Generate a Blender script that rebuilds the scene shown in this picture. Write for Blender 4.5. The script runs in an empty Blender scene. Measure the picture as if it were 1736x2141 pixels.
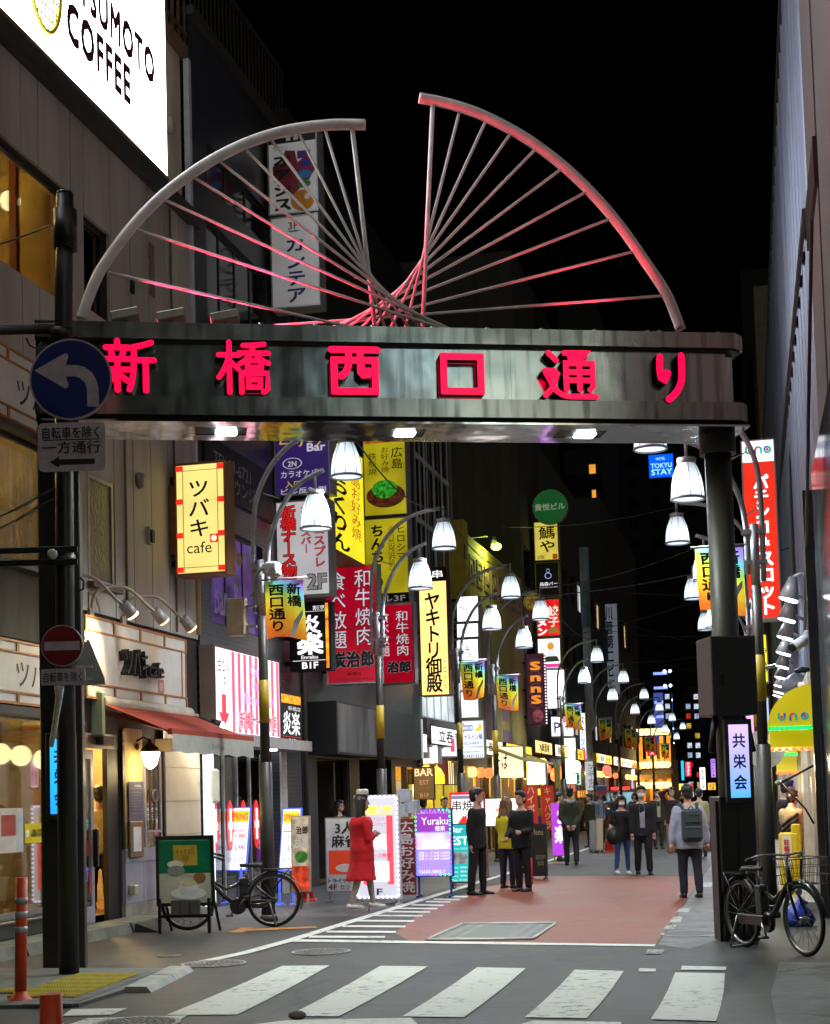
import bpy, bmesh, math, random
from mathutils import Vector, Matrix
random.seed(7)
R_ = math.radians
scene = bpy.context.scene
COL = scene.collection

# ------------------------------------------------------------------ camera
FPX, PW, PH = 3150.0, 1736.0, 2141.0
PITCH, ROLL, HC, SHY = R_(3.9), R_(1.6), 1.6, 0.182
_f = Vector((0, math.cos(PITCH), math.sin(PITCH)))
_r = Vector((1, 0, 0)); _u = _r.cross(_f)
CR = math.cos(ROLL) * _r - math.sin(ROLL) * _u
CU = math.cos(ROLL) * _u + math.sin(ROLL) * _r
CAM = Vector((0, 0, HC))
cd = bpy.data.cameras.new('camera'); cam = bpy.data.objects.new('camera', cd); COL.objects.link(cam)
cd.sensor_fit = 'VERTICAL'; cd.sensor_height = 36; cd.lens = FPX / PH * 36
cd.shift_y = SHY; cd.clip_end = 2000; cd.clip_start = 0.1
cam.matrix_world = Matrix(((CR.x, CU.x, -_f.x, 0), (CR.y, CU.y, -_f.y, 0), (CR.z, CU.z, -_f.z, HC), (0, 0, 0, 1)))
scene.camera = cam

# ------------------------------------------------------------------ world, sky, sun lamp for city glow (night)
w = bpy.data.worlds.new('World'); scene.world = w; w.use_nodes = True
nt = w.node_tree; nt.nodes.clear()
sky = nt.nodes.new('ShaderNodeTexSky'); sky.sky_type = 'NISHITA'; sky.sun_disc = False
sky.sun_elevation = R_(-4); sky.sun_rotation = R_(200)
bg = nt.nodes.new('ShaderNodeBackground'); bg.inputs['Strength'].default_value = 0.004
wo = nt.nodes.new('ShaderNodeOutputWorld')
nt.links.new(sky.outputs[0], bg.inputs[0]); nt.links.new(bg.outputs[0], wo.inputs[0])
sl = bpy.data.lights.new('glow_sun', 'SUN'); sl.energy = 0.24; sl.angle = R_(50); sl.color = (1.0, 0.93, 0.82)  # soft directional lamp in place of street and city glow behind the viewer
glow_sun = bpy.data.objects.new('glow_sun', sl); COL.objects.link(glow_sun)
glow_sun.rotation_euler = Vector((-0.24, 0.56, -0.8)).to_track_quat('-Z', 'Y').to_euler()

vs = scene.view_settings
scene.display_settings.display_device = 'sRGB'
vs.view_transform = 'Standard'; vs.look = 'None'; vs.exposure = 0.32; vs.gamma = 1; vs.use_curve_mapping = False
scene.render.engine = 'CYCLES'
cy = scene.cycles
cy.use_denoising = True; cy.max_bounces = 4; cy.diffuse_bounces = 2; cy.glossy_bounces = 3; cy.transmission_bounces = 3; cy.use_adaptive_sampling = True; cy.adaptive_threshold = 0.02
cy.transparent_max_bounces = 8; cy.caustics_reflective = False; cy.caustics_refractive = False
cy.sample_clamp_indirect = 4.0; cy.blur_glossy = 1.0
try: cy.use_light_tree = True
except Exception: pass

# ------------------------------------------------------------------ places: pixel <-> street
def ray(px, py):
    X = (px - PW / 2) / FPX; Y = -(py - PH / 2) / FPX + SHY * PH / FPX
    return _f + X * CR + Y * CU
_v = ray(1620, 1655); TH = math.atan2(_v.x, _v.y)
S = Vector((math.sin(TH), math.cos(TH), 0)); N = Vector((math.cos(TH), -math.sin(TH), 0))
UL = -8.7                                   # left building line, metres right of the street axis through the viewer
def st(u, v, z=0): return N * u + S * v + Vector((0, 0, z))
def uvz(p): return (p.dot(N), p.dot(S), p.z)
def gnd(px, py, z=0):
    r = ray(px, py); return CAM + r * ((z - HC) / r.z)
def wall(px, py, u=UL):
    r = ray(px, py); p = CAM + r * (u / r.dot(N)); return p.dot(S), p.z
def front(px, py, v):
    r = ray(px, py); p = CAM + r * (v / r.dot(S)); return p.dot(N), p.z
ROT_F = -TH                 # local x = to the right across the street, -y = towards the viewer
ROT_L = math.pi / 2 - TH    # local x = along the street, -y = out of the left buildings into the street
THR = R_(12.4)
SR = Vector((math.sin(THR), math.cos(THR), 0)); NR = Vector((math.cos(THR), -math.sin(THR), 0))
UR = 0.85
def str_(u, v, z=0): return NR * u + SR * v + Vector((0, 0, z))
def wallr(px, py, u=UR):
    r = ray(px, py); p = CAM + r * (u / r.dot(NR)); return p.dot(SR), p.z
def frontr(px, py, v):
    r = ray(px, py); p = CAM + r * (v / r.dot(SR)); return p.dot(NR), p.z

# ------------------------------------------------------------------ materials
MATS = {}
def _nodes(name):
    m = bpy.data.materials.new(name); m.use_nodes = True
    t = m.node_tree; b = t.nodes['Principled BSDF']
    return m, t, b
def lin(c):
    return tuple(((x / 12.92) if x <= 0.04045 else ((x + 0.055) / 1.055) ** 2.4) for x in c)
def hx(h):
    h = h.lstrip('#'); return lin(tuple(int(h[i:i + 2], 16) / 255 for i in (0, 2, 4)))
def mat(name, col, rough=0.6, metal=0.0, var=0.25, scale=3.0, bump=0.0, bscale=40.0, spec=0.5, streak=False, dirt=None, coat=0.0):
    """painted / mineral surface: base colour with broad soiling, fine grain and optional relief"""
    if name in MATS: return MATS[name]
    m, t, b = _nodes(name)
    tc = t.nodes.new('ShaderNodeTexCoord'); n1 = t.nodes.new('ShaderNodeTexNoise')
    mp = t.nodes.new('ShaderNodeMapping'); t.links.new(tc.outputs['Object'], mp.inputs[0])
    if streak: mp.inputs['Scale'].default_value = (1, 1, 0.12)
    t.links.new(mp.outputs[0], n1.inputs['Vector'])
    n1.inputs['Scale'].default_value = scale; n1.inputs['Detail'].default_value = 8; n1.inputs['Roughness'].default_value = 0.65
    rp = t.nodes.new('ShaderNodeValToRGB'); e = rp.color_ramp.elements
    d = dirt if dirt else tuple(c * (1 - var) * 0.9 for c in col)
    e[0].position = 0.32; e[0].color = (*d, 1)
    e[1].position = 0.62; e[1].color = (*[min(1, c * (1 + var * 0.25)) for c in col], 1)
    t.links.new(n1.outputs['Fac'], rp.inputs[0]); t.links.new(rp.outputs[0], b.inputs['Base Color'])
    b.inputs['Metallic'].default_value = metal; b.inputs['Specular IOR Level'].default_value = spec
    rr = t.nodes.new('ShaderNodeMapRange'); rr.inputs[3].default_value = max(0.02, rough - 0.12); rr.inputs[4].default_value = min(1, rough + 0.12)
    t.links.new(n1.outputs['Fac'], rr.inputs[0]); t.links.new(rr.outputs[0], b.inputs['Roughness'])
    if coat: b.inputs['Coat Weight'].default_value = coat
    if bump:
        n2 = t.nodes.new('ShaderNodeTexNoise'); n2.inputs['Scale'].default_value = bscale; n2.inputs['Detail'].default_value = 4
        t.links.new(tc.outputs['Object'], n2.inputs['Vector'])
        bp = t.nodes.new('ShaderNodeBump'); bp.inputs['Strength'].default_value = bump; bp.inputs['Distance'].default_value = 0.01
        t.links.new(n2.outputs['Fac'], bp.inputs['Height']); t.links.new(bp.outputs[0], b.inputs['Normal'])
    MATS[name] = m; return m
def emi(name, col, s=1.0, var=0.12, scale=1.5):
    """backlit acrylic: its own light, a little uneven from the tubes behind, under a glossy skin"""
    if name in MATS: return MATS[name]
    m, t, b = _nodes(name)
    b.inputs['Base Color'].default_value = (*[c * 0.35 + 0.02 for c in col], 1); b.inputs['Roughness'].default_value = 0.3
    b.inputs['Emission Color'].default_value = (*col, 1)
    if var:
        tc = t.nodes.new('ShaderNodeTexCoord'); n = t.nodes.new('ShaderNodeTexNoise'); n.inputs['Scale'].default_value = scale
        n.inputs['Detail'].default_value = 1
        t.links.new(tc.outputs['Object'], n.inputs['Vector'])
        mr = t.nodes.new('ShaderNodeMapRange'); mr.inputs[1].default_value = 0.3; mr.inputs[2].default_value = 0.7
        mr.inputs[3].default_value = s * (1 - var); mr.inputs[4].default_value = s * (1 + var)
        t.links.new(n.outputs['Fac'], mr.inputs[0]); t.links.new(mr.outputs[0], b.inputs['Emission Strength'])
    else: b.inputs['Emission Strength'].default_value = s
    MATS[name] = m; return m
def glass(name, tint=(0.9, 0.95, 0.95), rough=0.02, mixf=0.12):
    if name in MATS: return MATS[name]
    m = bpy.data.materials.new(name); m.use_nodes = True; t = m.node_tree; t.nodes.clear()
    o = t.nodes.new('ShaderNodeOutputMaterial'); mx = t.nodes.new('ShaderNodeMixShader')
    tr = t.nodes.new('ShaderNodeBsdfTransparent'); tr.inputs[0].default_value = (*tint, 1)
    gl = t.nodes.new('ShaderNodeBsdfGlossy'); gl.inputs['Roughness'].default_value = rough
    lw = t.nodes.new('ShaderNodeLayerWeight'); lw.inputs[0].default_value = 0.25
    ma = t.nodes.new('ShaderNodeMath'); ma.operation = 'MULTIPLY_ADD'; ma.inputs[1].default_value = 0.7; ma.inputs[2].default_value = mixf
    t.links.new(lw.outputs['Fresnel'], ma.inputs[0]); t.links.new(ma.outputs[0], mx.inputs[0])
    t.links.new(tr.outputs[0], mx.inputs[1]); t.links.new(gl.outputs[0], mx.inputs[2]); t.links.new(mx.outputs[0], o.inputs[0])
    MATS[name] = m; return m
def pl(h, rough=0.55, **k):
    """plain paint / plastic / cloth by hex colour"""
    n = 'paint_%s_%d' % (h.strip('#'), int(rough * 100)); return mat(n, hx(h), rough, **{**dict(var=0.18, scale=4), **k})
def em(h, s=1.0, **k):
    return emi('lit_%s_%d' % (h.strip('#'), int(s * 100)), hx(h), s, **k)

# ------------------------------------------------------------------ mesh building
class MB:
    def __init__(self): self.v = []; self.f = []; self.m = []; self.s = []; self.x = None
    def add(self, vs, fs, m=0, smooth=False):
        o = len(self.v)
        self.v += [Vector(p) for p in vs]
        for f in fs: self.f.append([i + o for i in f]); self.m.append(m); self.s.append(smooth)
        return self
    def box(self, x0, x1, y0, y1, z0, z1, m=0):
        return self.add([(x0, y0, z0), (x1, y0, z0), (x1, y1, z0), (x0, y1, z0), (x0, y0, z1), (x1, y0, z1), (x1, y1, z1), (x0, y1, z1)],
                        [(0, 3, 2, 1), (4, 5, 6, 7), (0, 1, 5, 4), (1, 2, 6, 5), (2, 3, 7, 6), (3, 0, 4, 7)], m)
    def bbox(self, x0, x1, y0, y1, z0, z1, b=0.01, m=0):
        """box with chamfered edges"""
        b = min(b, (x1 - x0) / 2.2, (y1 - y0) / 2.2, (z1 - z0) / 2.2)
        bm = bmesh.new(); bmesh.ops.create_cube(bm, size=1)
        for q in bm.verts: q.co = Vector((x0 + (q.co.x + .5) * (x1 - x0), y0 + (q.co.y + .5) * (y1 - y0), z0 + (q.co.z + .5) * (z1 - z0)))
        bmesh.ops.bevel(bm, geom=bm.edges[:], offset=b, segments=1, affect='EDGES')
        self.bm(bm, m); return self
    def bm(self, bm, m=0, smooth=False):
        bm.verts.index_update()
        self.add([q.co.copy() for q in bm.verts], [[q.index for q in f.verts] for f in bm.faces], m, smooth); bm.free(); return self
    def quad(self, a, b, c, d, m=0): return self.add([a, b, c, d], [(0, 1, 2, 3)], m)
    def tube(self, pts, r, n=8, m=0, caps=True, closed=False, smooth=True):
        pts = [Vector(p) for p in pts]; k = len(pts); rs = r if isinstance(r, (list, tuple)) else [r] * k
        vs = []; fs = []; a = None
        for i, p in enumerate(pts):
            if closed: d = pts[(i + 1) % k] - pts[i - 1]
            else: d = pts[min(i + 1, k - 1)] - pts[max(i - 1, 0)]
            d.normalize()
            if a is None:
                a = Vector((0, 0, 1)) if abs(d.z) < 0.9 else Vector((1, 0, 0))
            a = (a - d * a.dot(d)).normalized(); c = d.cross(a)
            for j in range(n):
                t = 2 * math.pi * j / n
                vs.append(p + (a * math.cos(t) + c * math.sin(t)) * rs[i])
        for i in range(k if closed else k - 1):
            for j in range(n):
                q = (i + 1) % k
                fs.append((i * n + j, i * n + (j + 1) % n, q * n + (j + 1) % n, q * n + j))
        self.add(vs, fs, m, smooth)
        if caps and not closed:
            o = len(self.v) - len(vs)
            self.f.append([o + j for j in reversed(range(n))]); self.m.append(m); self.s.append(False)
            self.f.append([o + (k - 1) * n + j for j in range(n)]); self.m.append(m); self.s.append(False)
        return self
    def lathe(self, prof, c=(0, 0, 0), n=16, m=0, ax='z', smooth=True, caps=True):
        vs = []; fs = []; c = Vector(c)
        for r, h in prof:
            for j in range(n):
                t = 2 * math.pi * j / n; x, y = r * math.cos(t), r * math.sin(t)
                vs.append(c + (Vector((x, y, h)) if ax == 'z' else Vector((x, -h, y)) if ax == 'y' else Vector((h, x, y))))
        for i in range(len(prof) - 1):
            for j in range(n): fs.append((i * n + j, i * n + (j + 1) % n, (i + 1) * n + (j + 1) % n, (i + 1) * n + j))
        self.add(vs, fs, m, smooth)
        o = len(self.v) - len(vs)
        for i, rev in ((0, True), (len(prof) - 1, False)) if caps and prof[0] != prof[-1] else ():
            if prof[i][0] > 1e-4:
                q = [o + i * n + j for j in range(n)]
                self.f.append(q[::-1] if rev else q); self.m.append(m); self.s.append(False)
        return self
    def prism(self, poly, y0, y1, m=0, mside=None):
        """poly in x,z facing -y, extruded from y0 (front) to y1 (back)"""
        n = len(poly); ms = m if mside is None else mside
        ar = sum(poly[i][0] * poly[(i + 1) % n][1] - poly[(i + 1) % n][0] * poly[i][1] for i in range(n))
        if ar < 0: poly = poly[::-1]
        vs = [(x, y0, z) for x, z in poly] + [(x, y1, z) for x, z in poly]
        o = len(self.v); self.v += [Vector(p) for p in vs]
        def F(q, mm): self.f.append([o + i for i in q]); self.m.append(mm); self.s.append(False)
        F(list(range(n)), m); F([n + i for i in reversed(range(n))], ms)
        for i in range(n):
            j = (i + 1) % n; F((i, n + i, n + j, j), ms)
        return self
    def ell(self, c, r, m=0, n=12, k=8, smooth=True):
        c = Vector(c); vs = []; fs = []
        for i in range(k + 1):
            p = math.pi * i / k
            for j in range(n):
                t = 2 * math.pi * j / n
                vs.append(c + Vector((r[0] * math.sin(p) * math.cos(t), r[1] * math.sin(p) * math.sin(t), r[2] * math.cos(p))))
        for i in range(k):
            for j in range(n): fs.append((i * n + j, (i + 1) * n + j, (i + 1) * n + (j + 1) % n, i * n + (j + 1) % n))
        return self.add(vs, fs, m, smooth)
    def mesh(self, name, mats):
        me = bpy.data.meshes.new(name)
        me.from_pydata([tuple(p) for p in self.v], [], self.f)
        for q in mats: me.materials.append(q)
        me.polygons.foreach_set('material_index', self.m); me.polygons.foreach_set('use_smooth', self.s)
        me.update(); return me
    def make(self, name, mats, parent=None, loc=None, rz=0):
        if not isinstance(mats, (list, tuple)): mats = [mats]
        return put(name, self.mesh(name, mats), parent, loc, rz)
def put(name, me, parent=None, loc=None, rz=0):
    o = bpy.data.objects.new(name, me); COL.objects.link(o)
    if parent: o.parent = parent
    if loc is not None: o.location = loc
    if rz: o.rotation_euler = (0, 0, rz)
    return o
def tag(o, label, cat=None, group=None, kind=None):
    if label: o['label'] = label
    if cat: o['category'] = cat
    if group: o['group'] = group
    if kind: o['kind'] = kind
    return o
def thing(name, label, cat, loc=(0, 0, 0), rz=0, group=None):
    o = bpy.data.objects.new(name, None); COL.objects.link(o); o.empty_display_size = 0.1
    o.location = loc; o.rotation_euler = (0, 0, rz)
    return tag(o, label, cat, group)
def copy_tree(o, parent=None):
    c = o.copy(); COL.objects.link(c); c.parent = parent
    for ch in o.children: copy_tree(ch, c)
    return c
def lamp_light(name, kind, loc, power, col, parent, size=0.1, angle=150, blend=0.6, aim=None):
    l = bpy.data.lights.new(name, kind); l.energy = power; l.color = col
    l.shadow_soft_size = size
    if kind == 'SPOT': l.spot_size = R_(angle); l.spot_blend = blend
    o = bpy.data.objects.new(name, l); COL.objects.link(o); o.parent = parent; o.location = loc
    if aim is not None: o.rotation_euler = Vector(aim).to_track_quat('-Z', 'Y').to_euler()
    return o

# ------------------------------------------------------------------ lettering (built from the default typeface)
_TXT = {}
def text_geo(body, res=2, spacing=1.0, line=1.0):
    k = (body, res, spacing, line)
    if k not in _TXT:
        c = bpy.data.curves.new('lettering', 'FONT'); c.body = body; c.resolution_u = res; c.align_x = 'CENTER'
        c.space_line = line; c.space_character = spacing
        o = bpy.data.objects.new('lettering', c); me = o.to_mesh()
        vs = [q.co.to_2d() for q in me.vertices]; fs = [tuple(p.vertices) for p in me.polygons]
        o.to_mesh_clear(); bpy.data.objects.remove(o); bpy.data.curves.remove(c)
        if not vs: vs, fs = [Vector((0, 0)), Vector((1, 0)), Vector((0, 1))], [(0, 1, 2)]
        x0 = min(p.x for p in vs); x1 = max(p.x for p in vs); y0 = min(p.y for p in vs); y1 = max(p.y for p in vs)
        w_, h_ = max(x1 - x0, 1e-3), max(y1 - y0, 1e-3)
        _TXT[k] = ([((p.x - x0) / w_, (p.y - y0) / h_) for p in vs], fs, w_, h_)
    return _TXT[k]
def text_mb(mb, body, x0, x1, z0, z1, y, bold=0.0, m=0, fitmode='fill', res=2, line=1.0, spacing=1.0, slant=0.0):
    """letters filling the rectangle x0..x1, z0..z1 on the plane y (facing -y); bold thickens the strokes"""
    vs, fs, w_, h_ = text_geo(body, res, spacing, line)
    if fitmode == 'keep':
        s = min((x1 - x0) / w_, (z1 - z0) / h_); cx, cz = (x0 + x1) / 2, (z0 + z1) / 2
        x0, x1, z0, z1 = cx - w_ * s / 2, cx + w_ * s / 2, cz - h_ * s / 2, cz + h_ * s / 2
    sx, sz = (x1 - x0) / w_, (z1 - z0) / h_
    q = [(0, 0)] if not bold else [(bold * math.cos(a), bold * math.sin(a)) for a in (R_(45), R_(135), R_(225), R_(315))] + [(0, 0)]
    for i, (dx, dz) in enumerate(q):
        mb.add([(x0 + a * (x1 - x0) + slant * b * (z1 - z0) + dx * sx, y - .00025 * i, z0 + b * (z1 - z0) + dz * sz) for a, b in vs], fs, m)
    return mb
def vert(s): return '\n'.join(s.replace('ー', '｜'))

# ------------------------------------------------------------------ signs
def face_rect(W, H, fr): return fr[0] * W, fr[2] * W, H * (1 - fr[3]), H * (1 - fr[1])
def sign_parts(root, W, H, D, face, case, texts=(), decos=(), border=0.03, side=None, round_=0.0):
    """a box sign in local x 0..W, z 0..H; face at y=0 looking to -y; case behind"""
    c = MB(); b = border
    if b > 0:
        c.box(0, W, -0.012, D, 0, b); c.box(0, W, -0.012, D, H - b, H); c.box(0, b, -0.012, D, b, H - b); c.box(W - b, W, -0.012, D, b, H - b)
        c.box(b, W - b, D - 0.02, D, b, H - b)
    else: c.box(0, W, 0.004, D, 0, H)
    c.make('case', case, root)
    if b > 0: MB().box(b, W - b, 0, 0.01, b, H - b).make('face', face, root)
    else: MB().box(0.004, W - 0.004, 0, 0.0035, 0.004, H - 0.004).make('face', face, root)
    print_on(root, W, H, texts, decos)
def print_on(root, W, H, texts=(), decos=(), y=0.0):
    i = 0
    for d in decos:
        i += 1; yy = y - 0.0022 * i; k = d[0]; mb = MB(); nm = d[3] if len(d) > 3 else 'printed_panel'
        if k == 'rect':
            x0, x1, z0, z1 = face_rect(W, H, d[1]); mb.box(x0, x1, yy, yy + 0.0015, z0, z1)
        elif k == 'disc':
            x0, x1, z0, z1 = face_rect(W, H, d[1]); cx, cz, rx, rz = (x0 + x1) / 2, (z0 + z1) / 2, (x1 - x0) / 2, (z1 - z0) / 2
            mb.prism([(cx + rx * math.cos(t * math.pi / 14), cz + rz * math.sin(t * math.pi / 14)) for t in range(28)], yy, yy + 0.0015)
        elif k == 'ring':
            x0, x1, z0, z1 = face_rect(W, H, d[1]); cx, cz, rx, rz = (x0 + x1) / 2, (z0 + z1) / 2, (x1 - x0) / 2, (z1 - z0) / 2
            q = d[4] if len(d) > 4 else 0.85; n = 28
            vs = [(cx + rx * f * math.cos(2 * math.pi * t / n), yy, cz + rz * f * math.sin(2 * math.pi * t / n)) for f in (1, q) for t in range(n)]
            mb.add(vs, [(t, (t + 1) % n, n + (t + 1) % n, n + t) for t in range(n)])
        elif k == 'poly':
            mb.prism([(a * W, H * (1 - b)) for a, b in d[1]], yy, yy + 0.0015)
        mb.make(nm, d[2], root)
    for tx in texts:
        body, fr, mt = tx[:3]; bold = tx[3] if len(tx) > 3 else 0.0; o = tx[4] if len(tx) > 4 else {}
        i += 1; yy = y - 0.0022 * i
        x0, x1, z0, z1 = face_rect(W, H, fr)
        if o.get('out'):
            text_mb(MB(), body, x0, x1, z0, z1, yy, o.get('outw', bold + 0.03), **{k: q for k, q in o.items() if k in ('line', 'spacing', 'slant')}).make('lettering', o['out'], root)
            yy -= 0.002; i += 1
        text_mb(MB(), body, x0, x1, z0, z1, yy, bold, **{k: q for k, q in o.items() if k in ('line', 'spacing', 'slant', 'fitmode')}).make('lettering', mt, root)
def sign_front(name, label, cat, px, v, D=0.25, face=None, case=None, texts=(), decos=(), border=0.03, group=None, mount=True):
    """box sign standing out from the left building line, facing the viewer; px = its outline in the photograph"""
    x0, y0, x1, y1 = px
    ym = (y0 + y1) / 2; xm = (x0 + x1) / 2
    u0, u1 = front(x0, ym, v)[0], front(x1, ym, v)[0]; z0, z1 = front(xm, y1, v)[1], front(xm, y0, v)[1]
    root = thing(name, label, cat, st(u0, v, z0), ROT_F, group)
    W, H = u1 - u0, z1 - z0
    sign_parts(root, W, H, D, face, case, texts, decos, border)
    if mount and u0 > UL:
        m = MB(); L = u0 - UL
        for q in (0.12, 0.5, 0.88): m.box(-L, -0.002, D * 0.35, D * 0.65, H * q - 0.04, H * q + 0.04)
        m.make('bracket', STEEL_D, root)
    return root, W, H
def sign_wall(name, label, cat, px, u=UL + 0.12, D=0.12, face=None, case=None, texts=(), decos=(), border=0.03, group=None):
    """board lying along the left building line; px = left x, top y, right x, bottom y measured at its left edge"""
    x0, y0, x1, y1 = px
    v0, z1 = wall(x0, y0, u); z0 = wall(x0, y1, u)[1]; v1 = wall(x1, y0, u)[0]
    root = thing(name, label, cat, st(u, v0, z0), ROT_L, group)
    sign_parts(root, v1 - v0, z1 - z0, D, face, case, texts, decos, border)
    return root, v1 - v0, z1 - z0
STEEL_D = mat('dark_bracket_steel', (0.03, 0.03, 0.032), 0.5, 0.6)
# ================================================================== the ground
def cp(px, py, Y):
    r = ray(px, py); return CAM + r * (Y / r.y)
def asphalt(name, a, b_, rough=0.62, speck=0.5, scale=260, age=1.0):
    m, t, b = _nodes(name)
    tc = t.nodes.new('ShaderNodeTexCoord')
    n1 = t.nodes.new('ShaderNodeTexNoise'); n1.inputs['Scale'].default_value = 0.55; n1.inputs['Detail'].default_value = 6; n1.inputs['Roughness'].default_value = 0.7
    n2 = t.nodes.new('ShaderNodeTexNoise'); n2.inputs['Scale'].default_value = scale; n2.inputs['Detail'].default_value = 2
    for n in (n1, n2): t.links.new(tc.outputs['Object'], n.inputs['Vector'])
    rp = t.nodes.new('ShaderNodeValToRGB'); e = rp.color_ramp.elements
    e[0].position = 0.35; e[0].color = (*a, 1); e[1].position = 0.7; e[1].color = (*b_, 1); t.links.new(n1.outputs['Fac'], rp.inputs[0])
    def mul(col, fac_out, lo, hi, p0, p1):
        r_ = t.nodes.new('ShaderNodeMapRange'); r_.inputs[1].default_value = p0; r_.inputs[2].default_value = p1; r_.inputs[3].default_value = lo; r_.inputs[4].default_value = hi; t.links.new(fac_out, r_.inputs[0])
        x_ = t.nodes.new('ShaderNodeMix'); x_.data_type = 'RGBA'; x_.blend_type = 'MULTIPLY'; x_.inputs[0].default_value = 1; t.links.new(col, x_.inputs[6]); t.links.new(r_.outputs[0], x_.inputs[7]); return x_.outputs[2]
    n3 = t.nodes.new('ShaderNodeTexNoise'); n3.inputs['Scale'].default_value = 2.6; n3.inputs['Detail'].default_value = 6; n3.inputs['Roughness'].default_value = .72; t.links.new(tc.outputs['Object'], n3.inputs['Vector'])
    v1 = t.nodes.new('ShaderNodeTexVoronoi'); v1.inputs['Scale'].default_value = 3.1; t.links.new(tc.outputs['Object'], v1.inputs['Vector'])
    ad = t.nodes.new('ShaderNodeMix'); ad.data_type = 'RGBA'; ad.blend_type = 'ADD'; ad.inputs[0].default_value = .35; t.links.new(tc.outputs['Object'], ad.inputs[6]); t.links.new(n3.outputs['Color'], ad.inputs[7])
    v2 = t.nodes.new('ShaderNodeTexVoronoi'); v2.feature = 'DISTANCE_TO_EDGE'; v2.inputs['Scale'].default_value = .33; t.links.new(ad.outputs[2], v2.inputs['Vector'])
    cc = mul(rp.outputs[0], n3.outputs['Fac'], 1 - .38 * age, 1 + .25 * age, .35, .65); cc = mul(cc, v1.outputs['Distance'], 1 - .55 * age, 1, .03, .05); cc = mul(cc, v2.outputs['Distance'], 1 - .65 * age, 1, .003, .009)
    mx = t.nodes.new('ShaderNodeMix'); mx.data_type = 'RGBA'; mx.blend_type = 'OVERLAY'; mx.inputs[0].default_value = speck
    t.links.new(cc, mx.inputs[6]); t.links.new(n2.outputs['Fac'], mx.inputs[7]); t.links.new(mx.outputs[2], b.inputs['Base Color'])
    rr = t.nodes.new('ShaderNodeMapRange'); rr.inputs[3].default_value = rough - 0.22; rr.inputs[4].default_value = rough + 0.12
    t.links.new(n1.outputs['Fac'], rr.inputs[0]); t.links.new(rr.outputs[0], b.inputs['Roughness'])
    bp = t.nodes.new('ShaderNodeBump'); bp.inputs['Strength'].default_value = 0.55; bp.inputs['Distance'].default_value = 0.006
    t.links.new(n2.outputs['Fac'], bp.inputs['Height']); t.links.new(bp.outputs[0], b.inputs['Normal'])
    MATS[name] = m; return m
def paint(name, col, worn, amount=0.42):
    """thermoplastic road paint, chipped through to the asphalt"""
    m, t, b = _nodes(name)
    tc = t.nodes.new('ShaderNodeTexCoord')
    n1 = t.nodes.new('ShaderNodeTexNoise'); n1.inputs['Scale'].default_value = 9; n1.inputs['Detail'].default_value = 12; n1.inputs['Roughness'].default_value = 0.75
    n2 = t.nodes.new('ShaderNodeTexNoise'); n2.inputs['Scale'].default_value = 1.1; n2.inputs['Detail'].default_value = 6
    for n in (n1, n2): t.links.new(tc.outputs['Object'], n.inputs['Vector'])
    mu = t.nodes.new('ShaderNodeMath'); mu.operation = 'MULTIPLY_ADD'; mu.inputs[1].default_value = 0.35
    t.links.new(n2.outputs['Fac'], mu.inputs[0]); t.links.new(n1.outputs['Fac'], mu.inputs[2])
    rp = t.nodes.new('ShaderNodeValToRGB'); e = rp.color_ramp.elements
    e[0].position = amount; e[0].color = (*worn, 1); e[1].position = amount + 0.14; e[1].color = (*col, 1)
    x = rp.color_ramp.elements.new(amount + 0.07); x.color = (*[c * 0.8 for c in col], 1)
    t.links.new(mu.outputs[0], rp.inputs[0]); t.links.new(rp.outputs[0], b.inputs['Base Color']); b.inputs['Roughness'].default_value = 0.62
    MATS[name] = m; return m
ASPH = asphalt('asphalt', (0.019, 0.021, 0.021), (0.043, 0.045, 0.042))
ASPH_W = asphalt('footway_asphalt', (0.05, 0.053, 0.06), (0.1, 0.1, 0.11))
CONC_R = asphalt('concrete_road', (0.12, 0.125, 0.13), (0.20, 0.20, 0.205), 0.7, 0.3)
RED = asphalt('red_coated_asphalt', (0.165, 0.036, 0.015), (0.25, 0.060, 0.028), 0.55, 0.25, age=.45)
WHITE_P = paint('road_paint_white', (0.66, 0.68, 0.63), (0.10, 0.10, 0.096), 0.52)
WORN_P = paint('road_paint_worn', (0.45, 0.46, 0.44), (0.1, 0.1, 0.1), 0.62)
ORNG_P = paint('road_paint_orange', (0.55, 0.22, 0.04), (0.09, 0.08, 0.07), 0.48)

g = MB(); g.quad((-250, -60, 0), (250, -60, 0), (250, 420, 0), (-250, 420, 0)).make('ground', ASPH)
tag(bpy.data.objects['ground'], 'dark grey asphalt of the crossing and the street', kind='structure')
def sheet(name, pts, z, m, parent=None, kind='structure', label=None, sub=1):
    b = MB(); n = len(pts); b.add([(p.x, p.y, z) for p in pts], [list(range(n))])
    a = sum(pts[i].x * pts[(i + 1) % n].y - pts[(i + 1) % n].x * pts[i].y for i in range(n))
    if a < 0: b.f[0].reverse()
    o = b.make(name, m, parent)
    if parent is None: tag(o, label, kind=kind)
    return o
def pxs(l): return [gnd(x, y) for x, y in l]
sheet('red_road', pxs([(826, 1951), (858, 1969), (1370, 1976), (1470, 1832), (1108, 1832), (985, 1864), (890, 1900)]), 0.004, RED, label='brick red coated road surface under and behind the gate')
sheet('road', pxs([(1376, 1976), (1440, 1985), (1520, 1960), (1560, 1960), (1580, 1760), (1500, 1790)]), 0.004, CONC_R, label='pale worn road edge right of the red surface')
sheet('pavement', [st(-8.7, 20.6), st(-5.75, 20.6), st(-5.75, 62), st(-8.7, 62)], 0.003, ASPH_W, label='grey footway strip in front of the left shops')
sheet('pavement', pxs([(1630, 2012), (1736, 2012), (1790, 2160), (1628, 2160), (1612, 2080)]), 0.004, CONC_R, label='pale concrete patch at the lower right corner')
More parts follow.
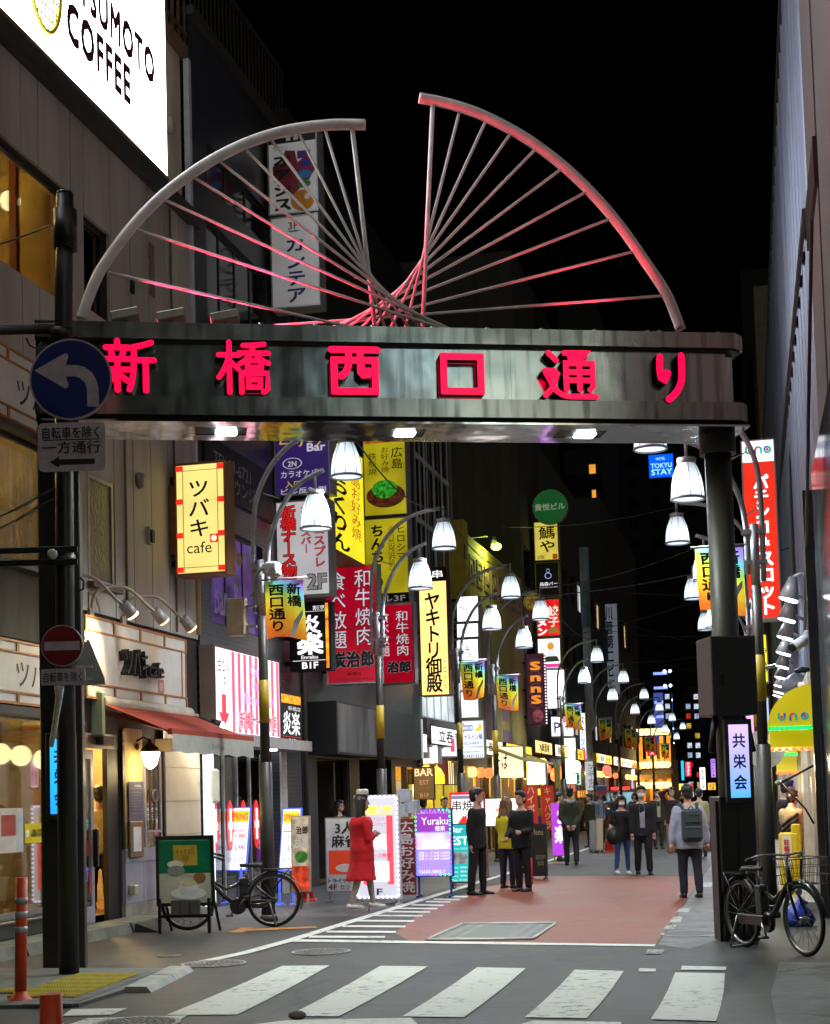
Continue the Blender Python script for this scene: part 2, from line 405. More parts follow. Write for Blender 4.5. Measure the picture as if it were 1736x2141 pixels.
mk = bpy.data.objects.new('road_marking', None); COL.objects.link(mk); tag(mk, 'white painted zebra crossing and road lines', kind='structure')
mk_n = [0]
def mark(pts, m=WHITE_P, name='stripe'):
    mk_n[0] += 1; return sheet(name, pxs(pts), 0.008 + 0.0001 * (mk_n[0] % 7), m, mk)
def curved(l, tag_=WHITE_P):
    """zebra stripe whose long edges bow a little, as in the photo"""
    (ax, ay), (bx, by), (cx, cy_), (dx, dy) = l
    pts = [(ax, ay), (bx, by)]
    for q in (0.35, 0.7): pts.append((bx + (cx - bx) * q + 9 * q * (1 - q) * 4 * 0.5, by + (cy_ - by) * q))
    pts += [(cx, cy_), (dx, dy)]
    for q in (0.3, 0.65): pts.append((dx + (ax - dx) * q + 9 * q * (1 - q) * 4 * 0.5, dy + (ay - dy) * q))
    mark(pts)
curved([(590, 2021), (690, 2020), (497, 2123), (348, 2124)])
curved([(796, 2021), (895, 2022), (709, 2127), (602, 2126)])
curved([(998, 2024), (1100, 2026), (970, 2129), (841, 2127)])
curved([(1202, 2029), (1305, 2032), (1227, 2131), (1097, 2129)])
curved([(1412, 2035), (1516, 2037), (1498, 2137), (1361, 2133)])
for q in ([(150, 2112), (267, 2110), (232, 2124), (130, 2126)], [(185, 2131), (392, 2125), (330, 2160), (60, 2170)], [(600, 2135), (860, 2130), (900, 2170), (330, 2170)], [(1115, 2136), (1300, 2139), (1290, 2170), (1000, 2170)]): mark(q)
mark([(610, 1965), (1371, 1976), (1369, 1980), (606, 1970)], name='stop_line')
for y, a, b_ in [(1959.6, 649, 806), (1949, 685, 829), (1937.5, 719, 849), (1926, 750, 867), (1915, 779, 885), (1907, 806, 901), (1900, 832, 916), (1893, 863, 929), (1886, 893, 943), (1881, 909, 963), (1875, 939, 980)]:
    h = max(1.4, (y - 1830) * 0.017)
    mark([(a, y - h), (b_, y - h + 1), (b_ - 2, y + h + 1), (a - 4, y + h)], name='tick_line')
for q in ([(1337, 2026), (1372, 2027), (1371, 2033), (1335, 2033)], [(1426, 2021), (1519, 2023), (1518, 2030), (1424, 2029)], [(1410, 1917), (1427, 1918), (1423, 1930), (1400, 1929)], [(1424, 1898), (1447, 1898), (1440, 1908), (1415, 1908)], [(1395, 1936), (1415, 1936), (1408, 1944), (1386, 1944)], [(1354, 1987), (1390, 1987), (1384, 1996), (1350, 1996)], [(1470, 1846), (1492, 1846), (1486, 1856), (1464, 1856)], [(1140, 1804), (1180, 1803), (1183, 1806), (1135, 1807)]): mark(q, WORN_P if q[0][1] < 2000 else WHITE_P, 'worn_mark')
el = [st(-5.85, 14.6), st(-5.68, 15.6)] + [st(-5.62, v) for v in (17, 20, 26, 34, 45, 60, 90)]
b = MB()
for i in range(len(el) - 1):
    w0 = 0.08; a, c = el[i], el[i + 1]; b.quad(a - N * w0 + Vector((0, 0, .0095)), a + N * w0 + Vector((0, 0, .0095)), c + N * w0 + Vector((0, 0, .0095)), c - N * w0 + Vector((0, 0, .0095)))
b.make('edge_line', WHITE_P, mk)
b = MB(); b.quad(st(-0.75, 24, .009), st(-0.62, 24, .009), st(-0.62, 90, .009), st(-0.75, 90, .009)); b.make('edge_line', WORN_P, mk)
# orange box marking by the left lamp post
for q in ([(478, 1950), (505, 1941), (530, 1941), (508, 1951)], [(505, 1944), (660, 1938), (664, 1941), (508, 1948)]): mark(q, ORNG_P, 'orange_line')

# manhole covers and plates
CAST = mat('cast_iron', (0.09, 0.09, 0.088), 0.6, 0.15, var=0.4, scale=8)
CASTL = mat('worn_iron_ring', (0.36, 0.36, 0.35), 0.5, 0.2, var=0.35, scale=8)
def manhole(label, px, py, r, studs=True):
    t = thing('manhole_cover', label, 'manhole cover', gnd(px, py), -TH, 'iron covers in the road')
    MB().lathe([(r * 1.08, 0.003), (r * 1.08, 0.011), (r * 0.97, 0.012), (r * 0.97, 0.004)], n=32, smooth=False, caps=False).make('ring', CASTL, t)
    d = MB().lathe([(0.0, 0.009), (r * 0.95, 0.009)], n=32, smooth=False, caps=False); d.make('lid', CAST, t)
    s = MB()
    if studs:
        k = 0
        for ring_r in (0.18, 0.36, 0.54, 0.72, 0.87):
            n = int(ring_r * 34)
            for i in range(n):
                a = 2 * math.pi * i / n + ring_r * 7; x, y = r * ring_r * math.cos(a), r * ring_r * math.sin(a); q = r * 0.055
                s.box(x - q, x + q, y - q * .8, y + q * .8, 0.0085, 0.014)
        o = s.make('stud_pattern', CASTL, t); o['kind'] = 'stuff'
manhole('large round manhole cover at the end of the left white line', 447, 2016, 0.31)
manhole('small round cover near the cafe board and kerb', 353, 1999, 0.12, False)
manhole('dark round manhole cover left of the stop line', 672, 1991, 0.30)
manhole('flat round cover in the pale strip beside the right gate leg', 1445, 1954, 0.32, False)
manhole('round cover cut off by the bottom edge on the left', 285, 2141, 0.31)
t = thing('road_plate', 'rectangular steel checker plate let into the red road', 'road plate', gnd(1025, 1950), 0)
c0 = gnd(1025, 1950); P4 = [p - c0 for p in pxs([(893, 1968), (967, 1934), (1161, 1933), (1114, 1966)])]
b = MB(); b.add([(p.x, p.y, 0.010) for p in P4], [(0, 3, 2, 1)]); b.f[0].reverse(); b.make('plate', mat('checker_plate', (0.13, 0.14, 0.13), 0.5, 0.5, bump=0.6, bscale=30), t)
b = MB()
for i in range(4):
    a, c = P4[i], P4[(i + 1) % 4]; b.tube([(a.x, a.y, .012), (c.x, c.y, .012)], 0.022, 5)
b.make('frame', mat('pale_steel_edge', (0.5, 0.5, 0.48), 0.45, 0.5), t)
b = MB()
for i in range(14):
    f = (i + 0.5) / 14; a = P4[0].lerp(P4[1], f); c = P4[3].lerp(P4[2], f)
    for e0, d0 in ((a, 1), (c, -1)):
        for k in (0.14, 0.3): b.box(e0.x + d0 * k - .035, e0.x + d0 * k + .035, e0.y - .03, e0.y + .03, .0105, .013)
o = b.make('rivet_pattern', CASTL, t); o['kind'] = 'stuff'

# near left corner: raised footway, kerb stones, tactile paving
FOOT = mat('footway_slab', (0.17, 0.175, 0.175), 0.8, var=0.35, scale=2.5, bump=0.2)
KERB = mat('kerb_concrete', (0.42, 0.42, 0.40), 0.75, var=0.35, scale=3, bump=0.2)
DKERB = mat('old_kerb_concrete', (0.16, 0.165, 0.14), 0.85, var=0.5, scale=2.2, bump=0.3)
TACT = mat('tactile_yellow', (0.45, 0.36, 0.02), 0.7, var=0.45, scale=5)
cl = pxs([(-120, 2030), (356, 2030), (262, 2075), (165, 2106), (-120, 2112)])
b = MB(); n = len(cl); b.add([(p.x, p.y, 0.03) for p in cl] + [(p.x, p.y, 0.0) for p in cl], [list(range(n))[::-1]] + [(i, n + i, n + (i + 1) % n, (i + 1) % n) for i in range(n)])
pv = b.make('pavement', FOOT); tag(pv, 'grey corner footway around the black pole', kind='structure')
# paving blocks laid along the kerb edge
for i in range(13):
    f0, f1 = i / 13, (i + 0.94) / 13
    A, B = gnd(350, 2031), gnd(150, 2108)
    p, q = A.lerp(B, f0), A.lerp(B, f1); d = Vector((-0.42, 0.05, 0))
    bb = MB(); vs = [p, q, q + d, p + d]
    bb.add([(s.x, s.y, 0.036) for s in vs] + [(s.x, s.y, 0.02) for s in vs], [(0, 1, 2, 3), (0, 4, 5, 1), (1, 5, 6, 2), (2, 6, 7, 3), (3, 7, 4, 0)])
    bb.make('paving_block', FOOT, pv)
for a0, a1 in (((356, 2030), (318, 2048.5)), ((316.5, 2049.5), (262, 2075))):
    p, q = gnd(*a0), gnd(*a1); off = gnd(408, 2030) - gnd(356, 2030); ln = (q - p)
    bb = MB(); w1 = off * 0.95
    top = [p, q, q + w1 * 0.8, p + w1 * 0.8]; bot = [p, q, q + w1, p + w1]
    bb.add([(s.x, s.y, 0.05) for s in top] + [(s.x, s.y, 0.0) for s in bot], [(0, 1, 2, 3), (0, 4, 5, 1), (1, 5, 6, 2), (2, 6, 7, 3), (3, 7, 4, 0)])
    bm = None; bb.make('kerb_stone', KERB, pv)
# tactile tiles 0.3 m, five by six, each with its truncated domes
A, B, C_ = gnd(166, 2045), gnd(293, 2045), gnd(150, 2095)
ex = (B - A) / 5.0; ey = (gnd(14, 2095) - A) / 6.0
L1, L2 = ex.length, ey.length
tm = MB(); e1, e2 = ex / L1, ey / L2
tm.add([(0, 0, 0.0), *[(0, 0, 0)] * 0], [])
tl = MB(); g_ = 0.012
def tp(a, c, z): q = ex * a + ey * c; return (q.x, q.y, z)
tl.add([tp(.02, .02, .012), tp(.98, .02, .012), tp(.98, .98, .012), tp(.02, .98, .012), tp(.02, .02, 0), tp(.98, .02, 0), tp(.98, .98, 0), tp(.02, .98, 0)], [(0, 3, 2, 1), (0, 1, 5, 4), (1, 2, 6, 5), (2, 3, 7, 6), (3, 0, 4, 7)])
for i in range(5):
    for j in range(5):
        cxy = ex * ((i + .5) / 5) + ey * ((j + .5) / 5); r = 0.019
        tl.lathe([(r, 0.012), (r * .65, 0.019)], (cxy.x, cxy.y, 0), n=6, smooth=False)
tme = tl.mesh('tactile_tile', [TACT])
for i in range(5):
    for j in range(6):
        p = A + ex * i + ey * j; put('tactile_tile', tme, pv, (p.x, p.y, 0.032 + random.uniform(0, .002)))
for i in range(4):
    p = A + ex * (-1 - i) + ey * 4; put('tactile_tile', tme, pv, (p.x, p.y, 0.032))
# long low kerb step under the cafe
kt = thing('kerb_step', 'long concrete kerb step under the cafe front', 'kerb step', st(UL, 11, 0), ROT_L)
for i in range(7):
    bb = MB(); x0, x1 = 0.2 + i * 1.42, 0.2 + i * 1.42 + 1.4
    yo = 0.55 + 0.02 * math.sin(i * 3)
    bb.add([(x0, -yo, 0), (x1, -yo, 0), (x1, 0, 0), (x0, 0, 0), (x0, -yo + .05, .13), (x1, -yo + .05, .13), (x1, 0, .13), (x0, 0, .13)], [(4, 5, 6, 7), (0, 1, 5, 4), (1, 2, 6, 5), (3, 0, 4, 7)])
    bb.make('kerb_stone', DKERB, kt)
rt = thing('kerb_ramp', 'black rubber kerb ramp on the road beside the cafe board', 'kerb ramp', st(UL + .56, 18.3, 0), ROT_L)
bb = MB()
for i in range(3):
    x0 = i * .62; bb.add([(x0, -.34, .004), (x0 + .6, -.34, .004), (x0 + .6, 0, .004), (x0, 0, .004), (x0, -.03, .115), (x0 + .6, -.03, .115), (x0 + .6, 0, .115), (x0, 0, .115)], [(4, 5, 6, 7), (0, 1, 5, 4), (1, 2, 6, 5), (3, 0, 4, 7)])
bb.make('ramp', mat('black_rubber', (0.02, 0.02, 0.02), 0.8, bump=0.4), rt)
tag(MB().ell((0, 0, .03), (.07, .05, .035), n=8, k=5).make('stone', mat('grey_stone', (.2, .2, .18), .9, bump=.6), None, gnd(622, 2131)), 'small broken lump of concrete lying on the crossing', 'stone')

# ================================================================== the gate
STAIN = None
def steel(name, base=(0.42, 0.42, 0.40), rough=0.3, streak=0.5):
    """brushed stainless sheet with rain streaks and dirt"""
    m, t, b = _nodes(name)
    tc = t.nodes.new('ShaderNodeTexCoord')
    mp = t.nodes.new('ShaderNodeMapping'); mp.inputs['Scale'].default_value = (5.0, 5.0, 0.35); t.links.new(tc.outputs['Object'], mp.inputs[0])
    n1 = t.nodes.new('ShaderNodeTexNoise'); n1.inputs['Scale'].default_value = 2.2; n1.inputs['Detail'].default_value = 7; t.links.new(mp.outputs[0], n1.inputs['Vector'])
    n2 = t.nodes.new('ShaderNodeTexNoise'); n2.inputs['Scale'].default_value = 0.9; n2.inputs['Detail'].default_value = 5; t.links.new(tc.outputs['Object'], n2.inputs['Vector'])
    rp = t.nodes.new('ShaderNodeValToRGB'); e = rp.color_ramp.elements
    e[0].position = 0.34; e[0].color = (*[c * streak for c in base], 1); e[1].position = 0.52; e[1].color = (*base, 1)
    t.links.new(n1.outputs['Fac'], rp.inputs[0]); t.links.new(rp.outputs[0], b.inputs['Base Color'])
    b.inputs['Metallic'].default_value = 1.0
    rr = t.nodes.new('ShaderNodeMapRange'); rr.inputs[3].default_value = max(.05, rough - 0.14); rr.inputs[4].default_value = rough + 0.1
    t.links.new(n2.outputs['Fac'], rr.inputs[0]); t.links.new(rr.outputs[0], b.inputs['Roughness'])
    n3 = t.nodes.new('ShaderNodeTexNoise'); n3.inputs['Scale'].default_value = 1.3; t.links.new(tc.outputs['Object'], n3.inputs['Vector'])
    bp = t.nodes.new('ShaderNodeBump'); bp.inputs['Strength'].default_value = 0.35; bp.inputs['Distance'].default_value = 0.05
    t.links.new(n3.outputs['Fac'], bp.inputs['Height']); t.links.new(bp.outputs[0], b.inputs['Normal'])
    MATS[name] = m; return m
ST_FACE = steel('gate_stainless_face', (0.55, 0.55, 0.53), 0.19, 0.6)
ST_BAND = steel('gate_stainless_band', (0.46, 0.44, 0.41), 0.24, 0.5)
ST_SOF = steel('gate_mirror_soffit', (0.78, 0.78, 0.78), 0.05, 0.9)
COLM = mat('gate_column_brown', (0.045, 0.038, 0.028), 0.5, 0.1, var=0.25, scale=2)
GL, GR = cp(112, 1700, 15.45), cp(1520, 1700, 16.5)
GD = Vector((GR.x - GL.x, GR.y - GL.y, 0)); GLEN = GD.length; GD.normalize(); GROT = math.atan2(GD.y, GD.x)
GN = Vector((-GD.y, GD.x, 0))               # into the street
def gp(px, py, off=0.0):
    """pixel -> (x, z) in the plane of the gate, off metres behind its middle plane"""
    r = ray(px, py); o = Vector((GL.x, GL.y, 0)) + GN * off
    t_ = (o - CAM).dot(GN) / r.dot(GN); p = CAM + r * t_
    return (p - o).dot(GD), p.z
gate = thing('street_gate', 'stainless steel street gate with red lit letters and spoked white arches above', 'gate', (GL.x, GL.y, 0), GROT)
FY, BY = -0.38, 0.38
xr = gp(1540, 780, FY)[0]; xl = gp(75, 780, FY)[0]
z_tt, z_tb = gp(800, 683, FY - .08)[1], gp(800, 714, FY - .08)[1]
z_fb = gp(800, 838, FY)[1]; z_lb = gp(800, 871, FY - .1)[1]
def ringplan(x0, x1, y0, y1, c): return [(x0, y0), (x1 - c, y0), (x1, y0 + c), (x1, y1 - c), (x1 - c, y1), (x0, y1)]
def plan(mb, pl_, z0, z1, m=0):
    n = len(pl_); mb.add([(x, y, z0) for x, y in pl_] + [(x, y, z1) for x, y in pl_], [list(range(n))[::-1], list(range(n, 2 * n))] + [(i, (i + 1) % n, n + (i + 1) % n, n + i) for i in range(n)], m); return mb
cuts = [xl, gp(600, 780, FY)[0], gp(1068, 780, FY)[0], xr]
for i in range(3):
    a, c = cuts[i] + (0.002 if i else 0), cuts[i + 1]
    ch = 0.12 if i == 2 else 0.0
    P = (lambda e: ringplan(a, c + (e if i == 2 else 0), FY - e, BY + e, ch) if i == 2 else [(a, FY - e), (c, FY - e), (c, BY + e), (a, BY + e)])
    plan(MB(), P(0.0), z_fb, z_tb - 0.012).make('fascia_panel', ST_FACE, gate)
    plan(MB(), P(0.09), z_tb - .012, z_tt).make('top_band', ST_BAND, gate)
    plan(MB(), P(0.07), z_tb - .03, z_tb - .0125).make('shadow_gap', pl('#15120f'), gate)
    plan(MB(), P(0.11), z_lb, z_fb + .0).make('bottom_band', ST_BAND, gate)
# mirror soffit with three recessed downlights
z_s = z_lb - 0.03
lights_x = [gp(462, 884, 0)[0], gp(835, 886, 0)[0], gp(1212, 890, 0)[0]]
xs0, xs1 = xl, gp(1468, 900, 0.3)[0] + .3
mbs = MB(); hw, hd = 0.27, 0.17
xs = [xs0]
for lx in lights_x: xs += [lx - hw, lx + hw]
xs.append(xs1)
for i in range(len(xs) - 1):
    if i % 2 == 0: mbs.box(xs[i], xs[i + 1], FY - .02, BY + .02, z_s - .02, z_s)
    else:
        mbs.box(xs[i], xs[i + 1], FY - .02, -hd, z_s - .02, z_s); mbs.box(xs[i], xs[i + 1], hd, BY + .02, z_s - .02, z_s)
mbs.make('soffit', ST_SOF, gate)
MB().box(xs0, xs1, FY, BY, z_s + .001, z_lb - .001).make('soffit_frame', pl('#1a1a1a'), gate)
for lx in lights_x:
    dl = MB().box(lx - hw + .01, lx + hw - .01, -hd + .01, hd - .01, z_s - .012, z_s - .006).make('downlight', pl('#0c0c0c'), gate)
    MB().bbox(lx - .06, lx + .17, -.09, .09, z_s - .05, z_s - .013, .02).make('lamp_lens', em('#e9fff4', 10, var=0), dl)
    lamp_light('downlight_beam', 'SPOT', (lx + .05, 0, z_s - .07), 280, (0.86, 1.0, 0.94), gate, 0.1, 155, 0.7, (0, -0.15, -1))
# cap bolts along the top
for px in (545, 660, 780, 905, 1020, 1133, 1245, 1355, 1380, 1502):
    x = gp(px, 683, FY)[0]; MB().lathe([(.028, 0), (.03, .03), (.018, .05), (.001, .055)], (x, FY + .03, z_tt), n=8).make('cap_bolt', ST_BAND, gate)
# ---- red letters, round ended strokes (0..100 grid, y up)
def capsule(mb, pts, r, y0, y1, mf, ms):
    n = len(pts)
    L = []; Rr = []
    for i in range(n):
        p = Vector(pts[i])
        d = (Vector(pts[min(i + 1, n - 1)]) - Vector(pts[max(i - 1, 0)])).normalized(); q = Vector((-d.y, d.x))
        if 0 < i < n - 1:
            d1 = (Vector(pts[i]) - Vector(pts[i - 1])).normalized(); q1 = Vector((-d1.y, d1.x)); k = 1 / max(0.6, q.dot(q1))
        else: k = 1
        L.append(p + q * r * k); Rr.append(p - q * r * k)
    def arc(c, d):
        a0 = math.atan2(d.y, d.x); return [Vector((c[0] + r * math.cos(a0 - math.pi * t / 6), c[1] + r * math.sin(a0 - math.pi * t / 6))) for t in range(1, 6)]
    dE = (Vector(pts[-1]) - Vector(pts[-2])).normalized(); dS = (Vector(pts[0]) - Vector(pts[1])).normalized()
    poly = L + arc(pts[-1], Vector((-dE.y, dE.x))) + Rr[::-1] + arc(pts[0], Vector((-dS.y, dS.x)))
    mb.prism([(p.x, p.y) for p in poly], y0, y1, mf, ms)
def cv(*p, n=6):
    """quadratic bend through control point"""
    a, b_, c = map(Vector, p); return [tuple(a * (1 - t) ** 2 + b_ * 2 * t * (1 - t) + c * t * t) for t in [i / n for i in range(n + 1)]]
G = {
 '新': [[(26, 97), (26, 86)], [(4, 84), (48, 84)], [(14, 76), (18, 64)], [(38, 77), (34, 64)], [(3, 62), (50, 62)], [(6, 42), (48, 42)], [(26, 60), (26, 3)], cv((24, 40), (18, 24), (5, 14)), [(30, 32), (46, 20)],
       cv((92, 94), (76, 88), (58, 85)), cv((58, 85), (60, 30), (49, 4), n=8), [(60, 60), (97, 60)], [(81, 58), (81, 2)]],
 '橋': [[(3, 72), (42, 72)], [(23, 96), (23, 2)], cv((22, 68), (16, 46), (3, 30)), [(27, 58), (40, 46)], cv((90, 93), (70, 90), (50, 90)), [(42, 76), (98, 76)], cv((70, 90), (64, 66), (44, 56)), cv((74, 74), (84, 62), (98, 57)),
       [(58, 62), (58, 49), (84, 49), (84, 62), (58, 62)], [(46, 2), (46, 38), (96, 38), (96, 8), (88, 3)], [(60, 26), (60, 12), (82, 12), (82, 26), (60, 26)]],
 '西': [[(3, 92), (97, 92)], [(38, 90), (38, 70)], [(62, 90), (62, 70)], [(10, 70), (90, 70), (92, 68), (92, 8), (90, 5), (10, 5), (8, 8), (8, 68), (10, 70)], cv((38, 70), (38, 46), (22, 36)), [(62, 70), (62, 44), (66, 40), (78, 40), (79, 48)]],
 '口': [[(11, 86), (89, 86), (91, 84), (91, 10), (89, 8), (11, 8), (9, 10), (9, 84), (11, 86)]],
 '通': [[(10, 95), (24, 80)], [(3, 58), (22, 58), (24, 55), (16, 26)], [(18, 26), (3, 8)], cv((18, 24), (30, 7), (48, 6)), [(48, 6), (97, 6)], [(40, 95), (88, 95), (68, 80)], [(50, 86), (66, 78)],
       [(42, 20), (42, 74), (92, 74), (92, 26), (86, 20)], [(42, 56), (92, 56)], [(42, 39), (92, 39)], [(67, 74), (67, 20)]],
 'り': [cv((24, 92), (20, 60), (26, 46)) + [(28, 44), (42, 58)], [(76, 95), (76, 60)] + cv((76, 60), (76, 24), (42, 4), n=8)[1:]],
}
RED_L = emi('letter_red', (0.86, 0.0, 0.05), 1.35, var=0.06); RED_S = mat('letter_side_red', (0.05, 0.002, 0.004), 0.45, 0.0)
lrects = {'新': (213, 708, 330, 822), '橋': (450, 710, 568, 826), '西': (686, 722, 797, 826), '口': (915, 731, 1018, 828), '通': (1132, 732, 1252, 838), 'り': (1356, 737, 1450, 842)}
for chx, (a, y0, c, y1) in lrects.items():
    ym = (y0 + y1) / 2; x0 = gp(a, ym, FY - .12)[0]; x1 = gp(c, ym, FY - .12)[0]; zt = gp((a + c) / 2, y0, FY - .12)[1]; zb = gp((a + c) / 2, y1, FY - .12)[1]
    mb = MB(); sx, sz = (x1 - x0) / 100, (zt - zb) / 100; rr = 0.037
    for i, s_ in enumerate(G[chx]):
        r2 = rr if chx in '西口り' else 0.031
        k0 = rr / (x1 - x0) * 0
        pts = [(x0 + rr * .6 + p[0] * (x1 - x0 - rr * 1.2) / 100, zb + rr * .3 + p[1] * (zt - zb - rr * .6) / 100) for p in s_]
        r2 = r2 if chx in '西口り' else (0.028 if chx == '橋' else 0.031)
        if pts[0] == pts[-1]:
            q = pts[:-1]; cx = sum(p[0] for p in q) / len(q); cz = sum(p[1] for p in q) / len(q)
            # closed outline: rounded frame
            n = len(q); vo = []; vi = []
            for p in q:
                d = Vector((1 if p[0] > cx else -1, 1 if p[1] > cz else -1)); vo.append((p[0] + d.x * r2, p[1] + d.y * r2)); vi.append((p[0] - d.x * r2, p[1] - d.y * r2))
            yo = FY - .135 - i * .0006
            vs = [(x, yo, z) for x, z in vo] + [(x, yo, z) for x, z in vi] + [(x, FY - .012, z) for x, z in vo] + [(x, FY - .012, z) for x, z in vi]
            ar = sum(vo[i_][0] * vo[(i_ + 1) % n][1] - vo[(i_ + 1) % n][0] * vo[i_][1] for i_ in range(n))
            for j in range(n):
                k = (j + 1) % n
                f1, f2, f3 = [j, k, n + k, n + j], [j, 2 * n + j, 2 * n + k, k], [n + j, n + k, 3 * n + k, 3 * n + j]
                if ar < 0: f1.reverse(); f2.reverse(); f3.reverse()
                o_ = len(mb.v) if j == 0 else o_
                if j == 0: mb.v += [Vector(q_) for q_ in vs]
                for ff, mm in ((f1, 0), (f2, 1), (f3, 1)): mb.f.append([o_ + e_ for e_ in ff]); mb.m.append(mm); mb.s.append(False)
        else: capsule(mb, pts, r2, FY - .135 - i * .0006, FY - .012, 0, 1)
    mb.make('gate_letter', [RED_L, RED_S], gate)['label'] = 'red lit letter %s' % chx
# ---- arches: two tubes and twenty spokes
PIPE = mat('arch_white_paint', (0.88, 0.79, 0.79), 0.42, 0.0, var=0.16, scale=5, streak=False)
def gpt(px, py, off): x, z = gp(px, py, off); return (x, off, z)
def spline(pts, n=8):
    out = []
    for i in range(len(pts) - 1):
        p0, p1, p2, p3 = [Vector(pts[max(0, min(len(pts) - 1, k))]) for k in (i - 1, i, i + 1, i + 2)]
        for j in range(n):
            t = j / n; out.append(0.5 * ((2 * p1) + (p2 - p0) * t + (2 * p0 - 5 * p1 + 4 * p2 - p3) * t * t + (3 * p1 - p0 - 3 * p2 + p3) * t ** 3))
    out.append(Vector(pts[-1])); return out
LA, RA = -0.12, 0.22
arcL = [(171, 668), (185, 624), (214, 560), (275, 476), (337, 412), (400, 363), (460, 326), (530, 294), (605, 272), (690, 261), (764, 261)]
arcR = [(877, 205), (930, 215), (1000, 237), (1080, 277), (1140, 317), (1195, 362), (1250, 417), (1300, 477), (1350, 548), (1395, 617), (1424, 690)]
for pts, off in ((arcL, LA), (arcR, RA)):
    q = spline([gpt(x, y, off) for x, y in pts], 6)
    MB().tube(q, 0.058, 14).make('arch_tube', PIPE, gate)
    e = q[0] if pts is arcL else q[-1]
    MB().box(e.x - .13, e.x + .13, off - .1, off + .1, z_tt - .002, z_tt + .03).make('arch_base', ST_BAND, gate)
spL = [((227, 570), 700), ((285, 480), 893), ((342, 417), 915), ((402, 369), 905), ((458, 336), 890), ((512, 311), 872), ((567, 292), 850), ((625, 279), 825), ((680, 271), 802), ((737, 269), 783)]
spR = [((1391, 618), 640), ((1333, 524), 735), ((1282, 455), 715), ((1232, 398), 722), ((1176, 352), 740), ((1120, 312), 765), ((1066, 282), 790), ((1014, 257), 822), ((960, 237), 850), ((905, 222), 884)]
for lst, off, sg in ((spL, LA, 1), (spR, RA, -1)):
    for i, (a, bx) in enumerate(lst):
        top = gpt(a[0], a[1], off); oe = off + (0.012 * i) * sg; bot = Vector(gpt(bx, 676, oe)); tv = Vector(top); bot = tv + (bot - tv) * ((tv.z - z_tt + .01) / (tv.z - bot.z))
        MB().tube([top, bot], 0.0165 if i not in (9,) else 0.025, 8).make('spoke', PIPE, gate)
# ---- red floodlights lying on the beam (things of their own)
for k, (px, lb) in enumerate(((262, 'leftmost floodlight on top of the gate beam, dark'), (358, 'middle one of the three floodlights on the left of the gate beam'), (470, 'rightmost of the three floodlights, glowing pink on the gate beam'))):
    x, z = gp(px, 648, FY + .25); p = Vector((GL.x, GL.y, 0)) + GD * x + GN * (FY + .25)
    t = thing('floodlight', lb, 'floodlight', (p.x, p.y, z_tt), GROT, 'floodlights on the gate')
    b = MB(); a = R_(12)
    bm = bmesh.new(); bmesh.ops.create_cube(bm, size=1)
    for q in bm.verts: q.co = Vector((q.co.x * .3, q.co.y * .2, q.co.z * .1))
    bmesh.ops.bevel(bm, geom=bm.edges[:], offset=.012, segments=1, affect='EDGES')
    bmesh.ops.transform(bm, matrix=Matrix.Translation((0, 0, .16)) @ Matrix.Rotation(-a, 4, 'Y') @ Matrix.Rotation(R_(-8), 4, 'X'), verts=bm.verts)
    b.bm(bm); b.make('housing', mat('floodlight_grey', (0.33, 0.31, 0.27), 0.5, 0.3, var=0.4), t)
    MB().box(-.02, .02, -.02, .02, 0, .13).box(-.12, .12, .02, .05, .0, .015).make('bracket', STEEL_D, t)
    MB().tube([(.14, .05, .13), (.2, .08, .05), (.24, .05, .005)], .006, 5).make('cable', STEEL_D, t)
    MB().box(-.13, .13, .105, .11, .12, .2).make('lens', em('#ff2a44', 3, var=0), t)
    lamp_light('red_beam', 'SPOT', (0, .16, .2), 200 if k else 130, (1.0, 0.03, 0.09), t, 0.06, 120, 0.8, (0.9, 0.12, 0.22))
x, z = gp(1265, 690, FY + .3); p = Vector((GL.x, GL.y, 0)) + GD * x + GN * (FY + .3)
t = thing('floodlight', 'floodlight behind the right half of the gate beam, only its top corner showing', 'floodlight', (p.x, p.y, z_tt), GROT, 'floodlights on the gate')
MB().bbox(-.12, .12, -.08, .08, .0, .07, .01).make('housing', MATS['floodlight_grey'], t); MB().box(-.1, .1, -.02, .06, .071, .075).make('lens', em('#ff2a44', 3, var=0), t)
lamp_light('red_beam', 'SPOT', (0, 0, .12), 50, (1.0, 0.03, 0.07), t, 0.06, 130, 0.8, (-.1, 0, 1))
# ---- legs
def leg_cols():
    xr_, _ = gp(1510, 1200, 0)
    xb, _ = gp(1543, 1900, 0)
    x = (xr_ + xb) / 2
    return x
LX = leg_cols(); ztop = z_s - .021
MB().lathe([(.20, ztop - .22), (.20, ztop)], (LX, 0, 0), n=24).make('column_collar', COLM, gate)
MB().lathe([(.147, 0.0), (.147, ztop - .22)], (LX, 0, 0), n=24).make('column', COLM, gate)
zb0, zb1 = gp(1535, 1495, -.2)[1], gp(1535, 1330, -.2)[1]
bxm = MB(); bxm.bbox(LX - .26, LX + .25, -.24, .24, zb0, zb1, .012); cb = bxm.make('control_box', mat('box_dark_bronze', (0.05, 0.042, 0.033), 0.4, 0.4, var=.2), gate)
MB().box(LX - .16, LX - .12, -.252, -.241, (zb0 + zb1) / 2 - .12, (zb0 + zb1) / 2 + .02).make('latch', STEEL_D, cb)
zs0, zs1 = gp(1537, 1668, -.2)[1], gp(1537, 1515, -.2)[1]
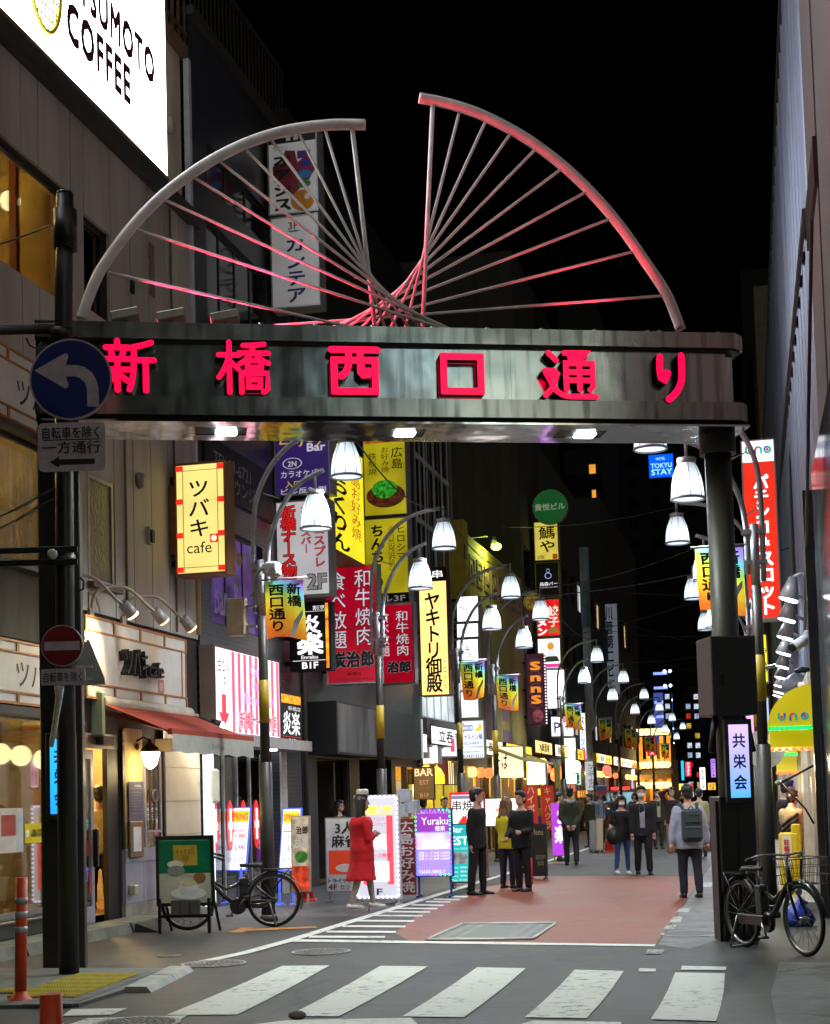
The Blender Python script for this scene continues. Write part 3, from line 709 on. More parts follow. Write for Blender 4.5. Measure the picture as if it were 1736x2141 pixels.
def leg_sign(x, zs0, zs1, cols):
    MB().bbox(x - .155, x + .155, -.21, -.148, zs0 - .06, zs1 + .06, .006).make('sign_case', MATS['box_dark_bronze'], gate)
    m, t, b = _nodes('lit_leg_sign_%d' % int(x * 10)); tc = t.nodes.new('ShaderNodeTexCoord'); sx = t.nodes.new('ShaderNodeSeparateXYZ'); t.links.new(tc.outputs['Generated'], sx.inputs[0])
    rp = t.nodes.new('ShaderNodeValToRGB'); rp.color_ramp.elements[0].color = (*hx(cols[0]), 1); rp.color_ramp.elements[1].color = (*hx(cols[2]), 1); e = rp.color_ramp.elements.new(.5); e.color = (*hx(cols[1]), 1)
    t.links.new(sx.outputs[2], rp.inputs[0]); t.links.new(rp.outputs[0], b.inputs['Emission Color']); b.inputs['Emission Strength'].default_value = 1.15; b.inputs['Base Color'].default_value = (.2, .2, .25, 1)
    f = MB().box(x - .11, x + .11, -.216, -.211, zs0, zs1).make('sign_face', m, gate)
    H = zs1 - zs0
    for i, chx in enumerate('共栄会'):
        zc = zs1 - H * (0.22 + 0.285 * i); text_mb(MB(), chx, x - .07, x + .07, zc - .075, zc + .075, -.219, .03).make('lettering', pl('#0a6a3a'), f)
leg_sign(LX + .02, zs0, zs1, ('#4aa8ff', '#a8aaff', '#d6b8ff'))
plinth = MB().bbox(LX - .2, LX + .2, -.145, .2, 0, zs0 + .02, .01); plinth.make('column_plinth', MATS['box_dark_bronze'], gate)
MB().box(LX - .235, LX - .203, -.1, -.03, 0, zs0 - .03 + .9 * 0).make('edge_plate', pl('#3c3638'), gate)
for sx_ in (-1, 1):
    MB().tube([(LX + .15 * sx_, .0, zb0), (LX + .2 * sx_, -.05, zb0 - .15), (LX + .24 * sx_, -.06, zb0 - .4)], .035, 7).make('conduit', STEEL_D, gate)
# left leg
x0 = gp(112, 1500, 0)[0]
MB().bbox(x0 - .12, x0 + .3, -.14, .2, 0, ztop, .01).make('column', MATS['box_dark_bronze'], gate)
zs0l, zs1l = gp(112, 1702, -.2)[1], gp(112, 1545, -.2)[1]
leg_sign(x0 + .09, zs0l, zs1l, ('#0a9cff', '#22b0ff', '#2ab4ff'))

# ---- the building across the main road, behind the viewer: it shows as the pale patches mirrored in the steel beam
ob = thing('opposite_building', 'lit office building across the road, mirrored in the steel beam', 'building', (11, -26, 0), 0)
MB().box(0, 26, -8, 0, 0, 22).make('wall', mat('office_wall', (.25, .25, .24), .7), ob)
for i in range(8):
    for j in range(6):
        cw = ('#cfe8dc', '#bfe0e8', '#fff0c8', '#dff0e0')[(i * 3 + j * 5) % 4]
        MB().box(.4 + i * 3.2, 3.0 + i * 3.2, .0, .06, 1.2 + j * 3.4, 3.6 + j * 3.4).make('window', em(cw, (2.6, 1.0, 1.8, .3, 3.2)[(i * 2 + j * 3) % 5]) if (i + j) % 4 else pl('#101214', .2), ob)
# ================================================================== traffic pole at the near left corner
BLACK = mat('pole_black_paint', (0.012, 0.011, 0.011), 0.42, 0.0, var=0.4, scale=6)
GREYM = mat('sign_back_grey', (0.36, 0.37, 0.36), 0.5, 0.4, var=.3)
p0 = gnd(145, 2042)
PY = p0.y
def pp(px, py, Y=None):
    q = cp(px, py, Y if Y else PY); return (q.x - p0.x, q.y - p0.y, q.z)
pole = thing('traffic_pole', 'tall black pole at the left corner carrying road signs', 'pole', p0, 0)
zt = pp(140, 408)[2]; xt = pp(137, 480)[0]
MB().tube([(0, 0, 0), (0, 0, pp(145, 1350)[2]), (xt * .5, 0, pp(140, 620)[2]), (xt, 0, zt)], [.098, .092, .088, .086], 18).make('shaft', BLACK, pole)
MB().tube([(xt, 0, pp(137, 522)[2]), (xt, 0, pp(137, 440)[2])], .118, 14).make('collar', BLACK, pole)
MB().lathe([(.088, 0), (.08, .03), (.001, .045)], (xt, 0, zt), n=14).make('cap', BLACK, pole)
for y_, zc in ((700, 0), (1172, 0)):
    z = pp(100, y_)[2]
    MB().lathe([(.115, z - .05), (.115, z + .05)], (0, 0, 0), n=14).make('clamp', BLACK, pole)
# upper arm, lower twin arm
z = pp(0, 693)[2]; MB().tube([(-2.2, -.02, z), (.08, -.02, z)], .045, 10).make('arm', BLACK, pole)
MB().tube([(-2.2, -.03, z + .052), (-.05, -.03, z + .052)], .008, 6).make('arm_cable', pl('#9a938c'), pole)
for dy in (-13, 13):
    z = pp(60, 1168 + dy)[2]; MB().bbox(-2.2, .16, -.13, -.1, z - .03, z + .03, .005).make('arm', BLACK, pole)
MB().lathe([(.03, 0), (.05, .02), (.05, .06), (.02, .07)], (pp(120, 1165)[0], -.15, pp(120, 1165)[2]), n=10, ax='y').make('bolt', pl('#c8c8c4', .3), pole)
MB().tube([pp(168, 1208), pp(176, 1215), pp(174, 1232), pp(162, 1236)], .012, 6).make('cable_loop', BLACK, pole)
MB().tube([pp(55, 707), pp(62, 722), pp(78, 730), pp(88, 715)], .01, 5).make('cable_loop', BLACK, pole)
for a, c in (((-160, 545), (110, 470)), ((-160, 1140), (118, 1018)), ((-160, 1170), (122, 1036))):
    q0, q1 = Vector(pp(*a)), Vector(pp(*c)); L = [q0.lerp(q1, i / 8) - Vector((0, 0, .05 * math.sin(math.pi * i / 8))) for i in range(9)]
    tg = MB().tube([q + p0 for q in L], .009, 5).make('cable', BLACK); tag(tg, {470: 'thin black cable running left from the top of the black pole', 1018: 'upper of two black cables left of the black pole', 1036: 'lower of two black cables left of the black pole'}[c[1]], 'cable', 'cables of the black pole')
    if c[1] != 470:
        f = L[6]; MB().tube([f - (L[7] - L[5]) * .3, f + (L[7] - L[5]) * .3], .016, 6).make('turnbuckle', pl('#6f6a66', .35), tg).location = p0
# ---- one way sign (round, blue)
SY = PY - .16
SBLUE = mat('sign_blue', (0.004, 0.012, 0.13), 0.45, var=.12); SPINK = mat('sign_white_retro', (0.46, 0.36, 0.41), 0.55, var=.2, scale=6); SRED = mat('sign_red', (0.20, 0.006, 0.012), 0.45, var=.15); SBLK = pl('#0b0a0c')
def disc(cx, cz, r, n=40, a0=0): return [(cx + r * math.cos(a0 + 2 * math.pi * i / n), cz + r * math.sin(a0 + 2 * math.pi * i / n)) for i in range(n)]
c = cp(148, 793, SY); r = 88 / FPX * SY
ow = thing('road_sign', 'round blue sign with a white left turn arrow on the black pole', 'road sign', (c.x, c.y, c.z - r), 0)
MB().prism(disc(0, r, r), 0, .02).make('plate', GREYM, ow); MB().prism(disc(0, r, r * .995), -.003, -.0005).make('rim', SPINK, ow); MB().prism(disc(0, r, r * .955), -.0055, -.0035).make('field', SBLUE, ow)
def so(px, py): q = cp(px, py, SY); return (q.x - c.x, q.z - c.z + r)
def ct(l, k): return (lambda x, y: so(x * .3011, 679.5 + (y) * .3011))(*l)
arrow = [(240, 318), (440, 205), (465, 198), (478, 215), (458, 280)] + [(520 + 110 * math.sin(a), 398 - 118 * math.cos(a)) for a in [i * math.pi / 16 for i in range(1, 0, 1)]]
out = [(q[0], q[1]) for q in arrow] + [(540, 280), (590, 293), (640, 330), (672, 385), (688, 450), (689, 568), (609, 568), (606, 450), (592, 402), (560, 370), (520, 358), (458, 358), (478, 415), (470, 438), (450, 440)]
MB().prism([ct(q, 0) for q in out], -.008, -.006).make('arrow', SPINK, ow)
def plate(name, label, px, Y, texts, group=None, m=SPINK, decos=()):
    a = cp(px[0], (px[1] + px[3]) / 2, Y); d = cp(px[2], (px[1] + px[3]) / 2, Y); zt_ = cp((px[0] + px[2]) / 2, px[1], Y).z; zb_ = cp((px[0] + px[2]) / 2, px[3], Y).z
    t = thing(name, label, 'road sign', (a.x, a.y, zb_), 0, group); W, H = d.x - a.x, zt_ - zb_; k = min(W, H) * .1
    poly = []
    for (cx, cz, a0) in ((W - k, k, -90), (W - k, H - k, 0), (k, H - k, 90), (k, k, 180)):
        poly += [(cx + k * math.cos(R_(a0 + q)), cz + k * math.sin(R_(a0 + q))) for q in (0, 30, 60, 90)]
    MB().prism(poly, 0, .012).make('plate', m, t); print_on(t, W, H, texts, decos); return t
plate('road_sign', 'rectangular plate under the blue sign with lettering and a black left arrow', (80, 883, 221, 985), SY, [('自転車を除く', (.07, .09, .91, .33), SBLK, .01), ('一方通行', (.07, .39, .93, .64), SBLK, .01)],
      decos=[('rect', (.08, .345, .91, .365), SBLK, 'rule'), ('rect', (.3, .755, .84, .865), SBLK, 'arrow_bar'), ('poly', [(.17, .81), (.31, .7), (.31, .92)], SBLK, 'arrow_head')])
c = cp(130, 1350, SY); r = 44 / FPX * SY
ne = thing('road_sign', 'round red no entry sign with a white bar on the black pole', 'road sign', (c.x, c.y, c.z - r), 0)
MB().prism(disc(0, r, r), 0, .02).make('plate', GREYM, ne); MB().prism(disc(0, r, r * .995), -.003, -.0005).make('rim', SPINK, ne); MB().prism(disc(0, r, r * .95), -.0055, -.0035).make('field', SRED, ne)
MB().box(-r * .85, r * .85, -.008, -.006, r * .78, r * 1.2).make('bar', SPINK, ne)
plate('road_sign', 'small plate with one line of lettering under the no entry sign', (86, 1398, 178, 1432), SY, [('自転車を除く', (.06, .2, .94, .82), SBLK, .01)])
c = cp(190, 1385, PY + .1)
tr = thing('road_sign', 'grey back of a triangular road sign behind the black pole', 'road sign', (c.x, c.y, cp(190, 1433, PY + .1).z), 0)
def to(px, py): q = cp(px, py, PY + .1); return (q.x - c.x, q.z - cp(190, 1433, PY + .1).z)
MB().prism([to(*q) for q in ((150, 1433), (220, 1431), (219, 1418), (187, 1338), (181, 1337), (150, 1410))], 0, .015).make('plate', GREYM, tr)
MB().box(-.16, .02, -.03, -.001, .17, .2).box(-.16, .02, -.03, -.001, .05, .08).make('bracket', pl('#b8b8b4', .35), tr)
tp_ = MB().tube([pp(124, 1434, SY), pp(124, 1460, SY), pp(116, 1510, SY), pp(110, 1545, SY), pp(108, 1562, SY)], [.05, .035, .028, .026, .018], 8).make('taped_cable', mat('grey_tape', (.42, .41, .4), .6, var=.4, scale=20), pole)
# ---- orange delineators
ORNG = mat('delineator_orange', (0.72, 0.07, 0.012), 0.5, var=.25, scale=8); RETRO = mat('retro_band', (0.5, 0.48, 0.5), 0.35, 0.2, var=.3)
def delineator(label, px, py, h, tilt=0):
    t = thing('delineator', label, 'traffic delineator', gnd(px, py), 0, 'orange delineators'); t.rotation_euler = (0, tilt, 0)
    MB().lathe([(.13, 0), (.125, .02), (.075, .05), (.05, .1)], n=14).make('base', ORNG, t)
    z = [0.09, .62 * h, .665 * h, .71 * h, .755 * h, .80 * h, .845 * h, h]
    r = .05
    b = MB(); b.lathe([(r, .09), (r, h * .5), (r, h), (r * .6, h - .005)], n=14); b.make('post', ORNG, t)
    for a in (.56, .68, .79): MB().lathe([(r + .003, h * a), (r + .003, h * (a + .05))], n=14).make('reflective_band', RETRO, t)
    for k in range(4):
        a_ = k * math.pi / 2 + .6; MB().lathe([(.012, 0), (.012, .012)], (.105 * math.cos(a_), .105 * math.sin(a_), .022), n=6).make('bolt', RETRO, t)
hh = (cp(50, 1835, gnd(45, 2098).y).z)
delineator('whole orange traffic delineator with grey bands beside the tactile paving', 43, 2097, hh, R_(1.2))
q = cp(107, 2078, 6.6); delineator('orange delineator at the bottom edge, only its top showing', 0, 2225, .8); bpy.data.objects['delineator.001'].location = (q.x, q.y, q.z - .8)

# ================================================================== cafe building
PANEL = mat('cafe_wall_panel', (0.43, 0.385, 0.34), 0.6, var=.22, scale=1.2, streak=True, dirt=(0.29, 0.255, 0.22))
COPING = mat('dark_coping', (0.07, 0.065, 0.06), 0.5, 0.3)
CREAM = mat('cream_render', (0.52, 0.45, 0.34), 0.75, var=.25, scale=1.5, streak=True)
PIPEW = mat('pale_blue_pipe', (0.55, 0.57, 0.66), 0.4, var=.15)
ALU = mat('aluminium_frame', (0.42, 0.41, 0.4), 0.35, 0.7, var=.2)
WOODD = mat('dark_wood', (0.035, 0.022, 0.014), 0.5, var=.4, scale=5)
WINFR = mat('window_frame_dark', (0.05, 0.047, 0.045), 0.45, 0.3)
GLS = glass('window_glass'); GLD = glass('door_glass', (.8, .84, .86), .03, .16)
cafe = thing('cafe_building', 'pale panelled cafe building on the left with lit windows', 'building', st(UL, 0, 0), ROT_L)
def grid_wall(x0, x1, z0, z1, holes, y0, y1, mb=None, m=0):
    """solid wall x0..x1, z0..z1, front y0, back y1, with rectangular openings and their reveals"""
    mb = mb or MB()
    xs = sorted(set([x0, x1] + [min(max(h[k], x0), x1) for h in holes for k in (0, 1)])); zs = sorted(set([z0, z1] + [min(max(h[k], z0), z1) for h in holes for k in (2, 3)]))
    for i in range(len(xs) - 1):
        for j in range(len(zs) - 1):
            cx, cz = (xs[i] + xs[i + 1]) / 2, (zs[j] + zs[j + 1]) / 2
            if any(h[0] < cx < h[1] and h[2] < cz < h[3] for h in holes): continue
            mb.quad((xs[i], y0, zs[j]), (xs[i + 1], y0, zs[j]), (xs[i + 1], y0, zs[j + 1]), (xs[i], y0, zs[j + 1]), m)
    for h in holes:
        a, c, d, e = max(h[0], x0), min(h[1], x1), max(h[2], z0), min(h[3], z1)
        mb.quad((a, y0, d), (a, y1, d), (c, y1, d), (c, y0, d), m); mb.quad((a, y0, e), (c, y0, e), (c, y1, e), (a, y1, e), m)
        mb.quad((a, y0, d), (a, y0, e), (a, y1, e), (a, y1, d), m); mb.quad((c, y0, d), (c, y1, d), (c, y1, e), (c, y0, e), m)
    mb.quad((x0, y0, z0), (x0, y0, z1), (x0, y0 + 3.0, z1), (x0, y0 + 3.0, z0), m); mb.quad((x1, y0, z0), (x1, y0 + 3.0, z0), (x1, y0 + 3.0, z1), (x1, y0, z1), m)
    mb.quad((x0, y0, z1), (x1, y0, z1), (x1, y0 + 3.0, z1), (x0, y0 + 3.0, z1), m)
    return mb
W3 = (12.5, 17.78, 8.17, 9.72); SH = (18.27, 19.03, 8.33, 9.6); W2 = (12.5, 17.2, 4.5, 6.17); FR = (18.25, 19.05, 4.62, 6.08)
SW = (12.5, 17.3, .36, 2.78); DR = (17.86, 19.2, .1, 2.62); LW = (19.95, 20.56, .98, 2.45)
holes = [W3, SH, W2, FR, SW, DR, LW]
grid_wall(11.2, 22.14, 0, 10.98, holes, .04, .14).make('wall', mat('cafe_wall_core', (0.035, 0.03, 0.028), .8), cafe)
# panels, one object each
xsn = [11.2, 12.1, 13.0, 13.9, 14.8, 15.7, 16.5, 16.95, 17.85, 18.23, 19.08, 19.72, 20.36, 21.0, 21.6, 22.13]
def panels(z0, z1, mats, skip, parent, th=.045):
    for i in range(len(xsn) - 1):
        a, c = xsn[i] + .011, xsn[i + 1] - .011
        cut = sorted([(h[2], h[3], h[0], h[1]) for h in skip if h[0] < c and h[1] > a])
        segs = []; z = z0
        for (h0, h1, hx0, hx1) in cut:
            if h0 > z: segs.append((a, c, z, min(h0, z1)))
            # side remnants
            for (s0, s1) in ((a, hx0), (hx1, c)):
                if s1 - s0 > .03: segs.append((s0, s1, max(h0, z0) + .004, min(h1, z1) - .004))
            z = max(z, h1)
        if z < z1: segs.append((a, c, z, z1))
        for s in segs:
            if s[3] - s[2] > .02: MB().box(s[0], s[1], .04 - th, .0395, s[2] + .002, s[3] - .002).make('wall_panel', mats, parent)
panels(4.22, 10.85, PANEL, [W3, SH, W2, FR, (12, 17.42, 6.2, 7.12)], cafe)
# coping and cream stair tower at the far end
MB().box(11.0, 22.25, -.12, .3, 10.86, 11.1).make('coping', COPING, cafe)
MB().box(21.0, 21.98, .08, 3.0, 11.1, 13.62).make('stair_tower', CREAM, cafe)
MB().box(20.9, 22.1, -.02, 3.0, 13.62, 13.82).make('tower_cornice', pl('#7a5c44'), cafe)
MB().box(22.02, 22.13, -.05, .04, 6.9, 13.6).make('corner_pipe', PIPEW, cafe)
MB().tube([(22.08, -.03, 4.3), (22.08, -.03, 6.9)], .045, 8).make('drain_pipe', pl('#a88a5c'), cafe)
b = MB()
for x in (21.05, 21.3, 21.55, 21.8, 22.05): b.box(x - .02, x + .02, .0, .04, 13.82, 15.6)
b.box(20.9, 22.1, -.01, .05, 14.0, 14.05); b.box(20.9, 22.1, -.01, .05, 15.6, 15.66); b.make('roof_railing', pl('#5e4634'), cafe)
MB().lathe([(.001, .1), (.11, .09), (.15, .03), (.15, 0)], (21.45, .08, 12.25), n=18, ax='y').make('round_vent', pl('#a89a84'), cafe)
def window(parent, h, fr=.05, fm=None, gm=None, mull=(), trans=(), y=.1, d=.05, name='window'):
    fm = fm or WINFR; gm = gm or GLS
    b = MB(); a, c, z0, z1 = h
    b.box(a, c, y, y + d, z0, z0 + fr); b.box(a, c, y, y + d, z1 - fr, z1); b.box(a, a + fr, y, y + d, z0 + fr, z1 - fr); b.box(c - fr, c, y, y + d, z0 + fr, z1 - fr)
    for x in mull: b.box(x - fr / 2, x + fr / 2, y + .002, y + d - .002, z0 + fr, z1 - fr)
    for z in trans: b.box(a + fr, c - fr, y + .004, y + d - .004, z - fr / 2, z + fr / 2)
    o = b.make(name, fm, parent)
    MB().box(a + fr, c - fr, y + d * .4, y + d * .6, z0 + fr, z1 - fr).make('pane', gm, o); return o
window(cafe, W3, .06, mull=(15.3,)); window(cafe, W2, .06, mull=(15.2,)); window(cafe, SW, .06, ALU, mull=(15.0,))
# shutter window: louvre slats
o = window(cafe, SH, .05, WINFR, glass('dim_glass', (.5, .5, .5)))
LOU = mat('louvre_bronze', (.22, .15, .07), .5, .2)
for i in range(28):
    z = SH[2] + .06 + i * .042; MB().add([(SH[0] + .05, .13, z), (SH[1] - .05, .13, z), (SH[1] - .05, .17, z + .035), (SH[0] + .05, .17, z + .035)], [(0, 1, 2, 3)]).make('slat', LOU, o)
FROST = mat('frosted_glass', (0.10, 0.085, 0.07), 0.16, var=.2, bump=.8, bscale=25, spec=.8)
o = window(cafe, FR, .06, ALU, FROST, y=-.0); MB().box(FR[0] - .05, FR[1] + .08, -.1, .02, FR[2] - .07, FR[2] - .003).make('sill', pl('#5a4636'), o)
for x, z in ((19.62, 9.05), (20.2, 5.55)):
    b = MB().bbox(x - .05, x + .05, -.06, .009, z - .13, z + .13, .01); o = b.make('wall_intercom' if z < 6 else 'wall_fixture', pl('#a39b8e'), cafe); MB().box(x - .04, x + .05, -.1, -.061, z - .1, z + .08).make('cover', pl('#131210'), o)
# ---- rooms behind the glass
WARM = mat('warm_room_wall', (0.62, 0.40, 0.10), .8, var=.25); WARMW = mat('room_wood', (.36, .14, .03), .6, var=.3); CEIL = mat('room_ceiling', (.6, .46, .2), .8); FLOORM = mat('room_floor', (.22, .12, .05), .5)
def room(x0, x1, y0, y1, z0, z1, parent, wm=WARM, name='room_lining'):
    b = MB(); b.quad((x0, y1, z0), (x1, y1, z0), (x1, y1, z1), (x0, y1, z1), 0); b.quad((x0, y0, z0), (x0, y1, z0), (x0, y1, z1), (x0, y0, z1), 0); b.quad((x1, y1, z0), (x1, y0, z0), (x1, y0, z1), (x1, y1, z1), 0)
    b.quad((x0, y0, z1), (x0, y1, z1), (x1, y1, z1), (x1, y0, z1), 1); b.quad((x0, y0, z0), (x1, y0, z0), (x1, y1, z0), (x0, y1, z0), 2)
    return b.make(name, [wm, CEIL, FLOORM], parent)
room(12, 18.1, .15, 3.6, 7.8, 10.2, cafe); room(12, 17.5, .15, 3.6, 4.3, 6.6, cafe, mat('room_beige', (.5, .4, .24), .8)); room(12, 22.0, .15, 4.6, .2, 2.9, cafe, mat('shop_wall', (.46, .34, .2), .8))
WGL = (1.0, .66, .22)
for (x, y, z, pw) in ((15.6, 1.5, 9.9, 40), (16.9, 2.2, 9.9, 26), (15.0, 1.6, 6.3, 24), (16.3, 1.2, 6.3, 14), (14.4, 1.6, 2.7, 26), (16.4, 1.5, 2.7, 26), (18.6, 2.4, 2.7, 24), (20.6, 1.3, 2.6, 36)):
    lamp_light('room_light', 'POINT', (x, y, z), pw * 5, WGL, cafe, .12)
GLOBE = emi('globe_lamp', (1.0, .78, .36), 4.5, var=0)
def gl_at(px, py, r, y_in, lb, parent=None):
    v, z = wall(px, py, UL - y_in); t = thing('globe_lamp', lb, 'lamp', st(UL - y_in, v, z - r), ROT_L, 'glowing globe lamps in the cafe windows')
    MB().ell((0, 0, r), (r, r, r), n=18, k=12).make('globe', GLOBE, t); MB().tube([(0, 0, 2 * r - .01), (0, 0, 2 * r + .25)], .012, 6).make('cord', WOODD, t); MB().lathe([(.04, 2 * r - .02), (.03, 2 * r + .04)], n=8).make('holder', WOODD, t)
gl_at(22, 420, .135, .9, 'large globe lamp in the top floor cafe window'); gl_at(78, 468, .135, 2.0, 'globe lamp half hidden by the frame of the top floor cafe window')
gl_at(45, 1580, .135, .7, 'middle globe lamp in the ground floor shop window'); gl_at(2, 1576, .135, .7, 'globe lamp cut by the left edge in the shop window'); gl_at(92, 1588, .135, .7, 'globe lamp beside the blue lit panel in the shop window'); gl_at(48, 945, .05, 1.6, 'small round lamp in the first floor cafe window')
# furniture silhouettes inside the shop window
it = thing('shop_counter', 'wooden counter and shelves inside the lit shop window', 'counter', st(UL, 0, .2), ROT_L)
MB().bbox(12.6, 16.6, 1.9, 2.5, 0, 1.05, .01).make('counter', WARMW, it); MB().box(15.2, 15.6, 2.6, 4.4, 0, 2.3).box(16.5, 16.7, 1.0, 1.4, 0, 2.4).make('post', WOODD, it)
MB().box(12.6, 17, 4.2, 4.5, 1.2, 1.9).make('shelf', mat('shelf_dark', (.05, .04, .03), .6), it)
for i in range(10): MB().lathe([(.04, 0), (.045, .12), (.02, .18), (.02, .24)], (12.8 + i * .33, 4.05, 1.05), n=8).make('bottle', pl(('#7a4a1a', '#a03018', '#2c4a30', '#c8b890')[i % 4], .3), it)
it2 = thing('window_bar', 'red and wooden hanging frame inside the top floor window', 'frame', st(UL, 0, 7.8), ROT_L)
MB().box(15.9, 16.0, .9, 1.0, 0, 2.4).box(14.2, 17.9, 1.4, 1.46, 1.95, 2.05).box(17.5, 17.6, .6, .7, 0, 2.4).make('rail', pl('#8a3a10'), it2); MB().box(13, 17.5, 1.8, 3.2, .2, .75).make('seat_back', WARMW, it2)
MB().box(15.2, 17.2, 3.5, 3.58, .95, 1.1).make('blue_light_strip', em('#7fb4ff', 1.5), it2)
# posters on the shop glass
def wall_rect(px, u):
    v0, z1 = wall(px[0], px[1], u); v1 = wall(px[2], px[1], u)[0]; z0 = wall(px[0], px[3], u)[1]; return v0, v1, z0, z1
v0, v1, z0, z1 = wall_rect((8, 1690, 62, 1735 + 50), UL + .0)
def poster(name, label, v0, v1, z0, z1, u, m, texts=(), decos=(), cat='poster', group=None):
    t = thing(name, label, cat, st(u, v0, z0), ROT_L, group); MB().box(0, v1 - v0, .0, .004, 0, z1 - z0).make('sheet', m, t); print_on(t, v1 - v0, z1 - z0, texts, decos); return t
poster('poster', 'pale red and white paper poster on the shop window glass', v0, v1, z0, z1, UL - .085, pl('#c9bfb4'), decos=[('rect', (.15, .15, .7, .62), pl('#a8473c')), ('rect', (.78, .1, .97, .95), pl('#b9c3cf'))])
v0, v1, z0, z1 = wall_rect((66, 1722, 106, 1763), UL)
poster('sticker', 'yellow notice with black lettering on the shop window', v0, v1, z0, z1, UL - .085, pl('#d8c500'), [('全席\n喫煙', (.3, .3, .95, .7), SBLK, .01)], [('disc', (.04, .3, .2, .7), pl('#e8e8e0'))], 'sticker')
# ---- base, wall finishes and lattice window beside the door
MB().box(11.2, 17.8, -.02, .0395, .14, .36).make('stall_riser', mat('dark_plinth', (.05, .05, .045), .6, bump=.3), cafe)
MB().tube([(11.2, -.06, .33), (17.7, -.06, .33)], .015, 6).make('rail', ALU, cafe)
MB().box(19.24, 20.62, -.015, .0395, .0, .3).make('plinth', mat('old_plaster', (.33, .31, .27), .85, var=.4, bump=.3), cafe)
LILAC = mat('lilac_panel', (.34, .34, .42), .5, var=.15)
for a, c in ((19.26, 19.86), (19.87, 20.6)): MB().box(a, c, -.01, .0395, .305, .86).make('base_panel', LILAC, cafe)
MB().box(19.26, 20.6, -.02, .0395, .865, 1.05).make('sill_board', LILAC, cafe)
MB().box(19.24, 19.3, -.0, .0395, 1.05, 2.7).make('jamb', WOODD, cafe)
MB().box(20.6, 20.66, -.03, .0395, 0.3, 2.75).make('jamb', WOODD, cafe)
MB().box(19.3, 19.9, .0, .0395, 1.05, 2.72).make('wall_strip', mat('ochre_render', (.55, .40, .16), .8), cafe)
o = window(cafe, LW, .05, LILAC, GLD, y=-.01)
for i in range(3): MB().box(LW[0] + .13 + i * .155, LW[0] + .165 + i * .155, -.03, -.012, LW[2] + .32, LW[3] - .05).make('lattice_bar', WOODD, o)
MB().box(LW[0] + .05, LW[1] - .05, -.03, -.012, LW[2] + .28, LW[2] + .31).make('lattice_bar', LILAC, o)
MB().lathe([(.10, 0), (.10, .02), (.075, .02), (.075, 0)], ((LW[0] + LW[1]) / 2, -.03, 1.78), n=20, ax='y').make('lattice_ring', pl('#6c6672'), o)
MB().box(20.66, 22.1, .0, .0395, .0, 3.05).make('end_wall', mat('end_wall_cream', (.60, .53, .42), .7, var=.12, scale=1), cafe)
for i in range(5): MB().box(20.68, 22.1, -.006, .0, 0.2 + i * .5, .205 + i * .5).make('wall_joint', pl('#8a7a60'), cafe)
# door: sliding leaf, transom, lit hall
d = MB(); d.box(17.86, 19.2, .05, .15, 2.42, 2.62); d.box(17.86, 17.93, .05, .15, .1, 2.42); d.make('door_frame', ALU, cafe)
lf = MB(); lf.box(17.95, 18.02, .1, .14, .12, 2.4); lf.box(18.44, 18.52, .1, .14, .12, 2.4); lf.box(18.02, 18.44, .1, .14, 2.28, 2.4); lf.box(18.02, 18.44, .1, .14, .12, .34)
o = lf.make('door', mat('door_lilac_alu', (.36, .36, .44), .4, .3), cafe); MB().box(18.02, 18.44, .115, .125, .34, 2.28).make('pane', GLD, o); MB().bbox(18.47, 18.53, .03, .099, .85, 1.35, .01).make('handle', pl('#0e0e10', .3), o)
MB().box(18.06, 18.3, .108, .114, 1.2, 1.62).make('notice', pl('#cfd0d6'), o); MB().box(18.28, 18.42, .106, .112, 1.0, 1.2).make('notice', pl('#8c1f24'), o); MB().box(18.38, 18.43, .105, .11, .5, .8).make('notice', pl('#b43a30'), o)
MB().box(18.84, 19.2, .05, .12, .1, 2.42).make('door_post', pl('#0f0a07'), cafe)
MB().box(17.8, 19.22, -.3, .04, .0, .1).make('door_step', mat('step_stone', (.3, .3, .34), .7), cafe)
MB().bbox(18.5, 18.85, -.06, .05, 2.46, 2.58, .01).make('sensor', pl('#3a3632'), cafe)
MB().box(18.55, 18.8, .6, 3.9, .2, .21).make('hall_mat', pl('#8a4a1a'), cafe)
# menu board and small lit menu holder by the door
v0, v1, z0, z1 = 19.34, 19.8, 1.32, 2.05
poster('menu_board', 'tall grey menu board beside the cafe door', 19.36, 19.86, 1.22, 1.98, UL + .03, pl('#50506a', .35), [('menu', (.3, .06, .7, .1), pl('#c0c0cc'), .0)], [('rect', (.05, .12, .95, .125), pl('#9a9aae'), 'rule'), ('rect', (.05, .58, .95, .585), pl('#9a9aae'), 'rule')] + [('rect', (.08, .2 + .05 * i, .85 - .1 * (i % 3), .212 + .05 * i), pl('#7c7c92'), 'menu_line') for i in range(7)], 'menu board')
t = thing('menu_holder', 'wooden framed menu holder low on the wall by the cafe door', 'menu holder', st(UL + .03, 19.32, .93), ROT_L)
MB().bbox(0, .46, -.03, .0, 0, .5, .01).make('frame', pl('#7a5c3c'), t); MB().box(.1, .36, -.034, -.031, .08, .42).make('sheet', pl('#dde0ea', .2), t)
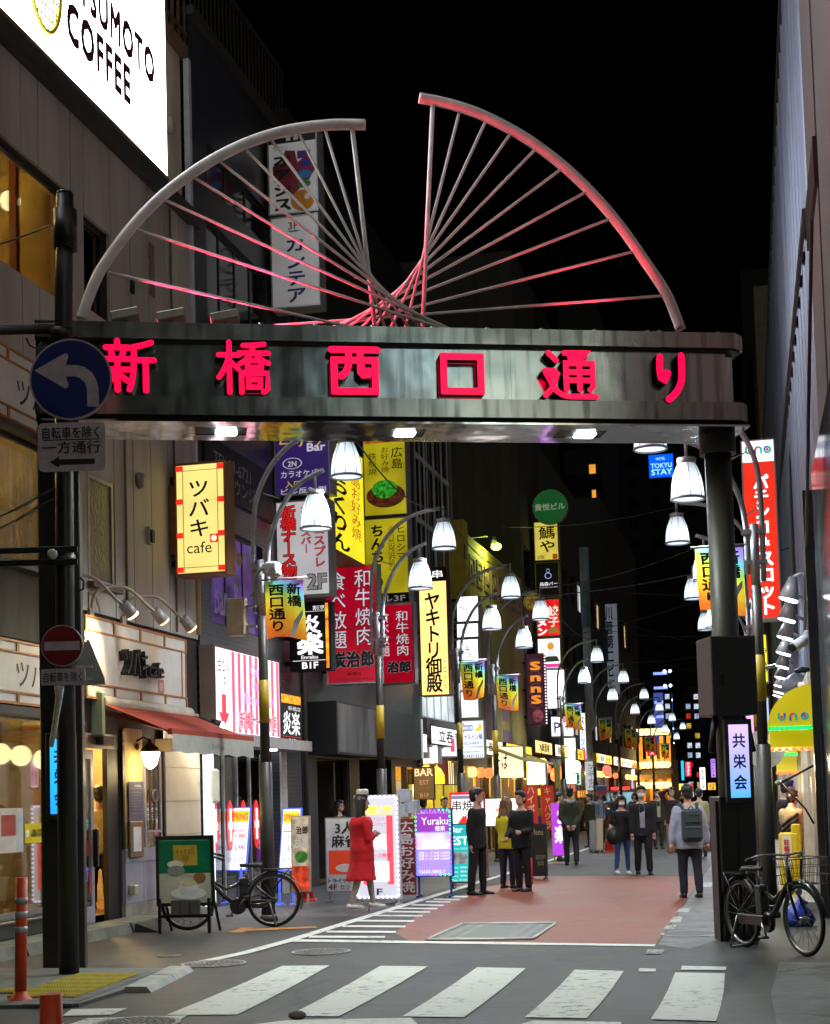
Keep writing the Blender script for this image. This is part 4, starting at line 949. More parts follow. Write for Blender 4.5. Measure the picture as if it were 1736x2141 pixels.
# wall lantern
t = thing('wall_lantern', 'lit glass wall lantern beside the cafe door', 'lamp', st(UL + .02, 19.52, 2.05), ROT_L)
MB().lathe([(.02, .0), (.09, .06), (.13, .2), (.13, .24)], (.15, -.2, .1), n=14).make('glass_bowl', emi('lantern_bowl', (1, .8, .42), 9, var=0), t); MB().lathe([(.14, .24), (.12, .3), (.03, .36), (.02, .42)], (.15, -.2, .1), n=14).make('cap', WOODD, t); MB().tube([(.15, -.2, .5), (.15, -.1, .55), (.15, .0, .5)], .015, 6).make('arm', WOODD, t); MB().lathe([(.05, 0), (.05, .015)], (.15, -.001, .42), n=10, ax='y').make('wall_plate', WOODD, t)
lamp_light('lantern_light', 'POINT', (.15, -.3, .05), 14, (1, .75, .38), t, .08)
MB().bbox(20.3, 20.55, -.28, -.02, 2.42, 2.6, .01).make('meter_box', pl('#9a8a70'), cafe)
# foldaway box near plinth
MB().bbox(19.32, 19.46, -.12, -.02, .42, .56, .015).make('outlet_cover', pl('#b8b29c'), cafe)

# ---- cafe fascia signs (white boards with brown lattice borders)
BOARD = mat('fascia_white', (.66, .64, .6), .5, var=.12, scale=1.5); BROWN = mat('lattice_brown', (.42, .16, .04), .55, var=.2)
def fascia(label, v0, v1, z0, z1, n, texts, u=UL + .1, right=True, thick=()):
    t = thing('cafe_sign', label, 'shop sign', st(u, v0, z0), ROT_L); W, H = v1 - v0, z1 - z0
    MB().box(0, W, .0, .1, 0, H).make('board', BOARD, t)
    bh = H * .17
    MB().box(0, W, -.014, -.001, 0, .03).box(0, W, -.014, -.001, H - .03, H).box(0, W, -.014, -.001, bh, bh + .025).box(0, W, -.014, -.001, H - bh - .025, H - bh).make('border_rail', BROWN, t)
    for i in range(n + 1):
        x = min(W - .05, W * i / n)
        for a, c in ((.03, bh), (H - bh, H - .03)): MB().box(x, x + .05, -.016, -.001, a, c).make('border_stud', BROWN, t)
    if right: MB().box(W - .2, W - .17, -.012, -.001, bh + .025, H - bh - .025).box(W - .05, W - .02, -.012, -.001, bh + .025, H - bh - .025).make('border_rail', BROWN, t)
    for body, fr, m, bold, dep in texts:
        x0, x1, a, c = face_rect(W, H, fr); vs_, fs_, w_, h_ = text_geo(body)
        q = MB()
        if dep:
            me_v = [(x0 + p[0] * (x1 - x0), a + p[1] * (c - a)) for p in vs_]; k = len(me_v)
            from collections import Counter
            ed = Counter();
            for f in fs_:
                for i in range(len(f)): ed[(f[i], f[(i + 1) % len(f)])] += 1
            bd = [(i, j) for (i, j) in ed if (j, i) not in ed]
            q.add([(x, -dep, z) for x, z in me_v] + [(x, -.0, z) for x, z in me_v], [list(f) for f in fs_], 0)
            o_ = len(q.v) - 2 * k
            for i, j in bd: q.f.append([o_ + i, o_ + k + i, o_ + k + j, o_ + j]); q.m.append(0); q.s.append(False)
        else: text_mb(q, body, x0, x1, a, c, -.004, bold)
        q.make('lettering', m, t)
    return t, W, H
INK = pl('#2a2c2c')
t, W, H = fascia('white cafe fascia with raised dark letters above the door awning', 17.9, 21.36, 3.05, 4.14, 4, [('ツバキ', (.30, .30, .52, .66), INK, .02, .11), ('cafe', (.53, .42, .68, .62), INK, .02, .11)])
print_on(t, W, H, decos=[('rect', (.685, .62, .745, .82), pl('#a86a60'), 'flower_stamp'), ('disc', (.695, .66, .735, .78), pl('#c9a89c'), 'flower_stamp')])
fascia('white cafe fascia with painted letters behind the no entry sign', 14.6, 17.55, 2.86, 3.62, 4, [('ツバキ', (.5, .3, .86, .72), INK, .005, 0)], right=False)
fascia('upper white cafe fascia with painted letters behind the blue sign', 14.4, 17.42, 6.22, 7.1, 4, [('ツバキ', (.58, .34, .95, .72), INK, .005, 0)], right=False)
CORR = mat('corrugated_cream', (.42, .37, .3), .6, var=.4, scale=2, streak=True)
b = MB()
for i in range(74):
    x = 13.0 + i * .06; b.add([(x, .0, 3.66), (x + .03, -.03, 3.66), (x + .06, .0, 3.66), (x, .0, 4.48), (x + .03, -.03, 4.48), (x + .06, .0, 4.48)], [(0, 1, 4, 3), (1, 2, 5, 4)])
b.make('corrugated_sheet', CORR, cafe)
MB().box(12, 17.44, -.2, .03, 4.47, 4.53).box(12, 17.5, -.12, .03, 2.74, 2.84).box(12, 17.44, -.14, .03, 6.14, 6.2).make('ledge', COPING, cafe)
MB().box(17.45, 17.84, -.08, .03, 0.14, 4.2).make('pier', mat('pier_dark', (.06, .05, .045), .6), cafe)
# gooseneck lamps above the fascia
GOOS = mat('gooseneck_cream', (.45, .38, .28), .5, var=.3)
for i, (px, py) in enumerate(((266, 1268), (332, 1282), (391, 1298))):
    v, z = wall(px, py, UL + .62); q = MB()
    t = thing('gooseneck_lamp', ('gooseneck lamp above the cafe fascia, the nearest and lit', 'middle gooseneck lamp above the cafe fascia', 'farthest gooseneck lamp above the cafe fascia')[i], 'lamp', st(UL, v - .85, 4.14), ROT_L, 'gooseneck lamps over the cafe fascia')
    q.tube(spline([(0, -.02, .0), (.0, -.06, .25), (.08, -.14, .38), (.4, -.36, .42), (.72, -.55, z - 4.14 + .06), (.85, -.62, z - 4.14)], 5), .022, 7); q.make('arm', GOOS, t)
    MB().tube([(.80, -.58, z - 4.10), (.92, -.66, z - 4.24)], [.07, .085], 12).make('head', pl('#b8b6b4', .35), t)
    MB().tube([(.921, -.661, z - 4.241), (.935, -.67, z - 4.26)], [.08, .075], 12).make('lens', em('#ffd9a0', 12 if i == 0 else 2.5, var=0), t)
    MB().box(-.06, .06, -.04, -.0, -.1, .12).make('wall_plate', GOOS, t)
    lamp_light('gooseneck_light', 'SPOT', (.95, -.68, z - 4.29), 150 if i == 0 else 6, (1, .72, .36), t, .05, 130, .8, (-.55, .62, -.55))
# conduits, vents and stains on the upper wall
for pts_ in ([(19.4, -.03, 4.25), (19.4, -.03, 7.4), (21.9, -.03, 7.4)], [(21.2, -.03, 4.25), (21.2, -.03, 10.8)]): MB().tube([Vector(q_) for q_ in pts_], .018, 6).make('conduit', pl('#6a6258'), cafe)
for x_, z_ in ((20.6, 7.9), (19.9, 6.3)):
    o = MB().lathe([(.001, .09), (.1, .08), (.12, .0)], (x_, -.006, z_), n=14, ax='y').make('vent_hood', pl('#8a8276', .4), cafe)
for x_, z_ in ((20.5, 10.0), (21.7, 8.6)): MB().box(x_ - .1, x_ + .1, -.012, -.006, z_ - .8, z_).make('stain', mat('rust_stain', (.2, .15, .1), .8, var=.6, scale=8), cafe)
# awning over the door
AWN = mat('awning_red', (.40, .045, .02), .75, var=.2); AWNG = mat('awning_valance', (.45, .46, .40), .8, var=.15); AWNA = mat('awning_arm_orange', (.40, .10, .03), .5)
va0, va1 = 18.25, 21.35; za = 2.98; zo = 2.6; out_ = 1.1
t = thing('awning', 'red retractable awning with pale valance over the cafe door', 'awning', st(UL, va0, 0), ROT_L); L = va1 - va0
MB().tube([(0, -.13, za + .03), (L, -.13, za + .03)], .1, 12).make('roller', pl('#cfcabc', .4), t)
q = MB(); q.add([(0, -.2, za), (L, -.2, za), (L, -out_, zo), (0, -out_, zo), (0, -.2, za - .012), (L, -.2, za - .012), (L, -out_, zo - .012), (0, -out_, zo - .012)], [(0, 1, 2, 3), (7, 6, 5, 4), (0, 3, 7, 4), (1, 5, 6, 2)]); q.make('fabric', AWN, t)
MB().box(-.03, L + .03, -out_ - .05, -out_ + .01, zo - .05, zo + .03).make('front_bar', AWN, t)
q = MB(); n = 24
for i in range(n):
    x0, x1 = L * i / n, L * (i + 1) / n; z = zo - .28 + .012 * math.sin(i * 1.3); z2 = zo - .28 + .012 * math.sin((i + 1) * 1.3); q.quad((x0, -out_ - .055, z), (x1, -out_ - .055, z2), (x1, -out_ - .05, zo - .04), (x0, -out_ - .05, zo - .04))
q.make('valance', AWNG, t); text_mb(MB(), 'ツバキcafe', L * .44, L * .6, zo - .21, zo - .12, -out_ - .06, .0).make('lettering', pl('#3a3c38'), t)
for x in (.1, L - .5):
    for dx in (0, .5): pass
    MB().tube([(x, -.15, za - .1), (x + .62, -.72, za - .3), (x + .06, -out_, zo - .03)], .032, 6).make('folding_arm', AWNA, t)
MB().bbox(-.02, .04, -.2, .0, za - .42, za + .18, .03).make('end_cap', pl('#9fae98'), t)
# spotlight at the awning's far corner and box lamp
t = thing('spotlight', 'bright spotlight on the wall at the far end of the awning', 'spotlight', st(UL + .02, 21.75, 2.86), ROT_L)
MB().tube([(-.05, -.02, .14), (.02, -.2, .08), (.03, -.34, .02)], .02, 6).make('arm', STEEL_D, t); MB().tube([(.0, -.3, .04), (.05, -.45, -.02)], [.05, .08], 12).make('head', STEEL_D, t); MB().ell((.055, -.46, -.03), (.075, .05, .075)).make('bulb', em('#fff0cf', 30, var=0), t)
lamp_light('spot_beam', 'SPOT', (.07, -.54, -.08), 60, (1, .86, .6), t, .06, 150, .7, (-.5, .35, -.8))
# ---- cafe light box sign
LB = emi('cafe_lightbox_face', (1.0, .84, .25), .78, var=.1); BRW = mat('sign_frame_brown', (.26, .12, .04), .5)
t, W, H = sign_front('projecting_sign', 'yellow lit upright cafe sign with red corner squares and brown frame', 'sign', (366, 966, 474, 1202), 20.95, .36, LB, BRW,
    [('ツ\nバ\nキ', (.30, .17, .68, .66), pl('#1a0d05'), .015), ('cafe', (.24, .71, .72, .81), pl('#1a0d05'), .0)],
    [('rect', (.16, .03, .172, .97), pl('#b8841c'), 'line'), ('rect', (.828, .03, .84, .97), pl('#b8841c'), 'line'), ('rect', (.03, .068, .97, .073), pl('#b8841c'), 'line'), ('rect', (.03, .928, .97, .933), pl('#b8841c'), 'line'), ('rect', (.68, .645, .83, .72), em('#d8281e', .9), 'flower_stamp'), ('disc', (.70, .655, .81, .71), em('#ffe9c0', 1), 'flower_stamp')]
    + [('rect', (a, z, a + .13, z + .048), em('#e0281c', 1.0), 'red_square') for a in (.035, .835) for z in (.025, .32, .62, .925)], .035)
MB().bbox(-.22, -.005, .06, .3, H * .2, H * .82, .01).make('mount', BRW, t)
# ---- the big white billboard
b0 = wall(353, 383, UL + .12); zt2 = 15.6
t = thing('billboard', 'huge white lit billboard with dark red lettering on the cafe roof', 'billboard', st(UL + .1, 11.6, 11.13), ROT_L)
W = b0[0] - 11.6; H = zt2 - 11.13
BBM = emi('billboard_face', (0.93, 0.96, 1.0), 7.0, var=.03)
MB().box(0, W, 0, .02, .05, H).make('face', BBM, t); MB().box(-.02, W + .02, .025, .5, .0, H + .02).make('case', pl('#9a9080'), t); MB().box(-.02, W + .02, -.03, .024, -.0, .048).make('lower_edge', pl('#8a7a66'), t)
BBR = mat('billboard_maroon', (.12, .02, .035), .5)
def bb_text(body, pxl, pxr, ytop, ybot, bold=.02):
    u = UL + .1; a = wall(pxl, ytop[0], u); c = wall(pxr, ytop[1], u); zt_ = c[1]; zb_ = wall(pxr, ybot, u)[1]
    text_mb(MB(), body, a[0] - 11.6, c[0] - 11.6, zb_ - 11.13, zt_ - 11.13, -.006, bold, spacing=1.15).make('lettering', BBR, t)
bb_text('COFFEE', 140, 271, (20, 145), 218, .05)
u_ = UL + .1; gap = (wall(313, 145, u_)[0] - wall(207, 60, u_)[0]) / 5; vR = wall(321, 112, u_)[0]; vl = vR - 8.75 * gap; zt_ = wall(321, 112, u_)[1]; zb_ = wall(321, 178, u_)[1]
text_mb(MB(), 'MITSUMOTO', vl - 11.6, vR - 11.6, zb_ - 11.13, zt_ - 11.13, -.006, .05, spacing=1.15).make('lettering', BBR, t)
cx, cz = wall(92, -35, UL + .1); cx -= 11.6; cz -= 11.13
YB = mat('billboard_yellow', (.85, .72, .02), .5); q = MB()
q.tube([(cx + .42 * math.cos(a), -.008, cz + .62 * math.sin(a)) for a in [2 * math.pi * i / 28 for i in range(28)]], .035, 5, closed=True)
for k in range(-3, 4):
    f = k / 4; hgt = .6 * math.sqrt(1 - f * f)
    q.tube([(cx + .4 * f, -.008, cz - hgt), (cx + .4 * f + .05, -.008, cz), (cx + .4 * f, -.008, cz + hgt)], .012, 4); wd = .4 * math.sqrt(1 - f * f); q.tube([(cx - wd, -.008, cz + .6 * f), (cx + wd, -.008, cz + .6 * f + .04)], .012, 4)
q.make('emblem', YB, t)
# ================================================================== left row behind the cafe
DT = mat('dark_tile_wall', (.045, .05, .06), .45, var=.3, scale=2, bump=.0)
def tile_mat(name, c1, c2, sx, sz, mortar=(.02, .02, .022)):
    m, t, b = _nodes(name); tc = t.nodes.new('ShaderNodeTexCoord'); mp = t.nodes.new('ShaderNodeMapping'); mp.inputs['Rotation'].default_value = (R_(90), 0, 0)
    br = t.nodes.new('ShaderNodeTexBrick'); t.links.new(tc.outputs['Object'], mp.inputs[0]); t.links.new(mp.outputs[0], br.inputs['Vector'])
    br.inputs['Scale'].default_value = 1; br.inputs['Brick Width'].default_value = sx; br.inputs['Row Height'].default_value = sz; br.inputs['Mortar Size'].default_value = .008
    for k, c in (('Color1', c1), ('Color2', c2), ('Mortar', mortar)): br.inputs[k].default_value = (*c, 1)
    t.links.new(br.outputs[0], b.inputs['Base Color']); b.inputs['Roughness'].default_value = .35
    bp = t.nodes.new('ShaderNodeBump'); bp.inputs['Strength'].default_value = .4; bp.inputs['Distance'].default_value = .01; bp.invert = True; t.links.new(br.outputs['Fac'], bp.inputs['Height']); t.links.new(bp.outputs[0], b.inputs['Normal'])
    MATS[name] = m; return m
TILE_D = tile_mat('small_dark_tiles', (.05, .056, .07), (.038, .044, .056), .24, .075)
DGLASS = mat('dark_window_glass', (.012, .014, .018), .06, var=.1, spec=.9)
LITG = emi('lit_window_white', (.75, .85, .9), .55, var=.35, scale=2.5); LITW = emi('lit_window_warm', (1, .7, .35), .5, var=.4, scale=2)
def bld(name, label, v0, v1, h, wm, wins=(), u=UL, depth=9.0, holes=(), gm=None, cat='building'):
    """street house: wall with framed windows (v, v, z, z, glass) on the street side"""
    t = thing(name, label, cat, st(u, v0, 0), ROT_L); L = v1 - v0
    hs = [(a - v0, c - v0, z0, z1) for a, c, z0, z1, *_ in wins] + [(a - v0, c - v0, z0, z1) for a, c, z0, z1 in holes]
    b = grid_wall(0, L, 0, h, hs, 0, .16); b.quad((0, 3, 0), (0, 3, h), (0, depth, h), (0, depth, 0)); b.quad((L, 3, 0), (L, depth, 0), (L, depth, h), (L, 3, h)); b.quad((0, 3, h), (L, 3, h), (L, depth, h), (0, depth, h))
    b.make('wall', wm, t)
    for w_ in wins:
        a, c, z0, z1 = w_[:4]; g_ = w_[4] if len(w_) > 4 else DGLASS; n = w_[5] if len(w_) > 5 else 1
        window(t, (a - v0 + .004, c - v0 - .004, z0 + .004, z1 - .004), .05, w_[6] if len(w_) > 6 else WINFR, g_, [a - v0 + (c - a) * i / n for i in range(1, n)], y=.07)
    return t
K_ = pl('#0d0c0c'); WOODM = mat('mid_wood', (.16, .07, .025), .55, var=.4, scale=6); PAPER = mat('menu_paper', (.62, .56, .44), .8); SHOJI = emi('shoji_lit', (1, .74, .34), 1.5, var=.35, scale=2)
def shopfront(t, x0, x1, zt, seed):
    """timber bays set in a shop opening: posts, lattice doors, counters, crates, menus, hanging lanterns"""
    r = random.Random(seed); n = max(2, int((x1 - x0) / 1.15)); w_ = (x1 - x0) / n
    MB().box(x0, x1, .06, .2, zt - .3, zt - .004).make('lintel', WOODD, t)
    m_ = max(1, int((x1 - x0) / 3)); q_ = (x1 - x0) / m_
    for i in range(m_):
        a, c = x0 + i * q_ + .06, x0 + (i + 1) * q_ - .06; col, tx = (('#ffe08a', '大衆酒場'), ('#fff6e4', '焼鳥 串焼'), ('#e0301c', '居酒屋'), ('#ffd040', 'らーめん'), ('#f4f8ff', '立呑み'))[r.randint(0, 4)]
        MB().box(a, c, -.22, -.002, zt + .03, zt + .55).make('fascia_case', WOODD, t); MB().box(a + .04, c - .04, -.23, -.221, zt + .07, zt + .51).make('lit_fascia', em(col, 1.1), t); text_mb(MB(), tx, a + (c - a) * .2, a + (c - a) * .8, zt + .13, zt + .45, -.236, .03).make('lettering', pl('#fff4e0') if col == '#e0301c' else K_, t)
    for i in range(n):
        a = x0 + i * w_; MB().box(a, a + .1, .04, .18, .02, zt - .3).make('bay_post', (WOODD, WOODM)[r.randint(0, 1)], t)
        k = r.randint(0, 4); c = a + w_
        if k == 0:
            MB().box(a + .12, c - .02, .16, .17, .1, zt - .35).make('lit_screen', SHOJI, t)
            for q in range(1, 5): MB().box(a + .12 + q * (w_ - .14) / 5, a + .15 + q * (w_ - .14) / 5, .13, .158, .1, zt - .35).make('lattice_bar', WOODD, t)
        elif k == 1:
            MB().bbox(a + .1, c, .1, .5, .02, .95, .01).make('counter', WOODM, t)
            for q in range(5): MB().lathe([(.04, 0), (.045, .16), (.018, .22), (.018, .3)], (a + .25 + q * .17, .3, .96), n=7).make('bottle', pl(('#3a5a20', '#6a3a10', '#c8c0a0', '#8a1a14')[r.randint(0, 3)], .25), t)
            for q in range(3): MB().box(a + .2 + q * .3, a + .42 + q * .3, .12, .125, 1.5, 2.0).make('menu_strip', PAPER, t)
        elif k == 2:
            for q in range(r.randint(2, 4)): MB().bbox(a + .15, c - .1, -.25, .12, .03 + q * .3, .3 + q * .3, .01).make('crate', pl(('#c8a018', '#8a2018', '#2a4a8a')[q % 3]), t)
            MB().box(a + .15, c - .05, .17, .175, 1.2, 2.1).make('poster', pl(('#b83020', '#d8c8a0', '#204a80')[r.randint(0, 2)]), t)
        elif k == 3:
            for q in range(3): MB().box(a + .13 + q * (w_ - .16) / 3, a + .11 + (q + 1) * (w_ - .16) / 3, -.02, -.01, 1.35, zt - .32).make('curtain_panel', pl(('#8a1c18', '#1c2c5a', '#c8b890')[(seed + i) % 3]), t)
            MB().box(a + .12, c - .02, .4, .41, .1, 1.9).make('dark_door', WOODD, t)
        else:
            MB().box(a + .12, c, .12, .2, .02, 1.1).make('panelling', WOODM, t); MB().box(a + .12, c, .14, .15, 1.1, zt - .35).make('pane', GLS, t)
        if r.random() < .5: MB().lathe([(.07, 0), (.13, .05), (.14, .15), (.13, .25), (.07, .3)], (a + w_ / 2, -.12, zt - .65), n=10).make('small_lantern', em(('#ffcf70', '#ff6a3a')[r.randint(0, 1)], 2, var=0), t)
# -- dark tiled house with the bar sign board
b2 = bld('tiled_building', 'dark tiled building between the cafe and the tall white signs', 22.2, 27.3, 14.4, TILE_D, [(22.8, 25.9, 8.25, 11.3, DGLASS, 4), (22.75, 25.3, 4.55, 6.2, emi('purple_poster_glass', (.10, .03, .32), .35, var=.9, scale=3), 3), (22.9, 26.0, 11.9, 12.6, DGLASS, 3)], holes=[(22.55, 26.0, .02, 2.72)])
MB().box(.25, 3.6, -.05, -.002, 6.7, 7.6).make('black_sign_band', pl('#0b0b0e'), b2); text_mb(MB(), 'TEL 03-6721\nバーラウンジ', .5, 2.6, 6.85, 7.4, -.053).make('lettering', pl('#9a9a9a'), b2)
MB().box(-.05, 5.0, -.1, .2, 14.4, 14.55).make('cornice', COPING, b2)
for i in range(26): MB().box(.1 + i * .19, .13 + i * .19, .0, .03, 14.56, 15.75).make('railing_bar', pl('#33302c'), b2)
MB().box(0, 5, -.01, .05, 15.75, 15.82).make('railing_rail', pl('#33302c'), b2)
text_mb(MB(), 'Bar', .75, 1.35, 4.75, 5.3, .03, .02).make('lettering', pl('#b09ad0'), b2); text_mb(MB(), 'Bar', 1.7, 2.25, 4.85, 5.35, .03, .02).make('lettering', pl('#b09ad0'), b2)
for x, z in ((1.1, 5.75), (1.95, 5.8)): MB().lathe([(.12, 0), (.12, .01)], (x, .03, z), n=16, ax='y').make('poster_ring', pl('#b8902a'), b2)
# lobby: black wall, white posts, doors with white crosses on red ovals
LOB = mat('lobby_black', (.012, .012, .016), .15); LOBW = emi('lobby_tube', (.85, .92, 1.0), 5, var=0)
room(.36, 3.8, .2, 1.6, .02, 2.72, b2, LOB, 'lobby_lining'); MB().box(.4, 3.7, .3, .38, 2.62, 2.68).make('lobby_tube_light', LOBW, b2)
for x in (.62, 1.22, 1.85, 2.5, 3.15): MB().box(x - .03, x + .03, .1, .14, .05, 2.5).make('door_stile', ALU, b2)
for i, x in enumerate((.8, 1.5, 2.15, 2.8)):
    d_ = MB().box(x - .25, x + .29, .12, .128, .06, 2.45).make('glass_door', GLD, b2)
    MB().prism([(x + .16 * math.cos(a), 1.28 + .42 * math.sin(a)) for a in [2 * math.pi * k / 24 for k in range(24)]], .108, .112).make('red_oval', em('#e0141c', .75), d_)
    MB().box(x - .1, x + .1, .1, .106, 1.22, 1.34).box(x - .045, x + .045, .099, .105, 1.02, 1.56).make('white_cross', em('#ffffff', .8), d_)
MB().box(.02, .34, -.06, -.0, .0, 2.75).make('lit_post', emi('lit_post_white', (.8, .9, 1.0), 1.2), b2); MB().box(3.8, 4.1, -.04, .0, .0, 2.7).make('side_post', pl('#c8c4bc'), b2)
for i in range(6): MB().box(3.82, 4.09, -.046, -.041, .3 + i * .4, .31 + i * .4).make('tile_joint', pl('#7a766e'), b2)
MB().box(.1, 4.2, -.5, -.02, 2.56, 2.74).make('canopy_soffit', pl('#b8b4b0'), b2); MB().bbox(.12, .36, -.16, -.065, 1.65, 2.2, .04).make('meter_cover', pl('#d8dccc', .35), b2)
for x in (.9, 2.4): MB().lathe([(.12, 2.53), (.13, 2.555)], (x, -.3, 0), n=14).make('canopy_lamp', em('#fff4e0', 9, var=0), b2)
for x in (.9, 2.4): lamp_light('canopy_light', 'SPOT', (x, -.32, 2.5), 45, (.9, .95, 1), b2, .1, 150, .7, (0, -.25, -1))
PINKW = emi('sign_pink_white', (.95, .86, .95), 1.15, var=.1)
t, W, H = sign_wall('fascia_sign', 'lit red and white striped signboard with down arrow above the glass doors', 'shop sign', (447, 1347, 583, 1532), UL + .25, .25, PINKW, pl('#6a5a50'),
  [('当ビル\n1F', (.03, .1, .19, .5), em('#2c2c34', .05), .0, {'out': em('#ffffff', 1)}), ('Candy\nNurse\nMonogatari', (.40, .14, .86, .66), em('#ff9ad8', 1.1), .015, {'out': em('#7a6ad0', .8), 'outw': .03, 'line': .9}), ('新橋ナース物語', (.32, .72, .9, .92), em('#ff4a6a', 1), .03, {'out': em('#fff0f4', 1)})],
  [('rect', (.245 + .085 * i, .03, .285 + .085 * i, .97), em('#ff5a78', 1), 'red_stripe') for i in range(9)] + [('poly', [(.08, .55), (.14, .55), (.14, .76), (.185, .76), (.11, .93), (.035, .76), (.08, .76)], em('#ff3a50', 1), 'arrow')])
sign_wall('fascia_sign', 'black board with white brush letters and flames right of the striped signboard', 'shop sign', (586, 1446, 629, 1553), UL + .2, .2, pl('#17181c'), pl('#3a3634'), [('炎楽', (.1, .36, .9, .82), em('#ffffff', .9), .02), ('新橋店', (.35, .25, .95, .34), em('#ffffff', .7)), ('B1F', (.35, .9, .65, .98), em('#ffffff', .7), .01)], [('rect', (.03, .02, .97, .2), em('#ff9a1e', 1.2, var=.8, scale=9), 'flame_print'), ('rect', (.03, .855, .97, .865), em('#e03020', .8), 'rule')])
# -- black house with two projecting black boxes
v1 = 27.75; b3 = bld('black_building', 'black fronted building with two dark boxes over the bar entrance', 27.35, 37.3, 15.2, mat('black_render', (.018, .018, .02), .5), [(28.5, 31.5, 8.5, 10.5), (33, 36.4, 8.5, 10.5)], holes=[(28.3, 30.6, .02, 2.5), (31.4, 34.2, .02, 2.6), (34.6, 37.1, .02, 2.75)])
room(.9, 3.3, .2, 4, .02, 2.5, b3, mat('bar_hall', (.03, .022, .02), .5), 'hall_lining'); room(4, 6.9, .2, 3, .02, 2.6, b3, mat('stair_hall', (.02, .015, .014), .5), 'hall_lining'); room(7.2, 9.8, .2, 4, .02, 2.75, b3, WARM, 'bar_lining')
shopfront(b3, 7.25, 9.75, 2.75, 3); lamp_light('bar_light', 'POINT', (8.4, 1.2, 2.4), 90, (1, .72, .25), b3, .1); lamp_light('bar_light', 'POINT', (2.0, 2.4, 2.2), 5, (1, .6, .3), b3, .1)
uo = front(704, 1520, v1)[0]; va = wall(786, 1500, uo)[0]; vb = wall(868, 1500, uo)[0]; zt_ = wall(704, 1465, uo)[1]; zb_ = wall(704, 1576, uo)[1]
t = thing('projecting_box', 'black box with weathered grey face over the black doorway', 'sign box', st(uo, v1, zb_), ROT_L); D = uo - UL
MB().box(0, va - v1, .0, D - .003, 0, zt_ - zb_).make('case', pl('#0d0d0f'), t); MB().box(.06, va - v1 - .02, -.012, -.001, .04, zt_ - zb_ - .04).make('face', mat('weathered_face', (.16, .15, .15), .35, var=.8, scale=3.5, streak=True, dirt=(.03, .03, .03)), t)
t = thing('projecting_box', 'plain black box with a white end edge left of the brush sign', 'sign box', st(uo + .1, va + .15, zb_ + .02), ROT_L); MB().box(0, vb - va, 0, D, 0, zt_ - zb_ - .02).make('case', pl('#0a0a0b'), t); MB().box(vb - va + .002, vb - va + .12, -.02, .5, .05, zt_ - zb_ - .07).make('edge_light', emi('edge_glow', (.8, .8, .9), .35), t)
MB().tube([(.12, -.02, .1), (.12, -.02, 14)], .06, 8).make('drain_pipe', pl('#4a4440'), b3)
# hanging dark wood doorway frames
for x in (.95, 2.2, 3.25): MB().box(x - .06, x + .06, .02, .12, .02, 2.45).make('door_post', WOODD, b3)
t = thing('bar_sign', 'brown lit board reading BAR EST above the bar counter', 'shop sign', st(UL + 1.0, 32.2, 1.62), ROT_F)
sign_parts(t, .48, .72, .06, emi('bar_board', (.22, .11, .03), .6), WOODD, [('BAR', (.08, .05, .92, .27), em('#ffd9a0', .9), .02), ('EST', (.3, .4, .74, .53), em('#d9a070', .6), .01), ('Since 2000', (.22, .61, .8, .67), em('#a07850', .5)), ('B1F', (.3, .8, .72, .92), em('#d9a070', .6), .01)], (), .02)
MB().lathe([(.05, .9), (.06, .82), (.03, .75)], (.2, -.08, 0), n=10).make('lamp', STEEL_D, t); lamp_light('board_light', 'SPOT', (.2, -.14, .8), 4, (1, .75, .4), t, .03, 100, .7, (0, .5, -1))
# -- house with white framed windows
WFR = mat('white_window_frame', (.5, .5, .5), .5, var=.3, streak=True)
b4 = bld('framed_building', 'grey building with tall white window frames above the red signs', 37.35, 42.2, 14.5, mat('grey_render', (.13, .13, .13), .7, var=.4, streak=True), [(37.5, 42.0, 5.9, 13.8, DGLASS, 5, WFR), (37.6, 42, 3.75, 5.5, LITG, 5, WFR)], holes=[(37.5, 42, .02, 3.0)])
for z in (7.3, 8.9, 10.6, 12.2): MB().box(.15, 4.7, .05, .11, z, z + .12).make('frame_rail', WFR, b4)
for i in range(4):
    x = .3 + i * 1.1; MB().box(x, x + .05, .02, .06, 6, 13.7).make('frame_post', WFR, b4)
MB().box(-.05, 4.9, -.18, -.002, 3.2, 3.7).make('ledge', pl('#55504a'), b4)
room(.2, 4.6, .2, 4.5, .02, 3.0, b4, WARM, 'bar_lining'); shopfront(b4, .15, 4.65, 3.0, 5); lamp_light('bar_light', 'POINT', (1.2, 1.0, 2.5), 130, (1, .74, .22), b4, .1); lamp_light('bar_light', 'POINT', (3.6, 1.0, 2.5), 130, (1, .74, .22), b4, .1)
# -- low yellow house with relief and mauve motif
YEL = mat('yellow_render', (.42, .33, .10), .75, var=.25, scale=.8, streak=True); MAU = mat('mauve_paint', (.28, .16, .24), .8)
b5 = bld('yellow_building', 'low yellow plastered building with mauve pattern and white stacked sign', 42.25, 54.3, 9.6, YEL, holes=[(42.6, 48, .02, 2.9), (48.6, 54, .02, 2.9)])
MB().box(-.3, .3, -.35, .3, 7.2, 9.62).make('corner_block', mat('yellow_corner', (.45, .36, .03), .7), b5); MB().box(-.32, .1, -.37, -.351, 8.5, 8.9).make('vent_slot', pl('#0c0c0a'), b5)
for i in range(9):
    x = .9 + i * 1.22
    for a, c, d, e in ((0, .9, .0, .12), (0, .12, .12, .8), (0, .9, .8, .92), (.78, .9, .3, .8), (.35, .78, .3, .42), (.35, .47, .42, .6)): MB().box(x + a, x + c, -.03, -.001, 8.2 + d * .9, 8.2 + e * .9).make('relief_key', MAU, b5) if i < 9 else 0
